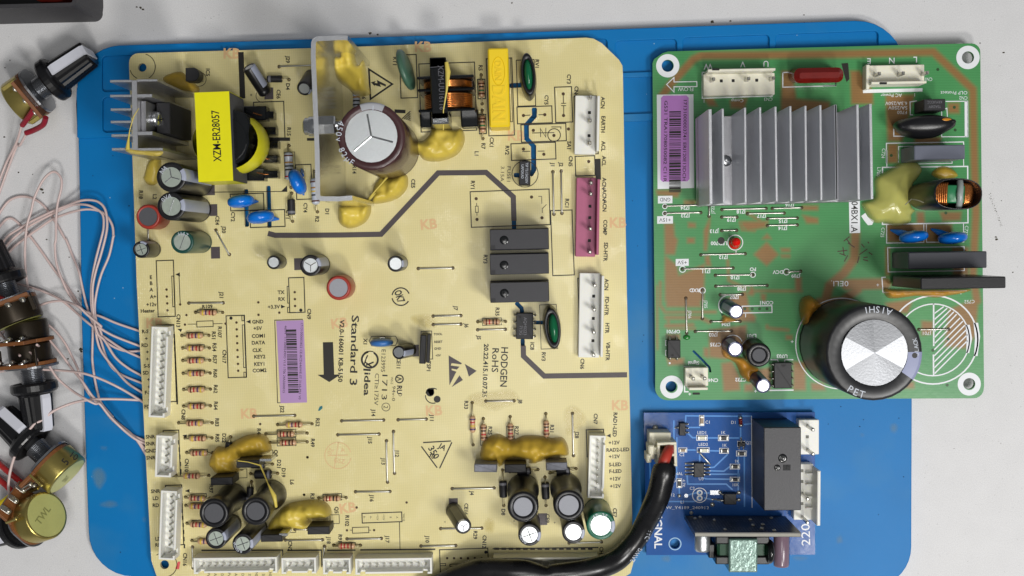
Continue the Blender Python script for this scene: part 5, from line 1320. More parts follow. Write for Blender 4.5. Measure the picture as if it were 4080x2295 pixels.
# flanges reach out to the pin blocks
for s in (-1, 1): mb.prism([(s * .5 - .35, -1.05), (s * .5 + .35, -1.05), (s * .5 + .35, .95), (s * .5 - .35, .95)], .3, .6, .03, M=M)
mb.v = [tuple(M.inverted() @ Vector(v)) for v in mb.v]
mb.build('bobbin', m_blk_gloss, o, M)
mb = MB(); mb.lathe([(1.0, .7), (1.1, .95), (1.13, 1.4), (1.1, 1.9), (1.0, 2.34)], 36); mb.v = [(x * 1.12 + .24, y * .96 - .12, z) for x, y, z in mb.v]; mb.build('taped_winding', m_tape, o, M)
mb = MB(); mb.prism([tuple(P(q, 2.3).xy) for q in (A2(1150, 800), A2(1270, 815), A2(1400, 850), A2(1445, 940), A2(1432, 1040), A2(1438, 1140), A2(1390, 1290), A2(1300, 1345), A2(1150, 1340))], .7, 2.45, .05); mb.build('bobbin_cover', m_blk_gloss, o)
pin_pts = [A2(1600, 870), A2(1620, 1020), A2(1640, 1150), A2(1640, 1290), B1(1395, 230)]
for q in pin_pts:
    c = P(q, .45); mb = MB(); mb.rbox((c.x, c.y), .52, .26, .02, .55, .02, .03); mb.rbox((c.x + .2, c.y + .08), .2, .08, .5, .72, .01, .02); mb.rbox((c.x + .2, c.y - .08), .2, .08, .5, .72, .01, .02); mb.build('pin_block', m_blk_gloss, o)
    mb = MB(); mb.tube([(c.x - .4, c.y + .05, .8), (c.x - .2, c.y, .6), (c.x - .05, c.y, .56)], .02, 6); mb.build('copper_tail', m_copper, o)
for q, w_ in ((A2(1480, 850), .5), (B1(1220, 230), .45)):
    mb = MB(); mb.rbox(tuple(P(q, .5).xy), .9, w_, .02, .6, .02, .03); mb.build('bobbin_foot', m_blk_gloss, o)

# common mode choke
hc = 2.3; q = [P(p, hc) for p in (A3(1475, 315), A3(1632, 303), A3(1658, 945), A3(1500, 955))]; cx = sum(p.x for p in q) / 4; cy = sum(p.y for p in q) / 4
M = Matrix.Translation((cx, cy, 0)) @ rotz(math.radians(2.2)); cw = (q[1] - q[0]).length; cl = (q[3] - q[0]).length
mb = MB(); mb.rbox((0, 0), cw, cl, hc - .5, hc, .03, .04); mb.rbox((0, cl / 2 - .2), cw, .4, .2, hc, .03, .04); mb.rbox((0, -cl / 2 + .2), cw, .4, .2, hc, .03, .04); mb.rbox((0, 0), cw, cl, .1, .5, .03, .03); o = mb.build('common_mode_choke', m_blk_gloss, main, M)
mb = MB(); mb.rbox((.0, -cl / 2 + .11), cw + .02, .24, .3, hc + .012, .03, .05); mb.build('steel_clip', m_steel, o, M)
mb = MB(); v, f = tmesh('XZM-UU16116'); kx = 1.5 / (v[:, 0].max() - v[:, 0].min()); mb.add([(.1 + p[1] * .28, .1 - p[0] * kx, hc + .003) for p in v], f); mb.add([(-cw / 2, .78, hc + .002), (cw * .35, .8, hc + .002), (cw * .35, .82, hc + .002), (-cw / 2, .8, hc + .002)], [(0, 1, 2, 3)]); mb.build('printed_part_number', mat('faint_marking', (86, 86, 92), .5), o, M, kind='stuff')
mb = MB()
for y in (cl / 2 - .62, .08, -cl / 2 + .5): mb.rbox((.22, y), 1.95, .1, .15, hc - .35, .12, .04)
mb.rbox((.95, -cl / 2 + .3), .62, .6, .1, .9, .05, .05); mb.rbox((-.6, -cl / 2 + .3), .4, .5, .1, .9, .05, .05); mb.rbox((.3, cl / 2 - .75), 1.7, .3, .1, .6, .05, .05)
mb.build('bobbin', m_blk_gloss, o, M)
for y0, y1 in ((.2, cl / 2 - .72), (-cl / 2 + .6, -.02)):
    n = 8
    for i in range(n):
        def mk():
            p = MB(); p.lathe([(.8 + .052 * math.cos(t), .052 * math.sin(t)) for t in [6.2832 * j / 8 for j in range(9)]], 26, Matrix.Rotation(math.pi / 2, 4, 'X')); p.v = [(x, y, z * .95) for x, y, z in p.v]; return p.mesh('copper_turn', [m_copper])
        put('copper_turn', proto('turn', mk), o, M @ Matrix.Translation((.25, y0 + (y1 - y0) * (i + .5) / n, 1.1)))

# finned heatsink with its screwed-down transistor
he = 4.4
pw = lambda p, h=he: P(p, h)
spine = [A2(300, 530), A2(352, 530), A2(362, 1215), A2(310, 1215)]
mb = MB(); mb.prism([tuple(pw(p).xy) for p in spine], .1, he, .01, top=1); heat = mb.build('heatsink', [m_extr, m_sawn], main, label='toothed heatsink standing at the left edge')
for x0, x1, y, th in ((92, 300, 540, 24), (352, 547, 533, 22), (93, 300, 682, 24), (352, 497, 680, 32), (98, 300, 813, 24), (98, 305, 932, 24), (105, 310, 1063, 26), (358, 500, 1042, 36), (110, 310, 1195, 26), (360, 600, 1196, 26)):
    mb = MB(); sl = .012; mb.prism([tuple(pw(A2(x, yy)).xy) for x, yy in ((x0, y - th / 2), (x1, y - th / 2 - (x1 - x0) * sl), (x1, y + th / 2 - (x1 - x0) * sl), (x0, y + th / 2))], .1, he - .004, .008, top=1); mb.build('fin', [m_extr, m_sawn], heat)
hw = 3.3; c = P(A2(520, 880), hw); 
mb = MB(); mb.rbox((P(A2(420, 880), he - .4).x, P(A2(420, 880), he - .4).y), .16, 1.0, 1.4, he - .35, .01, .01); mb.build('metal_tab', m_extr, heat)
mb = MB(); mb.rbox((P(A2(620, 900), 3.0).x, P(A2(620, 900), 3.0).y), .46, 1.05, .6, 3.2, .02, .03); tr = mb.build('power_transistor', m_blkpl, heat)
c = P(A2(520, 905), hw); M = Matrix.Translation(c) @ frame((1, -.1, .35))
mb = MB(); mb.lathe([(.27, -.1), (.27, .06), (.25, .16), (.18, .22), (.06, .235), (0, .2)], 24); mb.build('screw', m_steel, heat, M)
mb = MB(); mb.rbox((0, 0), .3, .05, .2, .244, .01, .005); mb.rbox((0, 0), .05, .3, .2, .243, .01, .005); mb.v = [tuple(Vector(v)) for v in mb.v]; mb.build('screw_slot', m_dark, heat, M)

# bent aluminium bracket round the bulk capacitor
hb = 5.6
outer = [A3(690, 100), A3(640, 97), A3(400, 108), A3(355, 125), A3(337, 170), A3(335, 300), B2(372, 0), B2(378, 430), B2(392, 465), B2(425, 485), B2(600, 488), B2(735, 478)]
w_o = [P(p, hb) for p in outer]; th = .15
pl = [Vector((p.x, p.y)) for p in w_o]
ins = []
for i in range(len(pl)):
    a = pl[max(i - 1, 0)]; b2 = pl[min(i + 1, len(pl) - 1)]; d = (b2 - a).normalized(); ins.append(pl[i] + Vector((-d.y, d.x)) * th)
m_brk = mat('brushed_bracket', (214, 214, 212), .14, .92, .1, 6, .25, 18)
mb = MB(); n = len(pl); zb0 = .06
vv = [(p.x, p.y, z) for z in (zb0, hb) for p in pl] + [(p.x, p.y, z) for z in (zb0, hb) for p in ins]
f = []
for i in range(n - 1): f += [(i, n + i, n + i + 1, i + 1), (2 * n + i, 2 * n + i + 1, 3 * n + i + 1, 3 * n + i), (i, i + 1, 2 * n + i + 1, 2 * n + i)]
f += [(0, 2 * n, 3 * n, n), (n - 1, 2 * n - 1, 4 * n - 1, 3 * n - 1)]
mb.add(vv, f); mb.add(vv, [(n + i, 3 * n + i, 3 * n + i + 1, n + i + 1) for i in range(n - 1)], 1); brk = mb.build('bracket', [m_brk, m_sawn], main, label='bent aluminium bracket')
hy = 4.3; c = P(A3(430, 965), hy); M = Matrix.Translation(c) @ frame((1, .02, 0))
mb = MB(); mb.prism([(.33 * math.cos(math.radians(60 * i + 30)), .33 * math.sin(math.radians(60 * i + 30))) for i in range(6)], .1, .5, .04); mb.lathe([(.36, .0), (.36, .1), (0, .1)], 20, sm=False); mb.lathe([(.15, .5), (.15, .75), (0, .75)], 14); mb.build('hex_nut', m_steel, brk, M)
c = P(A3(330, 975), hy); M = Matrix.Translation(c) @ frame((-1, 0, 0)); mb = MB(); mb.lathe([(.32, -.15), (.32, .03), (.28, .06), (.28, .16), (.2, .22), (0, .24)], 20); mb.build('bracket_screw', m_steel, brk, M)

# small black transistor bodies
c = P(A2(880, 470), 1.0); M = Matrix.Translation((c.x, c.y, 0)) @ rotz(math.radians(0)); 
mb = MB(); mb.prism([(-.24 + .0, .22), (-.24, -.24)] + [(.0 + .25 * math.cos(math.radians(a)), .25 * math.sin(math.radians(a)) - .01) for a in range(-80, 90, 17)], .4, .95, .02); o = mb.build('small_transistor', m_blkpl, main, M)
mb = MB()
for y in (-.12, 0, .12): mb.tube([(0, y, .42), (.1, y, .2), (.14, y, -.05)], .025, 6)
mb.build('transistor_legs', m_tin, o, M)
standing_transistor(main, D1(1175, 372), .80, .27, 1.35, 1, (.62, .12, .42, .1, 1.3)); standing_transistor(main, D1(925, 538), .78, .27, 1.3, 2); standing_transistor(main, D1(1405, 1086), .76, .26, 1.3, 1, (.42, .12, .3, .1, 1.3)); standing_transistor(main, D2(408, 1012), .78, .28, 1.3, 1)
m_worn = mat('worn_black_moulding', (112, 114, 124), .4, .1, .3, 9, .3, 16)
standing_transistor(main, D3(325, 412), .8, .28, 1.3, -.5, m=m_worn); standing_transistor(main, D3(612, 415), .76, .3, 1.3, 1); standing_transistor(main, D3(1010, 395), .74, .28, 1.3, 1, m=m_worn)

# glue
blob('glue_blob', main, [A2(600, 520), A2(690, 460), A2(790, 452), A2(850, 520), A2(945, 590), A2(945, 650), A2(850, 640), A2(720, 610)], .12, m_glue, seed=1)
blob('glue_blob', main, [B1(180, 235), B1(230, 100), B1(330, 60), B1(345, 200), B1(300, 320), B1(225, 330), B1(175, 280)], .22, m_glue_y, seed=2)
blob('glue_blob', main, [A2(235, 1205), A2(280, 1182), A2(350, 1190), A2(450, 1205), A2(600, 1215), A2(560, 1262), A2(420, 1250), A2(300, 1240)], .16, m_glue_y, z0=he - .1, seed=3, edge=.12)
mb = MB(); mb.tube([P(A2(370, 800), he + .02), P(A2(320, 880), he + .05), P(A2(285, 1000), he + .03), P(A2(272, 1090), he + .02), P(A2(262, 1200), he + .05)], [.01, .018, .015, .03, .08], 6); mb.build('glue_string', m_string, main)
blob('glue_blob', main, [A3(550, 195), A3(640, 160), A3(745, 205), A3(775, 300), A3(800, 400), A3(860, 360), A3(885, 580), A3(880, 650), A3(760, 668), A3(690, 610), A3(590, 520), A3(592, 350), A3(650, 330), A3(605, 245)], .5, m_glue_y, z0=2.0, tilt=(-.3, .9, .3), seed=4, edge=.3, lump=.5, freq=2.2, fold=(.4, .18, 9))
blob('glue_blob', main, [A3(410, 300), A3(500, 330), A3(590, 350), A3(600, 520), A3(560, 600), A3(470, 500), A3(400, 400)], .1, m_glue, z0=.4, seed=14)
blob('glue_blob', main, [A3(1255, 1075), A3(1390, 1120), A3(1470, 1060), A3(1510, 990), A3(1700, 1005), A3(1790, 1000), A3(1815, 1120), A3(1740, 1250), A3(1570, 1312), A3(1430, 1300), A3(1370, 1245), A3(1300, 1240)], .55, m_glue_y, seed=5, edge=.45)
blob('glue_blob', main, [B2(945, 340), B2(1005, 255), B2(1060, 265), B2(1240, 225), B2(1272, 320), B2(1230, 410), B2(1130, 480), B2(945, 512), B2(925, 450)], .4, m_glue_y, seed=6, edge=.4, lump=.4, freq=2, fold=(2.3, .16, 7))
blob('glue_blob', main, [B2(600, 545), B2(660, 520), B2(800, 515), B2(905, 518), B2(912, 600), B2(860, 690), B2(760, 742), B2(680, 745), B2(608, 690)], .5, m_glue_y, seed=7, edge=.4, lump=.4, freq=2, fold=(.2, .16, 8))
mb = MB(); mb.tube([P(B2(1075, 245), 1.0), P(B2(960, 380), 1.6), P(B2(890, 470), 1.0)], [.05, .02, .05], 6); mb.tube([P(B2(955, 410), .6), P(B2(880, 500), .5)], .025, 6); mb.build('glue_string', m_string, main)
blob('glue_blob', main, [D1(815, 330), D1(880, 205), D1(960, 200), D1(1080, 130), D1(1200, 85), D1(1330, 82), D1(1390, 150), D1(1405, 240), D1(1330, 280), D1(1270, 300), D1(1080, 335), D1(1075, 400), D1(1140, 430), D1(1000, 455), D1(900, 465), D1(830, 400)], .75, m_glue, seed=8, edge=.4, lump=.3)
blob('glue_blob', main, [D2(-70, 985), D2(-60, 930), D2(0, 850), D2(110, 755), D2(300, 715), D2(440, 718), D2(520, 780), D2(530, 855), D2(480, 880), D2(320, 900), D2(345, 925), D2(290, 992), D2(190, 985), D2(0, 1005)], .75, m_glue_y, seed=9, edge=.4, lump=.3)
blob('glue_blob', main, [D3(275, 250), D3(315, 130), D3(440, 80), D3(520, 108), D3(600, 128), D3(700, 95), D3(860, 98), D3(960, 118), D3(1060, 112), D3(1110, 175), D3(1127, 270), D3(1090, 292), D3(990, 292), D3(900, 330), D3(800, 362), D3(740, 360), D3(730, 322), D3(550, 322), D3(500, 375), D3(450, 392), D3(430, 360), D3(320, 352), D3(278, 310)], .75, m_glue, seed=10, edge=.42, lump=.3)
mb = MB(); mb.tube([P(D1(1080, 340), 1.45), P(D1(1180, 352), 1.5), P(D1(1300, 385), 1.5), P(D1(1370, 560), 2.0), P(D1(1430, 680), 2.6), P(D1(1450, 780), 2.2)], [.02, .015, .035, .02, .08, .05], 6); mb.build('glue_string', m_string, main)
mb = MB(); mb.tube([P(A3(1640, 360), hc + .05), P(A3(1655, 450), hc + .1), P(A3(1640, 640), hc + .04), P(A3(1610, 820), hc + .03), P(A3(1610, 1010), hc - .3)], [.07, .1, .035, .02, .02], 6); mb.build('glue_string', m_string, main)

m_flux = mat('flux_film', (206, 190, 116), .12, 0, .05, 3, spec=.6); thin_edges(m_flux, 0, .4)
for i, pts in enumerate(([C3(380, 1095), C3(560, 1080), C3(640, 1130), C3(660, 1210), C3(560, 1260), C3(400, 1310), C3(270, 1260), C3(120, 1200), C3(200, 1120)], [C2(1290, 380), C2(1480, 360), C2(1560, 470), C2(1480, 520), C2(1330, 470)], [C3(1070, 1300), C3(1170, 1230), C3(1290, 1330), C3(1300, 1420), D3(1150, 100), D3(1080, 60)], [D3(330, 880), D3(420, 900), D3(400, 1040), D3(300, 1010)])):
    blob('flux_stain', main, pts, .006, m_flux, z0=.001, seed=40 + i, edge=.3, step=.12)
# ------------------------------------------------------------------ components of the green board
for pa in ((E3(215, 535), E3(560, 525)), (E3(215, 605), E3(560, 597)), (E3(642, 530), E3(640, 632)), (E3(765, 568), E3(1188, 557)), (E3(763, 640), E3(908, 640)), (E3(1250, 557), E3(1530, 550)), (E3(1010, 608), E3(1362, 602)), (E3(1203, 655), E3(1488, 650)), (E3(1203, 722), E3(1488, 716)), (E3(763, 770), E3(905, 767)),
           (E3(562, 1003), E3(988, 993)), (E3(385, 1140), E3(870, 1130)), (E3(702, 1200), E3(1060, 1195)), (E3(1385, 1168), E3(1520, 1162)), (E3(705, 1305), E3(1198, 1297)), (E3(748, 1388), E3(960, 1385)), (E5(578, 130), E5(576, 408)), (E5(417, 212), E5(425, 548)), (E5(660, 437), E5(938, 435)), (E5(508, 533), E5(855, 528)), (E6(1355, 635), E6(1640, 632))):
    jumper(green, pa)
# heatsink: base plate and upright fins
hf = 3.4
tops = [(E1(650, 930), E3(660, 512), 30), (E1(772, 924), E3(782, 502), 20), (E1(987, 915), E3(993, 497), 20), (E1(1132, 911), E3(1143, 492), 20), (E1(1280, 905), E3(1292, 488), 20), (E1(1423, 900), E3(1433, 485), 20), (E1(1568, 897), E3(1577, 481), 20), (E1(1712, 890), E3(1722, 475), 20), (E1(1857, 886), E3(1870, 470), 22), (E2(119, 886), E4(130, 470), 22), (E2(330, 884), E4(343, 468), 24), (E2(455, 878), E4(470, 466), 26)]
a0, a1 = P(tops[0][0], hf), P(tops[0][1], hf); b0, b1 = P(tops[-1][0], hf), P(tops[-1][1], hf)
m_fin = mat('grooved_aluminium', (210, 212, 218), .36, .5, .05, 4)
N, L, b = nodes(m_fin); tc = N.new('ShaderNodeTexCoord'); wv = N.new('ShaderNodeTexWave'); wv.bands_direction = 'Z'; wv.inputs['Scale'].default_value = 2.6; wv.inputs['Distortion'].default_value = .2
L.new(tc.outputs['Object'], wv.inputs['Vector']); bp = N.new('ShaderNodeBump'); bp.inputs['Strength'].default_value = .5; bp.inputs['Distance'].default_value = .04; L.new(wv.outputs['Fac'], bp.inputs['Height']); L.new(bp.outputs[0], b.inputs['Normal'])
mb = MB(); mb.prism([(a0.x - .06, a0.y), (b0.x + .06, b0.y), (b1.x + .06, b1.y), (a1.x - .06, a1.y)], .55, .95, .02); hs = mb.build('heatsink', m_extr, green, label='wide ribbed heatsink with twelve upright fins')
for p, q, wd in tops:
    s, e = P(p, hf), P(q, hf); t = wd / 2.415 * K * .92 / 2
    mb = MB(); mb.prism([(s.x - t, s.y), (s.x + t, s.y), (e.x + t, e.y), (e.x - t, e.y)], .3 if wd == 30 else .9, hf, .015, top=1); mb.build('fin', [m_fin, m_sawn], hs)
for q in (E3(800, 100), E2(230, 1400)):
    c = P(q, 1.0); mb = MB(); mb.lathe([(.2, .95), (.2, 1.05), (.1, 1.12), (0, 1.1)], 16, Matrix.Translation((c.x, c.y, 0))); mb.build('screw', m_steel, hs)
mb = MB(); mb.prism([(a0.x + .8, a0.y - .5), (b0.x - .6, b0.y - .5), (b1.x - .6, b1.y + .5), (a1.x + .8, a1.y + .5)], .02, .53); mb.build('power_module', m_blkpl, green)
# headers
c = lambda x: pxs((x - 930) / 2.415, .38)
o = lock_connector(green, E1(930, 690), pxs(281, .38), pxs(86, .38), [c(685 - 20), c(1020 - 25), c(1255 - 25)], [c(760), c(873), c(1098)], 1.0, 1, .38, .9, m=m_conn_y, row=.13)
c = lambda x: pxs((x - 690) / 2.415, .38)
o = lock_connector(green, E2(690, 590), pxs(232, .38), pxs(70, .38), [c(500), c(725), c(950)], [], 1.0, -1, .38, .85, m=m_conn_y, row=.05)
mb = MB(); q = E2(415, 625); cc = P(q, .3); mb.rbox((cc.x, cc.y), .12, .85, .01, .5, .02, .02); mb.build('header_wall', m_conn_y, o)
o = lock_connector(green, E5(522, 970), pxs(91, .4), pxs(74, .4), [-.2, .2], [], 1.0, -1, .4, .8, m=m_conn_y, pin_h=1.0, row=.0)
for q, z in ((E1(705, 547), .905), (E2(578, 680), .86), (E5(517, 1131), .81)):
    cc = P(q, z); mb = MB(); mb.rbox((cc.x, cc.y), .26, .075, z - .02, z, .02, .004); mb.build('latch_slot', m_dark, green)
# red film capacitor lying back a little
cc = P(E1(1705, 600), 1.1); M = Matrix.Translation((cc.x, cc.y, 1.0)) @ rotz(math.radians(1)) @ Matrix.Rotation(math.radians(8), 4, 'X')
mb = MB(); mb.rbox((0, 0), 1.72, .52, -.9, .12, .22, .16, n=5); o = mb.build('film_capacitor', m_filmred, green, M, 'glossy dark red film capacitor')
mb = MB(); mb.poly([E2(175, 490), E2(240, 485), E2(252, 640), E2(225, 670), E2(203, 600)], .007); mb.build('black_marking', m_ink, green)
# fuse, thermistor in sleeve
h = 1.1; q0, q1 = P(E2(970, 832), h), P(E2(1175, 943), h); cx, cy = (q0.x + q1.x) / 2, (q0.y + q1.y) / 2; M = Matrix.Translation((cx, cy, 0)) @ rotz(math.radians(1))
mb = MB(); mb.rbox((0, 0), q1.x - q0.x, q0.y - q1.y, .05, h, .02, .02); o = mb.build('fuse', m_blkpl, green, M)
mb = MB()
for s_, y in (('T5A250V', -.07), ('KRYUCCC', .09)):
    v, f = tmesh(s_); mb.add([(-p[0] * .11, y - p[1] * .13, h + .003) for p in v], f)
mb.build('chip_marking', mat('etched_marking', (112, 112, 118), .6), o, M, kind='stuff')
M = Matrix.Translation(P(E2(985, 1085), 1.0)) @ rotz(math.radians(3)); mb = MB(); n = 28; v = []
prof = [(.86, .26, -.9), (1.0, .36, -.5), (1.04, .38, -.1), (1.0, .34, .15), (.86, .26, .3), (.5, .14, .36), (0.001, .001, .37)]
for sx, sy, z in prof: v += [(sx * math.cos(6.2832 * j / n), sy * math.sin(6.2832 * j / n) + .08 * math.cos(12.5664 * j / n) * (z < 0), z) for j in range(n)]
mb.add(v, [(i * n + j, i * n + (j + 1) % n, (i + 1) * n + (j + 1) % n, (i + 1) * n + j) for i in range(len(prof) - 1) for j in range(n)], 0, True); o = mb.build('thermistor', m_blk, green, M, 'inrush thermistor in a flattened black sleeve')
mb = MB(); mb.sphere((.55, .12, .2), 1, 16, 8, 0, (.3, .1, .14)); mb.build('amber_disc', mat('amber_epoxy', (206, 138, 36), .3), o, M)
mb = MB(); mb.sphere((.86, .06, .2), 1, 14, 8, 0, (.13, .09, .13)); mb.build('sleeve_mouth', m_dark, o, M)
# box film capacitors, dark slab of the bridge rectifier
def boxcap(a, b, h, m, name, z0=0, label=None, ang=1.0, ch=.03):
    q0, q1 = P(a, h), P(b, h); M = Matrix.Translation(((q0.x + q1.x) / 2, (q0.y + q1.y) / 2, 0)) @ rotz(math.radians(ang)); mb = MB(); mb.rbox((0, 0), q1.x - q0.x, q0.y - q1.y, z0, h, .04, ch); return mb.build(name, m, green, M, label), M, q1.x - q0.x, q0.y - q1.y
boxcap(E2(878, 1275), E2(1364, 1413), 1.55, m_filmgrey, 'film_capacitor', label='light grey box capacitor')
boxcap(E4(822, 974), E4(1574, 1135), 1.9, m_filmdark, 'film_capacitor', label='longer dark grey box capacitor')
o, M, lx, ly = boxcap(E4(940, 1218), E4(1757, 1330), 3.5, m_blk, 'bridge_rectifier', .5)
mb = MB(); mb.rbox((-lx / 2 + .12, 0), .16, ly * .9, .3, 3.2, .02, .03); mb.rbox((0, -ly / 2 + .05), lx * .98, .1, .2, 1.0, .02, .03); mb.build('rectifier_rib', m_blk, o, M)
for x in (-1.0, -.35, .35, 1.0):
    mb = MB(); mb.rbox((x, 0), .12, .06, -.05, .5, .01, .01); mb.build('leg', m_tin, o, M)
ceramic(green, E4(870, 828), .75, .50, .22, 8, E4(650, 765)); ceramic(green, E4(1245, 840), .75, .50, .22, 6, E4(1040, 755))
# sleeved toroid choke
ht2 = 3.0; ct = P(E4(1303, 415), ht2); M = Matrix.Translation((ct.x, ct.y, 0)) @ rotz(math.radians(-2))
n = 40; mb = MB(); v = []; A, Bq = pxs(96, ht2), pxs(60, ht2)
prof = [(.95, .8, .0), (1.1, .95, .4), (1.1, 1.0, 1.2), (1.06, 1.06, 2.2), (1.0, 1.04, ht2 - .1), (.97, 1.0, ht2), (.93, .95, ht2 - .05), (.9, .9, ht2 - .8)]
for k_, (sx, sy, z) in enumerate(prof):
    for j in range(n):
        a = 6.2832 * j / n; wob = 1 + .03 * math.sin(3 * a + k_) * (k_ in (1, 2, 3)); v.append((A * sx * wob * math.copysign(abs(math.cos(a)) ** .8, math.cos(a)), Bq * sy * wob * math.copysign(abs(math.sin(a)) ** .8, math.sin(a)), z))
mb.add(v, [(i * n + j, i * n + (j + 1) % n, (i + 1) * n + (j + 1) % n, (i + 1) * n + j) for i in range(len(prof) - 1) for j in range(n)], 0, True); tor = mb.build('toroid_choke', m_blk, green, M, 'tall choke in a black sleeve with copper showing')
R0 = A * 1.0; zc2 = ht2 - .1 - R0
mb = MB(); mb.lathe([(R0 * .55, -.3), (R0 * .86, -.3), (R0 * .9, -.26), (R0 * .9, .26), (R0 * .86, .3), (R0 * .55, .3), (R0 * .55, -.3)], 40, Matrix.Translation((0, 0, zc2)) @ Matrix.Rotation(math.pi / 2, 4, 'X')); mb.build('green_core', mat('green_core', (46, 124, 82), .3, 0, .08, 4), tor, M)
def turn_mesh():
    mb = MB(); pts = []
    for j in range(25):
        a = 6.2832 * j / 24; rr_, yy = .16 * R0 * 1.18 * math.copysign(abs(math.cos(a)) ** .6, math.cos(a)), .36 * math.copysign(abs(math.sin(a)) ** .6, math.sin(a)); pts.append((0, yy, R0 * .73 + rr_))
    mb.tube(pts, .042, 6, caps=False); return mb.mesh('copper_turn', [m_copper])
for a in [-70, -65, -60, -55, -50, -45, -40, -35, -30, -25] + [26, 31, 36, 41, 46, 51, 56, 61, 66, 71]: put('copper_turn', proto('turn2', turn_mesh), tor, M @ Matrix.Translation((0, 0, zc2)) @ Matrix.Rotation(math.radians(-a), 4, 'Y'))
mb = MB(); pts = [(.1 + .05 * abs(t) - .02, t * .42, zc2 + R0 * (.99 - .25 * t * t)) for t in [i / 8 - 1 for i in range(17)]]; mb.tube(pts, .11, 8); mb.v = [(x, y, z) for x, y, z in mb.v]; mb.build('clear_divider', mat('milky_plastic', (176, 186, 184), .25, 0, .05, 8, trans=.3), tor, M)
# huge capacitor and its neighbours
m_big = mat('big_black_sleeve', (30, 31, 34), .36, 0, .15, 3, spec=.6); m_stripe_b = mat('lavender_stripe', (138, 144, 176), .35, 0, .05, 8)
cap = capacitor(green, (3483, 1405), 192, 3.95, m_big, -17, 'none', disc=.685, label='huge black capacitor with faceted silver top', stripe_m=m_stripe_b, sw=36, text=[('AISHI', 86, .22, False), ('PET', 246, .24, False), ('BLACK', 8, .14, False)])
# faceted top: three folds meeting in the middle
M, H = can_frame((3483, 1405), 3.95); rim = 192 * K * (D - 3.95) / D * .685; zt = H - .01
mb = MB(); v = [(0, 0, zt + .10)]; f = []
ks = [32, 152, 272]
for k_ in range(36):
    a = math.radians(k_ * 10 + 2); ph = min(abs((k_ * 10 + 2 - q + 180) % 360 - 180) for q in ks); v.append((rim * math.cos(a), rim * math.sin(a), zt + .005 + .09 * (1 - ph / 60)))
for k_ in range(36): f.append((0, 1 + k_, 1 + (k_ + 1) % 36))
mb.add(v, f, 0, False); mb.build('faceted_top', mat('bright_can_aluminium', (150, 152, 156), .46, .95, .05, 6, .25, 14), cap, M)
mb = MB()
for a in ks:
    a = math.radians(a); l = rim * .98; g = .03; c_, s_ = math.cos(a), math.sin(a); mb.add([(-s_ * g, c_ * g, zt + .06), (s_ * g, -c_ * g, zt + .06), (c_ * l + s_ * g, s_ * l - c_ * g, zt + .056), (c_ * l - s_ * g, s_ * l + c_ * g, zt + .056), (0, 0, zt + .085), (c_ * l, s_ * l, zt + .08)], [(4, 1, 2, 5), (0, 4, 5, 3)])
mb.build('vent_groove', m_steel, cap, M)
r_ = 192 * K * (D - 3.95) / D
mb = MB(); mb.lathe([(.09, 0), (0, 0)], 12, Matrix.Translation((r_ * .84 * math.cos(-.07), r_ * .84 * math.sin(-.07), H + .007))); mb.build('marker_dot', m_ink, cap, M)
m_navy = mat('navy_sleeve', (38, 38, 92), .28, 0, .12, 5, spec=.6)
capacitor(green, E5(903, 343), 29, 1.2, m_navy, 160, 'none', base=E5(805, 285), z0=.05, disc=.76); capacitor(green, E5(893, 705), 31, 1.15, m_navy, 110, 'none', base=E5(830, 655), z0=.05, disc=.74); capacitor(green, E5(1163, 1058), 30, 1.2, m_navy, 80, 'none', base=E5(1085, 970), z0=.05, disc=.74)
inductor(green, E5(1122, 762), 49, 1.3, .56, base=E5(1062, 705))
chip(green, E5(1352, 957), pxs(70, .36), pxs(102, .36), .36, 8, 'control_chip', 1.0, 'x'); mb = MB(); cc = P(E5(1357, 850), .36); mb.lathe([(.09, .363), (0, .363)], 14, Matrix.Translation((cc.x, cc.y, 0)), 0, True, None, math.pi, 2 * math.pi); mb.build('pin_mark', m_dark, green)
chip(green, E5(304, 702), pxs(51, .38), pxs(72, .38), .38, 4, 'optocoupler', .6, 'y', dot=(-.06, -.22))
# red indicator lamp
M, H = can_frame(E3(908, 872), .75, E3(885, 895), 0); mb = MB(); mb.lathe([(.2, 0), (.2, .08), (.165, .1), (.165, .5), (.15, .6), (.1, .68), (0, .72)], 24); mb.build('indicator_lamp', mat('red_lens', (214, 22, 16), .12, 0, .05, 3, spec=.6, sss=.2), green, M)
# glue
blob('glue_blob', green, [E4(490, 270), E4(600, 195), E4(760, 108), E4(890, 108), E4(950, 185), E4(900, 280), E4(860, 330), E4(860, 420), E4(840, 520), E4(885, 580), E4(850, 620), E4(838, 690), E4(700, 737), E4(600, 700), E4(480, 690), E4(400, 590), E4(368, 500), E4(485, 440)], .55, m_glue_c, seed=21, edge=1.0, lump=.12)
blob('glue_blob', green, [E4(1040, 230), E4(1100, 160), E4(1180, 150), E4(1260, 190), E4(1290, 250), E4(1150, 280)], .15, m_glue, seed=26)
blob('glue_blob', green, [E4(580, 1320), E4(700, 1330), E4(1380, 1330), E4(1350, 1370), E4(1180, 1400), E4(1080, 1415), E4(900, 1400), E4(680, 1425), E4(600, 1400)], .3, m_glue_o, seed=22, edge=.2)
blob('glue_blob', green, [E6(200, 440), E6(220, 340), E6(290, 305), E6(340, 330), E6(410, 390), E6(370, 440), E6(330, 480), E6(265, 580), E6(230, 580)], .9, m_glue_o, seed=23, edge=.4, z0=.1)
blob('glue_blob', green, [E5(765, 690), E5(840, 760), E5(900, 770), E5(970, 780), E5(1030, 830), E5(1110, 880), E5(1110, 920), E5(1040, 1010), E5(1000, 1010), E5(940, 950), E5(920, 900), E5(880, 830), E5(775, 770)], .35, m_glue_o, seed=24, edge=.25)
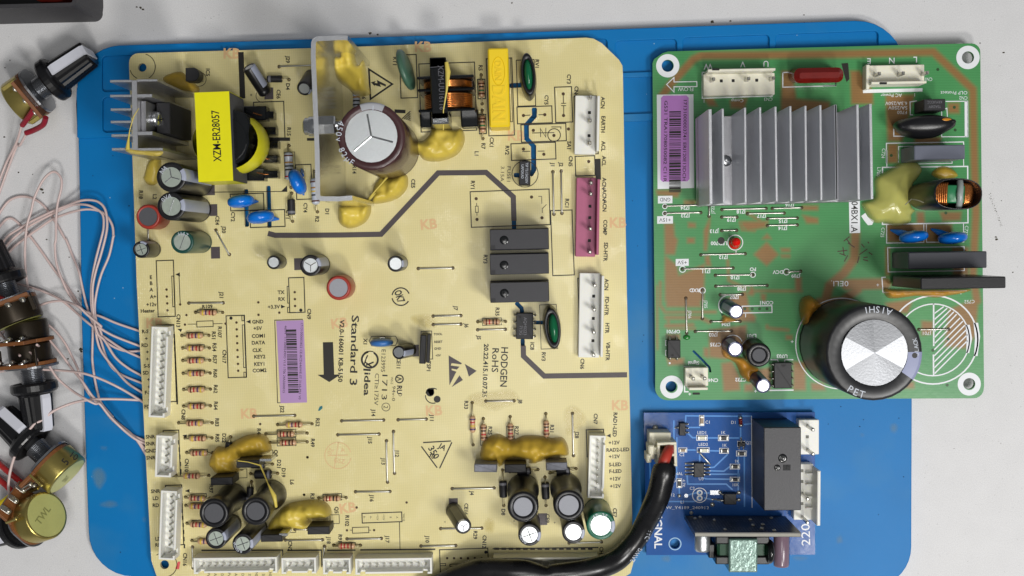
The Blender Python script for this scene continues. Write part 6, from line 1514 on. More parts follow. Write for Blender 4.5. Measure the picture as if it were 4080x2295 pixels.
blob('glue_blob', green, [E5(745, 340), E5(790, 370), E5(860, 400), E5(905, 430), E5(830, 450), E5(745, 455), E5(765, 400)], .2, m_glue_o, seed=25, edge=.15)
mb = MB(); mb.tube([P(E4(790, 520), 1.3), P(E4(850, 465), 1.6), P(E4(920, 480), 1.9), P(E4(965, 500), 2.0)], .018, 5); mb.build('glue_string', mat('pale_string', (160, 156, 140), .5), green)
mb = MB(); cc = P(E5(425, 590), 0); mb.sphere((cc.x, cc.y, .03), .13, 12, 8, 0, (1, .7, .5)); mb.build('solder_mask_drop', mat('green_drop', (40, 120, 50), .12), green)

# ------------------------------------------------------------------ components of the small blue board
zb = ZB
def PB(x, y, z=ZB): return P(E7(x, y), z)
h = 2.05; q = [P(E7(x, y), h) for x, y in ((1131, 215), (1440, 211), (1443, 908), (1138, 905))]; cx = sum(p.x for p in q) / 4; cy = sum(p.y for p in q) / 4; M = Matrix.Translation((cx, cy, 0)) @ rotz(math.radians(.5)); lx, ly = (q[1] - q[0]).length, (q[3] - q[0]).length
mb = MB(); mb.rbox((0, 0), lx, ly, zb, h, .03, .025); o = mb.build('relay', m_relay, blue, M)
def dimple(x, y, r): return Matrix.Translation((lx * ((x - 1287) / 306), ly * ((560 - y) / 692), 0)), r
for x, y, r in ((1288, 470, .155), (1243, 548, .11)):
    T_, r = dimple(x, y, r); mb = MB(); mb.lathe([(r, h + .002), (r * .8, h + .03), (r * .45, h + .012), (r * .2, h + .025), (0, h + .02)], 20, T_); mb.build('filled_vent', m_blk_gloss, o, M)
T_, r = dimple(1322, 548, .1); mb = MB(); mb.rbox((T_[0][3], T_[1][3]), .26, .2, h - .01, h + .004, .01, .003); mb.rbox((T_[0][3] + .03, T_[1][3]), .1, .12, h, h + .02, .02, .005, mi=0); mb.build('corner_mark', m_blk_gloss, o, M)
# right hand headers
def vhb(c4, length, width, pins, holes, lock, lh):
    cc = P(E7(*c4), .25); M = Matrix.Translation((cc.x, cc.y, zb)) @ rotz(math.radians(-89.6)); mb = MB(); mb.rbox((0, 0), length, width, 0, .42, .03, .02)
    if lock: mb.rbox((0, width / 2 + .05), length - .1, .1, 0, lh, .02, .02)
    for x in holes: pass
    o = mb.build('header', m_conn, blue, M)
    for x in pins:
        mb = MB(); mb.prism(rrect(.11, .11, .015, 1), .4, 1.25, .03); mb.build('pin', m_tin, o, M @ Matrix.Translation((x, -.04, 0)))
    for x in holes:
        mb = MB(); mb.prism(rrect(.11, .11, .01, 1), .421, .424); mb.build('empty_pin_hole', mat('shaded_hole', (120, 120, 112), .6), o, M @ Matrix.Translation((x, -.06, 0)))
f = lambda y, c0: pxs((y - c0) / 2.0844, .3)
vhb((1507, 295), pxs(139, .3), pxs(80, .3), [f(205, 295), f(405, 295)], [f(292, 295)], 0, 0)
vhb((1462, 750), pxs(225, .3), pxs(78, .3), [f(770, 750), f(965, 750)], [f(572, 750), f(662, 750), f(848, 750)], 0, 0)
mb = MB(); cc = P(E7(1562, 780), .6); mb.rbox((cc.x, cc.y), .12, 1.95, zb, 1.1, .02, .03)
for yy in (600, 690, 790, 885): 
    q = P(E7(1530, yy), .4); mb.rbox((q.x, q.y), .4, .06, zb, .45, .01, .01)
mb.build('header_lock', m_conn, blue)
# surface parts
m_smdres = mat('chip_resistor', (30, 30, 32), .35, 0, .1, 20); m_pad = m_tin
def smd(x0, y0, x1, y1, body, h=.07, vert=None):
    a, b2 = PB(x0, y0), PB(x1, y1); cx, cy = (a.x + b2.x) / 2, (a.y + b2.y) / 2; lx, ly = abs(b2.x - a.x), abs(a.y - b2.y)
    horiz = lx > ly if vert is None else not vert
    mb = MB(); mb.rbox((cx, cy), lx * (.62 if horiz else .8), ly * (.8 if horiz else .62), zb + .003, zb + h, .005, .008); o = mb.build('chip_component', body, blue)
    for s in (-1, 1):
        mb = MB(); e = .36
        if horiz: mb.rbox((cx + s * lx * .39, cy), lx * .22, ly * .86, zb + .003, zb + h + .005, .01, .01)
        else: mb.rbox((cx, cy + s * ly * .39), lx * .86, ly * .22, zb + .003, zb + h + .005, .01, .01)
        mb.build('solder_end', m_pad, o)
m_cc = mat('tan_chip_capacitor', (150, 128, 104), .4); m_ledw = mat('pale_lens', (220, 220, 200), .25)
for a in ((600, 120, 634, 195, m_cc), (582, 284, 655, 318, m_ledw), (760, 284, 835, 322, m_smdres), (600, 388, 672, 420, m_ledw), (772, 392, 838, 426, m_smdres), (912, 415, 980, 448, m_smdres), (430, 390, 488, 418, m_cc), (860, 524, 925, 556, m_smdres), (860, 632, 925, 662, m_smdres), (414, 645, 446, 712, m_smdres), (1090, 415, 1125, 445, m_smdres), (1090, 340, 1125, 372, m_smdres)): smd(*a)
def small_pkg(x0, y0, x1, y1, pins, h=.16, name='chip'):
    a, b2 = PB(x0, y0), PB(x1, y1); mb = MB(); mb.rbox(((a.x + b2.x) / 2, (a.y + b2.y) / 2), b2.x - a.x, a.y - b2.y, zb + .03, zb + h, .01, .02); o = mb.build(name, m_blkpl, blue)
    for px, py, ex, ey in pins:
        s, e = PB(px, py, zb + h * .45), PB(ex, ey, zb + .02); mb = MB(); mid = (s + e) / 2; mb.tube([s, Vector((mid.x, mid.y, s.z)), Vector((mid.x, mid.y, e.z + .01)), e], .035, 6); mb.build('pin', m_tin, o)
small_pkg(425, 172, 478, 277, [(478, 187, 505, 187), (478, 222, 508, 222), (478, 258, 508, 258), (425, 215, 395, 220)], .2)
small_pkg(547, 503, 632, 622, [(547, 518 + i * 29, 478, 515 + i * 30) for i in range(4)] + [(632, 518 + i * 29, 685, 515 + i * 30) for i in range(4)], .18)
small_pkg(793, 752, 893, 842, [(793, 775, 765, 755), (793, 822, 700, 812), (893, 770, 925, 755), (893, 820, 925, 815)], .3, 'optocoupler')
small_pkg(915, 335, 975, 370, [(945, 335, 943, 300), (928, 370, 926, 392), (962, 370, 964, 392)], .14, 'small_transistor')
mb = MB(); a, b2 = PB(938, 125, zb + .1), PB(942, 205, zb + .1); d = (b2 - a); M = Matrix.Translation((a + b2) / 2) @ frame(d); l = d.length / 2; mb.lathe([(0, -l), (.075, -l), (.075, -l * .6), (.068, -l * .58), (.068, l * .58), (.075, l * .6), (.075, l), (0, l)], 14, None, 0, True, [1, 1, 1, 0, 1, 1, 1]); o = mb.build('glass_diode', [mat('red_glass', (110, 26, 24), .1), m_tin], blue, M)
for x, y, r in ((430, 782, .07), (705, 855, .09), (530, 922, .07), (232, 215, .1), (770, 755, .07), (925, 755, .08), (925, 815, .07)):
    c_ = PB(x, y); mb = MB(); mb.sphere((c_.x, c_.y, zb + .02), r, 12, 8, 0, (1, 1, .6)); mb.build('solder_joint', m_tin, blue)
mb = MB(); mb.tube([PB(585, 410, zb + .12), PB(650, 480, zb + .22), PB(688, 522, zb + .12)], .03, 6); mb.build('link_wire', m_tin, blue)
# upright power module
hm = 2.55; tl, tr_ = P(E7(560, 1100), hm), P(E7(1440, 1112), hm); bl, br_ = P(E7(505, 952), .1), P(E7(1345, 955), .1)
yb = (bl.y + br_.y) / 2; x0, x1 = tl.x, tr_.x
m_mod = mat('dark_module_mask', (22, 23, 26), .35, 0, .2, 4)
mb = MB(); th = .16
mb.prism([(x0, yb - th), (x1, yb - th), (x1, yb), (x0, yb)], .02, hm, .005); o = mb.build('upright_module', m_mod, blue, label='upright dark power module with green taped transformer')
mb = MB(); rr = random.Random(4)       # rows of tiny traces on the rear face, solder lumps
for i in range(34):
    for j in range(26):
        if rr.random() < .78:
            x = x0 + .1 + (x1 - x0 - .2) * i / 33; z = .2 + (hm - .35) * j / 25
            if (abs(i - 16) < 4 and 8 < j < 18): continue
            mb.add([(x, yb + .004, z), (x + .055, yb + .004, z + .03), (x + .055, yb + .004, z + .055), (x, yb + .004, z + .025)], [(0, 3, 2, 1)])
mb.build('module_traces', mat('grey_trace', (150, 150, 152), .4), o, kind='stuff')
for fx, fz in ((.08, .2), (.14, .12), (.26, .3), (.62, .25), (.84, .15), (.6, .6), (.7, .55), (.66, .78), (.3, .85), (.76, .9)):
    mb = MB(); mb.sphere((x0 + (x1 - x0) * fx, yb + .01, hm * fz), .07, 10, 6, 0, (1, .8, 1)); mb.build('solder_joint', m_tin, o)
mb = MB(); mb.add([(x0 + .01, yb - th + .02, hm + .002), (x1 - .01, yb - th + .02, hm + .002), (x1 - .01, yb - .04, hm + .002), (x0 + .01, yb - .04, hm + .002)], [(0, 1, 2, 3)]); mb.build('bare_edge', mat('bare_laminate_edge', (150, 148, 138), .6), o)
def hcan(px0, px1, py_end, zc, mtl, name):
    a = P(E7(px0, py_end), zc); b2 = P(E7(px1, py_end), zc); r = (b2.x - a.x) / 2; M = Matrix.Translation(((a.x + b2.x) / 2, yb - th, zc)) @ frame((0, -1, 0)); l = yb - th - a.y - .02
    mb = MB(); mb.lathe([(r * .9, 0), (r, .04), (r, l - .08), (r * .93, l - .01), (r * .85, l), (0, l)], 28); return mb.build(name, mtl, o, M), r, l, M
zc_ = 1.3
hcan(556, 686, 1245, 1.5, m_alu, 'silver_capacitor')
q, r, l, M = hcan(1212, 1342, 1372, 1.5, mat('mauve_sleeve', (118, 98, 112), .2, 0, .08, 4), 'brown_capacitor')
mb = MB(); mb.lathe([(r + .004, .05), (r + .004, l - .06)], 8, M, 0, True, None, -.55, .25); mb.v = [tuple(v) for v in mb.v]; mb.build('dark_stripe', mat('maroon_stripe', (66, 28, 26), .25), o)
lens(o, E7(1178, 1245), 1.7, .0 + .42, .45, .17, 88, 'black_disc', m_blk_gloss)
# its transformer
zt2 = 2.0; q = [P(E7(x, y), zt2) for x, y in ((845, 1142), (1082, 1142), (1085, 1420), (845, 1420))]; cx = (q[0].x + q[1].x) / 2; w_ = q[1].x - q[0].x; y0, y1 = q[3].y, q[0].y
mb = MB(); mb.rbox((cx, (y0 + y1) / 2), w_, y1 - y0, .6, zt2, .04, .05); t_ = mb.build('module_transformer', mat('green_crinkled_tape', (104, 132, 122), .2, .2, .22, 5, 1.0, 7, spec=.8), o)
mb = MB(); mb.rbox((cx, (y0 + y1) / 2 + .1), w_ + .72, (y1 - y0) * .55, .75, zt2 - .25, .1, .08); mb.build('green_winding', mat('dark_green_tape', (26, 66, 44), .2, 0, .2, 6), t_)
for sx in (-1, 1):
    for yy in (y1 - .08, y0 + .38):
        mb = MB(); mb.rbox((cx + sx * (w_ / 2 + .2), yy), .48, .28, .5, zt2 - .15, .04, .04); mb.build('bobbin_cheek', m_blk, t_)
mb = MB(); mb.rbox((cx - w_ / 2 - .52, y0 + .62), .22, .5, .5, 1.5, .04, .04); mb.build('bobbin_post', m_blk, t_)
# ------------------------------------------------------------------ potentiometers with knobs
m_gold = mat('passivated_steel', (176, 160, 92), .28, .85, .22, 2.2, .1, 20); m_darkcan = mat('brown_dark_can', (44, 37, 27), .35, .6, .25, 3); m_goldback = mat('yellow_passivated_back', (196, 196, 122), .34, .25, .12, 1.2, .08, 12)
m_phen = mat('brown_phenolic', (120, 74, 38), .5, 0, .2, 8); m_knob = mat('black_knob_plastic', (18, 18, 20), .3, 0, .15, 5, spec=.55); m_point = mat('white_pointer', (214, 216, 226), .4, 0, .04, 5)
m_zinc = mat('grey_zinc', (150, 152, 156), .3, .9, .15, 8, .15, 20)


def knob(parent, M, x0, x1, roll=0, flange=.82, r0=.60, r1=.52):
    """M: +x along the shaft. flange at x0, tip at x1"""
    X = Matrix.Rotation(math.pi / 2, 4, 'Y'); L = x1 - x0
    mb = MB(); n = 36; prof = [(flange * .62, .0), (flange * .96, 0), (flange, .06), (flange, .26), (flange * .93, .34), (r0 + .04, .40), (r0, .46), (r1, L - .08), (r1 - .07, L), (0, L)]
    v = []
    for i in range(n):
        a = 6.2832 * i / n
        for k, (r, z) in enumerate(prof):
            rr_ = r * (1 - (.07 if i % 3 == 0 else 0)) if 6 <= k <= 7 else r
            v.append((rr_ * math.cos(a), rr_ * math.sin(a), z))
    m = len(prof); mb.add(v, [(i * m + k, ((i + 1) % n) * m + k, ((i + 1) % n) * m + k + 1, i * m + k + 1) for i in range(n) for k in range(m - 1)], 0, False)
    MK = M @ Matrix.Translation((x0, 0, 0)) @ X @ rotz(math.radians(roll))
    o = mb.build('knob', m_knob, parent, MK)
    mb = MB(); mb.lathe([(flange * .86, -.002), (flange * .6, -.004), (.36, .2), (0, .2)], 28); mb.build('knob_hollow', m_dark, o, MK)
    mb = MB(); w_ = .17; s = r0 + .05
    pts = [(.42, s), (.56, s + .03), (L - .06, r1 + .06), (L + .05, r1 - .02), (L + .05, -r1 * .55), (L - .04, -r1 * .55), (L - .04, .2), (.42, r0 * .6)]
    vv = [(r, y, z) for y in (-w_, w_) for z, r in pts]; k = len(pts)
    mb.add(vv, [list(range(k)), list(range(k, 2 * k))[::-1]] + [(i, i + k, (i + 1) % k + k, (i + 1) % k) for i in range(k)])
    mb.build('pointer', m_point, o, MK)
    return o


def pot(label, origin, axis, up, k0, k1, roll, gang=1, back=None, can_l=.72, r=.86, can=None, mark=None, flange=.82, bush=True):
    """origin: middle of the rear of the can; axis: along the shaft; up: side of the terminals"""
    x = Vector(axis).normalized(); z = Vector(up); z = (z - x * z.dot(x)).normalized(); y = z.cross(x)
    M = Matrix.Translation(origin) @ Matrix((x, y, z)).transposed().to_4x4()
    t = thing('potentiometer', label, 'potentiometer', origin, 'potentiometers with black knobs')
    X = Matrix.Rotation(math.pi / 2, 4, 'Y'); xo = 0
    for g in range(gang):
        mb = MB(); mb.lathe([(0, .01), (r - .08, .01), (r - .02, .02), (r, .08), (r, can_l)], 36, X); o = mb.build('can', can or m_gold, t, M @ Matrix.Translation((xo, 0, 0)))
        if g == 0:
            mb = MB(); mb.lathe([(r - .09, .004), (0, .004)], 36, X); mb.build('back_plate', back or m_goldback, o, M)
            if mark:
                mb = MB(); v, f = tmesh(mark, .02); mb.add([(.0, -q[0] * .36 + .1, q[1] * .36 + .12) for q in v], f); mb.build('stamped_mark', mat('stamped_shadow', (150, 150, 88), .45, .3), o, M, kind='stuff')
        mb = MB(); pl = rrect(.13, 1.84, .03, 2); mb.prism(rrect(1.7, 1.72, .7, 6), 0, .12, 0); MW = M @ Matrix.Translation((xo + can_l, 0, .06)) @ X
        wf = mb.build('wafer', m_phen, t, MW)
        mb = MB(); mb.rbox((0, 0), .13, 1.5, .6, 1.28, .02, .01); mb.build('wafer_tongue', m_phen, t, M @ Matrix.Translation((xo + can_l + .06, 0, 0)))
        for s in (-1, 0, 1):
            mb = MB(); mb.prism(rrect(.2, .42, .08, 3), 0, .03, .006)
            MM = M @ Matrix.Translation((xo + can_l - .05, s * .5, 1.1)) @ Matrix.Rotation(math.radians(-78), 4, 'Y') @ rotz(math.pi / 2)
            lg = mb.build('terminal', m_tin, t, MM)
            mb = MB(); mb.sphere((0, .1, .05), .07, 10, 6, 0, (1, 1.2, .7)); mb.build('solder_joint', m_tin, lg, MM)
        xo += can_l + .14
    mb = MB(); mb.prism(rrect(1.66, 1.7, .6, 6), 0, .09, .01); mb.build('mounting_plate', m_zinc, t, M @ Matrix.Translation((xo, 0, 0)) @ X)
    for s in (-1, 1):
        mb = MB(); mb.rbox((-.1, s * .72), .62, .16, .72, .80, .03, .02); mb.build('clamp_tab', can or m_gold, t, M @ Matrix.Translation((xo - .25, 0, 0)))
    if bush:
        mb = MB(); pr = []; z_ = .09
        while z_ < .74: pr += [(.37, z_), (.41, z_ + .03)]; z_ += .062
        mb.lathe([(.44, .08)] + pr + [(.36, .76), (0, .76)], 24, X, sm=False); mb.build('threaded_bush', m_zinc, t, M @ Matrix.Translation((xo, 0, 0)))
    mb = MB(); mb.lathe([(.29, .7), (.29, k0 - xo + .3), (0, k0 - xo + .3)], 20, X); mb.build('shaft', m_zinc, t, M @ Matrix.Translation((xo, 0, 0)))
    knob(t, M, k0, k1, roll, flange)
    return t, M


def d3(a, b, dz=0):
    """direction from pixel a to pixel b on the bench, with a slope"""
    v = (P(b, ZT + 1) - P(a, ZT + 1)).normalized(); return Vector((v.x, v.y, dz))


z1 = ZT + .92
pot('black knob lying at the top left, two dark red sleeves on its gold can', P(A1(165, 1010), z1), d3(A1(165, 1010), A1(850, 545), .05), (.15, -.35, 1), 1.45, 3.25, 150, back=m_gold)
pot('dual gang potentiometer at the left edge, knob pointing down the photo', P(W2(330, 80), z1 + .1), d3(W2(330, 60), W2(490, 1400), -.02), (-.25, 0, 1), 2.28, 3.98, 112, gang=2, can_l=.68, r=.74, can=m_darkcan)
pot('greenish gold potentiometer under pale wires, cut by the left edge', P(W1(260, 1250), z1 + .3), d3(W1(280, 1250), W1(30, 640), .0), (.25, .1, 1), 1.5, 3.1, 40, back=m_goldback, can=m_darkcan)
pot('gold potentiometer marked B10, knob with white line pointing up left', P(W3(865, 960), z1 + .2), d3(W3(865, 960), W3(130, 330), -.10), (-.55, -.75, .3), 1.75, 3.35, 285, mark='WL', back=m_goldback)
pot('potentiometer showing its round yellow green back, below the yellow sleeve', P(W4(600, 668), ZT + 1.75), d3(W4(600, 668), W4(130, 860), -.55), (-.35, .8, .5), 1.45, 3.0, 100, mark='TWL', back=m_goldback, flange=.85)
pi_ = WM
# hand written value on the gold can
mb = MB()
for s_, q, hh, a in (('10', W3(955, 700), 26, -35), ('5', W3(835, 770), 30, 55)): T(mb, s_, q, hh, a, z=z1 + 1.12, bold=.015)
root = [o for o in bpy.data.objects if o.name.startswith('potentiometer') and o.get('label', '').startswith('gold potentiometer marked')][0]
mb.build('written_value', m_ink, root, kind='stuff')

# ------------------------------------------------------------------ sleeves, wires
m_wire = mat('pale_pink_wire', (206, 184, 180), .32, 0, .1, 3, spec=.55); m_redsleeve = mat('dark_red_sleeve', (142, 28, 44), .4, 0, .12, 4); m_redwire = mat('red_wire', (206, 52, 52), .38, 0, .06, 4); m_yelwire = mat('yellow_sleeve', (226, 204, 32), .35, 0, .06, 4)
MATX = 312


def zbed(px): return ZT if px < MATX else (ZM if px < 520 else -.33)


def wire(pts, label, lift=.06, r=.046, z_first=None, z_last=None, m=None, name='wire', group='pale pink wires on the left', arch=0, under=False):
    q = []
    L_ = len(pts)
    for i, p in enumerate(pts):
        z = (ZT if p[0] < 300 else ZM) + r + lift
        if p[0] > 505: z = -.30
        z += arch * math.sin(math.pi * i / (L_ - 1))
        if z_first is not None and i < 3: z = z_first + (z - z_first) * i / 3
        if z_last is not None and i > L_ - 4: z = z_last + (z - z_last) * (L_ - 1 - i) / 3
        q.append(P(p, z))
    if under: d = (q[-1] - q[-2]).normalized(); q.append(Vector((q[-1].x + d.x * .5, q[-1].y + d.y * .5, -.29)))
    s = smooth_loop([tuple(v) for v in q], 5, False)
    mb = MB(); mb.tube(s, r, 7); o = mb.build(name, m or m_wire, None)
    o['label'] = label; o['category'] = name.replace('_', ' '); o['group'] = group
    return o


def seq(*segs):
    return [c(*p) for c, ps in segs for p in ps]


wire(seq((A1, [(205, 1215), (170, 1340), (120, 1449)]), (W0, [(80, 480), (-20, 730)])), 'left of two parallel wires leaving the dark red sleeves', .05, z_first=z1 + .3)
wire(seq((A1, [(255, 1280), (190, 1400)]), (W0, [(220, 250), (100, 560), (20, 780), (-40, 950)])), 'right of two parallel wires leaving the dark red sleeves', .05, z_first=z1 + .2)
wire(seq((W2, [(475, 400), (510, 412), (540, 360), (530, 250), (480, 130)]), (W1, [(500, 1300), (430, 1080), (370, 850), (330, 600), (320, 300), (345, 0)]), (W0, [(400, 1100), (440, 930), (540, 720), (640, 612), (720, 600), (785, 680), (788, 800), (740, 1000), (720, 1200), (718, 1449)]), (W1, [(705, 250), (725, 480), (800, 700), (900, 900), (1040, 1060), (1150, 1120), (1300, 1165), (1500, 1250), (1780, 1345)])), 'wire making the tall narrow loop on the bench left of the mat', .10, arch=.5, z_first=z1 + .9, under=True)
wire(seq((W0, [(-30, 1160), (80, 1000), (180, 930), (300, 910), (430, 940), (560, 1030), (680, 1190), (770, 1340), (830, 1449)]), (W1, [(850, 180), (930, 380), (1010, 580), (1050, 760), (1100, 980), (1150, 1130), (1190, 1280)]), (W2, [(1185, 450), (1185, 600), (1210, 800), (1250, 1000), (1300, 1150), (1450, 1330)]), (W3, [(1400, 160), (1560, 330), (1720, 440), (1870, 505)])), 'wire arching over the bench then running down the mat edge', .06, under=True)
wire(seq((W0, [(-30, 1330), (60, 1220), (130, 1190), (190, 1215), (270, 1290), (400, 1440)]), (W1, [(540, 340), (700, 570), (820, 720), (930, 880), (1040, 1050), (1160, 1180), (1250, 1400)]), (W2, [(1290, 330), (1380, 600), (1520, 760), (1830, 895)])), 'wire with a small hump at the photo edge, crossing down to the board', .04, under=True)
wire(seq((W1, [(-30, 340), (80, 150)]), (W0, [(250, 1320), (400, 1230), (650, 1110), (850, 1030), (1010, 970), (1150, 955), (1270, 985), (1350, 1080), (1375, 1250), (1360, 1400)]), (W1, [(1300, 350), (1230, 580), (1190, 780), (1190, 1000), (1210, 1200), (1250, 1380)]), (W2, [(1340, 340), (1480, 560), (1650, 700), (1830, 800)])), 'uppermost of three wires bending round on the mat', .12, arch=.35, under=True)
wire(seq((W1, [(-30, 420), (120, 210)]), (W0, [(330, 1320), (600, 1170), (900, 1030), (1090, 1015), (1230, 1065), (1320, 1150), (1330, 1300), (1305, 1430)]), (W1, [(1230, 430), (1180, 700), (1170, 950), (1190, 1150), (1225, 1320)]), (W2, [(1250, 350), (1310, 500), (1500, 740), (1650, 900), (1840, 1020)])), 'middle of three wires bending round on the mat', .08, arch=.3, under=True)
wire(seq((W1, [(-30, 540), (150, 300)]), (W0, [(370, 1410), (500, 1320), (700, 1190), (1000, 1090), (1200, 1080), (1350, 1140), (1440, 1280), (1455, 1420)]), (W1, [(1455, 130), (1400, 380), (1300, 620), (1240, 850), (1215, 1050), (1235, 1220), (1290, 1350)]), (W2, [(1330, 330), (1450, 420), (1620, 480), (1815, 475)])), 'outermost of three wires bending round on the mat', .05, arch=.3, under=True)
wire(seq((W1, [(-30, 738), (200, 745), (400, 790), (600, 860), (780, 950), (930, 1070), (1100, 1220), (1250, 1340)]), (W2, [(1230, 220), (1400, 340), (1600, 470), (1820, 570)])), 'wire bowing from the photo edge above the greenish potentiometer', .16, under=True)
wire(seq((W1, [(-30, 1430), (200, 1230), (400, 1090), (560, 1000), (720, 965), (850, 975), (1000, 1030), (1120, 1140), (1300, 1290)]), (W2, [(1250, 160), (1450, 280), (1820, 425)])), 'wire arching over the greenish potentiometer terminals', .2, arch=.5, under=True)
wire(seq((W1, [(-20, 600), (40, 720), (110, 920), (180, 1080), (260, 1220), (380, 1400)]), (W2, [(340, 220), (470, 400), (550, 540), (640, 680), (740, 830), (900, 970), (1080, 1085), (1220, 1155)]), (W3, [(1280, 30), (1400, 180), (1560, 340), (1720, 470), (1870, 545)])), 'wire crossing over the dual gang potentiometer to the long bundle', .25, arch=.9, under=True)
wire(seq((W1, [(-20, 750), (80, 880), (200, 1020), (330, 1130), (460, 1280)]), (W2, [(450, 140), (620, 320), (780, 510), (920, 700), (1050, 860), (1180, 1050)]), (W3, [(1290, 30), (1420, 210), (1580, 350), (1730, 470), (1875, 620)])), 'wire slanting past the right end of the dual gang potentiometer', .2, arch=.6, under=True)
wire(seq((W2, [(-30, 110), (100, 40), (220, 25), (350, 40), (530, 90), (700, 210), (830, 370), (920, 540), (1000, 710), (1060, 880), (1180, 1080)]), (W3, [(1310, 60), (1470, 240), (1720, 450), (1880, 690)])), 'wire curving high over the bench to the long bundle', .15, arch=.5, under=True)
wire(seq((W2, [(-30, 750), (200, 715), (500, 715), (800, 730), (1050, 760), (1300, 840), (1550, 960), (1750, 1080), (1850, 1150)])), 'wire crossing straight over the bushing of the dual gang potentiometer', .3, arch=.8, under=True)
wire(seq((W4, [(278, 600), (265, 680), (215, 690), (165, 640), (130, 480)]), (W3, [(110, 1050), (150, 820), (230, 600), (330, 430), (440, 290)]), (W2, [(550, 1360), (700, 1240), (950, 1140), (1200, 1100), (1500, 1095), (1840, 1112)])), 'long wire sweeping from the lowest potentiometer up over two knobs', .25, r=.05, arch=1.2, z_first=z1 + 1.0, under=True)
wire(seq((W2, [(-30, 200), (60, 320), (150, 390), (230, 490), (255, 540)])), 'short wire soldered to the left end of the dual gang potentiometer', .9, z_last=z1 + .9)
wire(seq((W2, [(130, 372), (160, 392), (300, 450), (400, 505), (460, 570), (490, 635)])), 'short wire soldered between the gangs of the dual gang potentiometer', 1.6)
for pts, lb in (((W3, [(-40, 770), (80, 880), (180, 960), (300, 1060)]), 'upper red wire beside the yellow sleeve'), ((W3, [(-40, 970), (60, 1060), (120, 1120), (210, 1190)]), 'lower red wire beside the yellow sleeve')):
    wire(seq(pts), lb, .1, .105, m=m_redwire, group='red wires at the lower left', arch=.3)
wire(seq((W3, [(-60, 1350), (60, 1270), (200, 1160), (320, 1070), (395, 1010)])), 'yellow sleeved wire ending at a potentiometer terminal', 1.1, .11, m=m_yelwire, group='yellow wires')
for pts, lb in (([(A1(335, 1030), z1 + 1.0), (A1(300, 1090), z1 + .8), (A1(215, 1205), z1 + .3)], 'upper left sleeve'), ([(A1(440, 1130), z1 + .95), (A1(415, 1200), z1 + .7), (A1(330, 1250), z1 + .35), (A1(250, 1280), z1 + .2)], 'lower right sleeve')):
    s = smooth_loop([tuple(P(p, z)) for p, z in pts], 5, False); mb = MB(); mb.tube(s, .1, 10); o = mb.build('sleeve', m_redsleeve, None); o['label'] = 'dark red heat shrink sleeve, ' + lb + ' under the top left knob'; o['category'] = 'sleeve'; o['group'] = 'dark red sleeves'
s = [P(W1(-20, 930), z1 + .6), P(W1(80, 980), z1 + .7), P(W1(170, 1040), z1 + .75), P(W1(270, 1110), z1 + .7)]; mb = MB(); mb.tube(smooth_loop([tuple(v) for v in s], 4, False), [.13] * 12 + [.10], 10); o = mb.build('sleeve', m_redwire, None); o['label'] = 'bright red sleeve on the greenish potentiometer at the left edge'; o['category'] = 'sleeve'

# ------------------------------------------------------------------ black sleeved cable plugged into the blue board
m_cable = mat('black_heat_shrink', (20, 20, 22), .28, 0, .2, 3, .3, 2.2, spec=.6, rvar=.1)
cb = thing('cable', 'thick black sleeved cable plugged into the small blue board', 'cable', P(E7(300, 560), 1.4))
path = [(E7(308, 535), 1.45, 40), (E7(305, 570), 1.5, 44), (E7(295, 620), 1.5, 46), (E7(262, 760), 1.35, 45), (E7(205, 900), 1.1, 44), (E7(150, 1010), .85, 42), (E7(85, 1130), .7, 41), ((2505, 2185), .65, 41), ((2455, 2232), .7, 42), ((2380, 2262), .95, 43), ((2290, 2278), 1.1, 41), ((2210, 2283), 1.15, 36), ((2178, 2290), 1.2, 31), ((2110, 2280), 1.15, 42), ((2030, 2276), 1.1, 48), ((1940, 2272), .95, 49), ((1860, 2288), .75, 47), ((1790, 2315), .6, 46), ((1690, 2380), .5, 45), ((1600, 2480), .46, 45), ((1520, 2620), -.0, 45), ((1440, 2800), -.25, 45)]
pc = smooth_loop([tuple(P(p, z)) for p, z, r in path], 5, False); rc = []
for i in range(len(path) - 1):
    for k in range(5): rc.append((path[i][2] * (1 - k / 5) + path[i + 1][2] * k / 5) * K * 1.02)
rc.append(path[-1][2] * K * .97)
rc = [r * (1 + .07 * noise.noise(p * 1.1)) for r, p in zip(rc, pc)]
mb = MB(); mb.tube(pc, rc, 20); mb.build('black_sleeve', m_cable, cb)
mb = MB(); mb.tube([P(E7(350, 375), .9), P(E7(345, 400), 1.25), P(E7(322, 450), 1.5), P(E7(300, 510), 1.5), P(E7(298, 560), 1.45)], [.17, .18, .19, .2, .2], 14); mb.build('red_core', mat('red_core', (176, 58, 46), .4, 0, .1, 5), cb)
mb = MB(); mb.tube([P(E7(362, 470), .9), P(E7(358, 500), 1.1), P(E7(345, 545), 1.3), P(E7(330, 590), 1.3)], [.14, .15, .16, .16], 12); mb.build('black_core', m_blk, cb)
# lettering that follows the sleeve
def along(s, i0, side, h):
    mb = MB(); d = [0]
    for a, b2 in zip(pc[:-1], pc[1:]): d.append(d[-1] + (b2 - a).length)
    u = d[i0]
    for ch in s:
        if ch == ' ': u += h * .5; continue
        v, f = tmesh(ch, .01); k = h / .72; j = max(1, min(len(d) - 2, int(np.searchsorted(d, u)))); t = (pc[j] - pc[j - 1]).normalized(); p = pc[j - 1] + t * (u - d[j - 1]); n2 = Vector((-t.y, t.x, 0)).normalized()
        out = []
        for q in v:
            lat = side + q[1] * k; a = p - t * 0 + t * (q[0] * k); r = rc[j] + .006; zz = math.sqrt(max(.0, r * r - lat * lat)); out.append((a.x + n2.x * lat, a.y + n2.y * lat, a.z + zz))
        mb.add(out, f); u += h * .86
    return mb
mb = along('-GNUYM EAD-', 17, .18, .15)
mb = MB()
mb2 = along('-DAE MYUNG-'[::-1], 16, .2, .17)
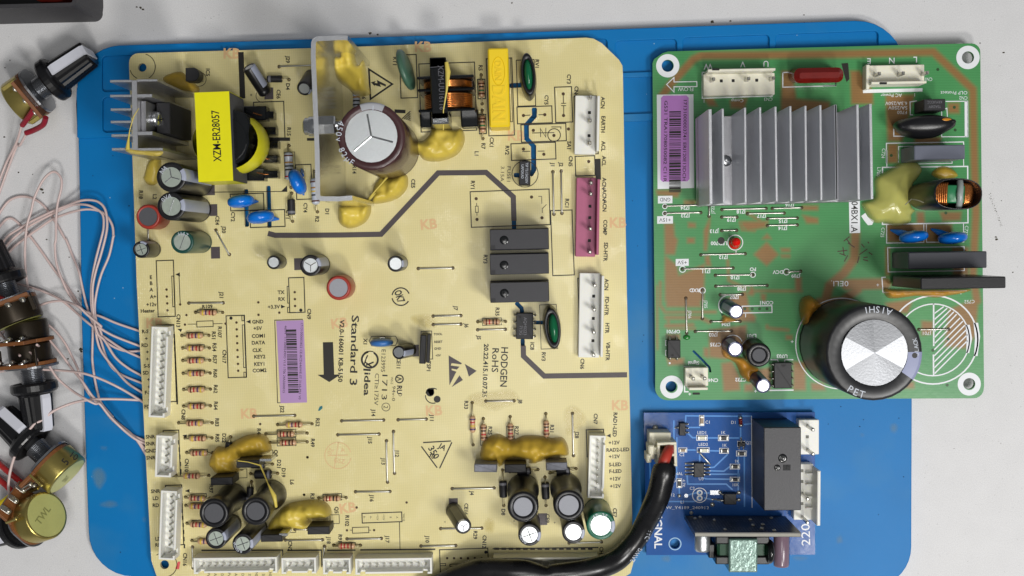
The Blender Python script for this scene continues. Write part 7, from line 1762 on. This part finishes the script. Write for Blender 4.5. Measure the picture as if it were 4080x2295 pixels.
for s_, a, b2 in (('-DAE MYUNG-', E7(152, 1160), E7(262, 870)), ('2AWG', E7(38, 1340), E7(112, 1225))):
    # straight run of capitals, draped on the sleeve
    a3, b3 = P(a, 1.0), P(b2, 1.0); dv = (b3 - a3); ln = dv.length; dv.normalize(); n2 = Vector((-dv.y, dv.x, 0)); v, f = tmesh(s_, .01); kx = ln / (v[:, 0].max() - v[:, 0].min()); k = .19 / .72; mid = (a3 + b3) / 2; out = []
    for q in v:
        p = mid + dv * (q[0] * kx) + n2 * (q[1] * k); best = min(range(1, len(pc)), key=lambda j: (pc[j].x - p.x) ** 2 + (pc[j].y - p.y) ** 2); t = (pc[best] - pc[best - 1]).normalized(); w_ = p - pc[best]; w_.z = 0; w_ = w_ - t * w_.dot(t); lat = min(w_.length, rc[best] * .97); out.append((p.x, p.y, pc[best].z + math.sqrt(max(0, rc[best] ** 2 - lat ** 2)) + .01))
    mb.add(out, f)
mb.build('sleeve_lettering', m_printw, cb, kind='stuff')
# its plug and the mating header
hp = 1.25; m_plug = mat('cream_plug_nylon', (222, 218, 196), .42, 0, .04, 5, spec=.4, sss=.12)
q = [P(E7(x, y), hp) for x, y in ((255, 345), (385, 345), (418, 540), (270, 540))]; c0 = P(E7(330, 440), hp)
mb = MB(); lx, ly = pxs(78, hp), pxs(98, hp); M = Matrix.Translation((c0.x, c0.y, 0)) @ rotz(math.radians(2))
for x, y, sx, sy in ((0, ly / 2 - .05, lx, .1), (0, -ly / 2 + .05, lx, .1), (-lx / 2 + .05, 0, .1, ly - .2), (lx / 2 - .05, 0, .1, ly - .2), (0, -.02, lx - .2, .09)): mb.rbox((x, y), sx, sy, .1, hp, .005, .015)
mb.rbox((0, 0), lx - .2, ly - .2, .1, hp - .5, .005, .01)
pl_ = mb.build('plug', m_plug, cb, M)
mb = MB()
for y in (.2, -.25): mb.rbox((.06, y), .3, .2, hp - .52, hp - .2, .04, .04)
mb.build('brass_terminal', mat('brass', (196, 164, 84), .25, .9, .1), pl_, M)
mb = MB(); mb.rbox((-lx / 2 - .2, .08), .2, .5, .3, hp - .05, .03, .04); mb.rbox((-lx / 2 - .06, .12), .14, .26, .3, hp - .12, .02, .03); mb.rbox((-lx / 2 - .30, -.12), .16, .3, .4, hp + .02, .02, .05); mb.build('latch', m_plug, pl_, M)
c_ = P(E7(270, 330), .7); mb = MB(); mb.rbox((c_.x, c_.y), pxs(86, .7), pxs(72, .7), ZB, .75, .03, .02); mb.build('header', m_plug, blue)
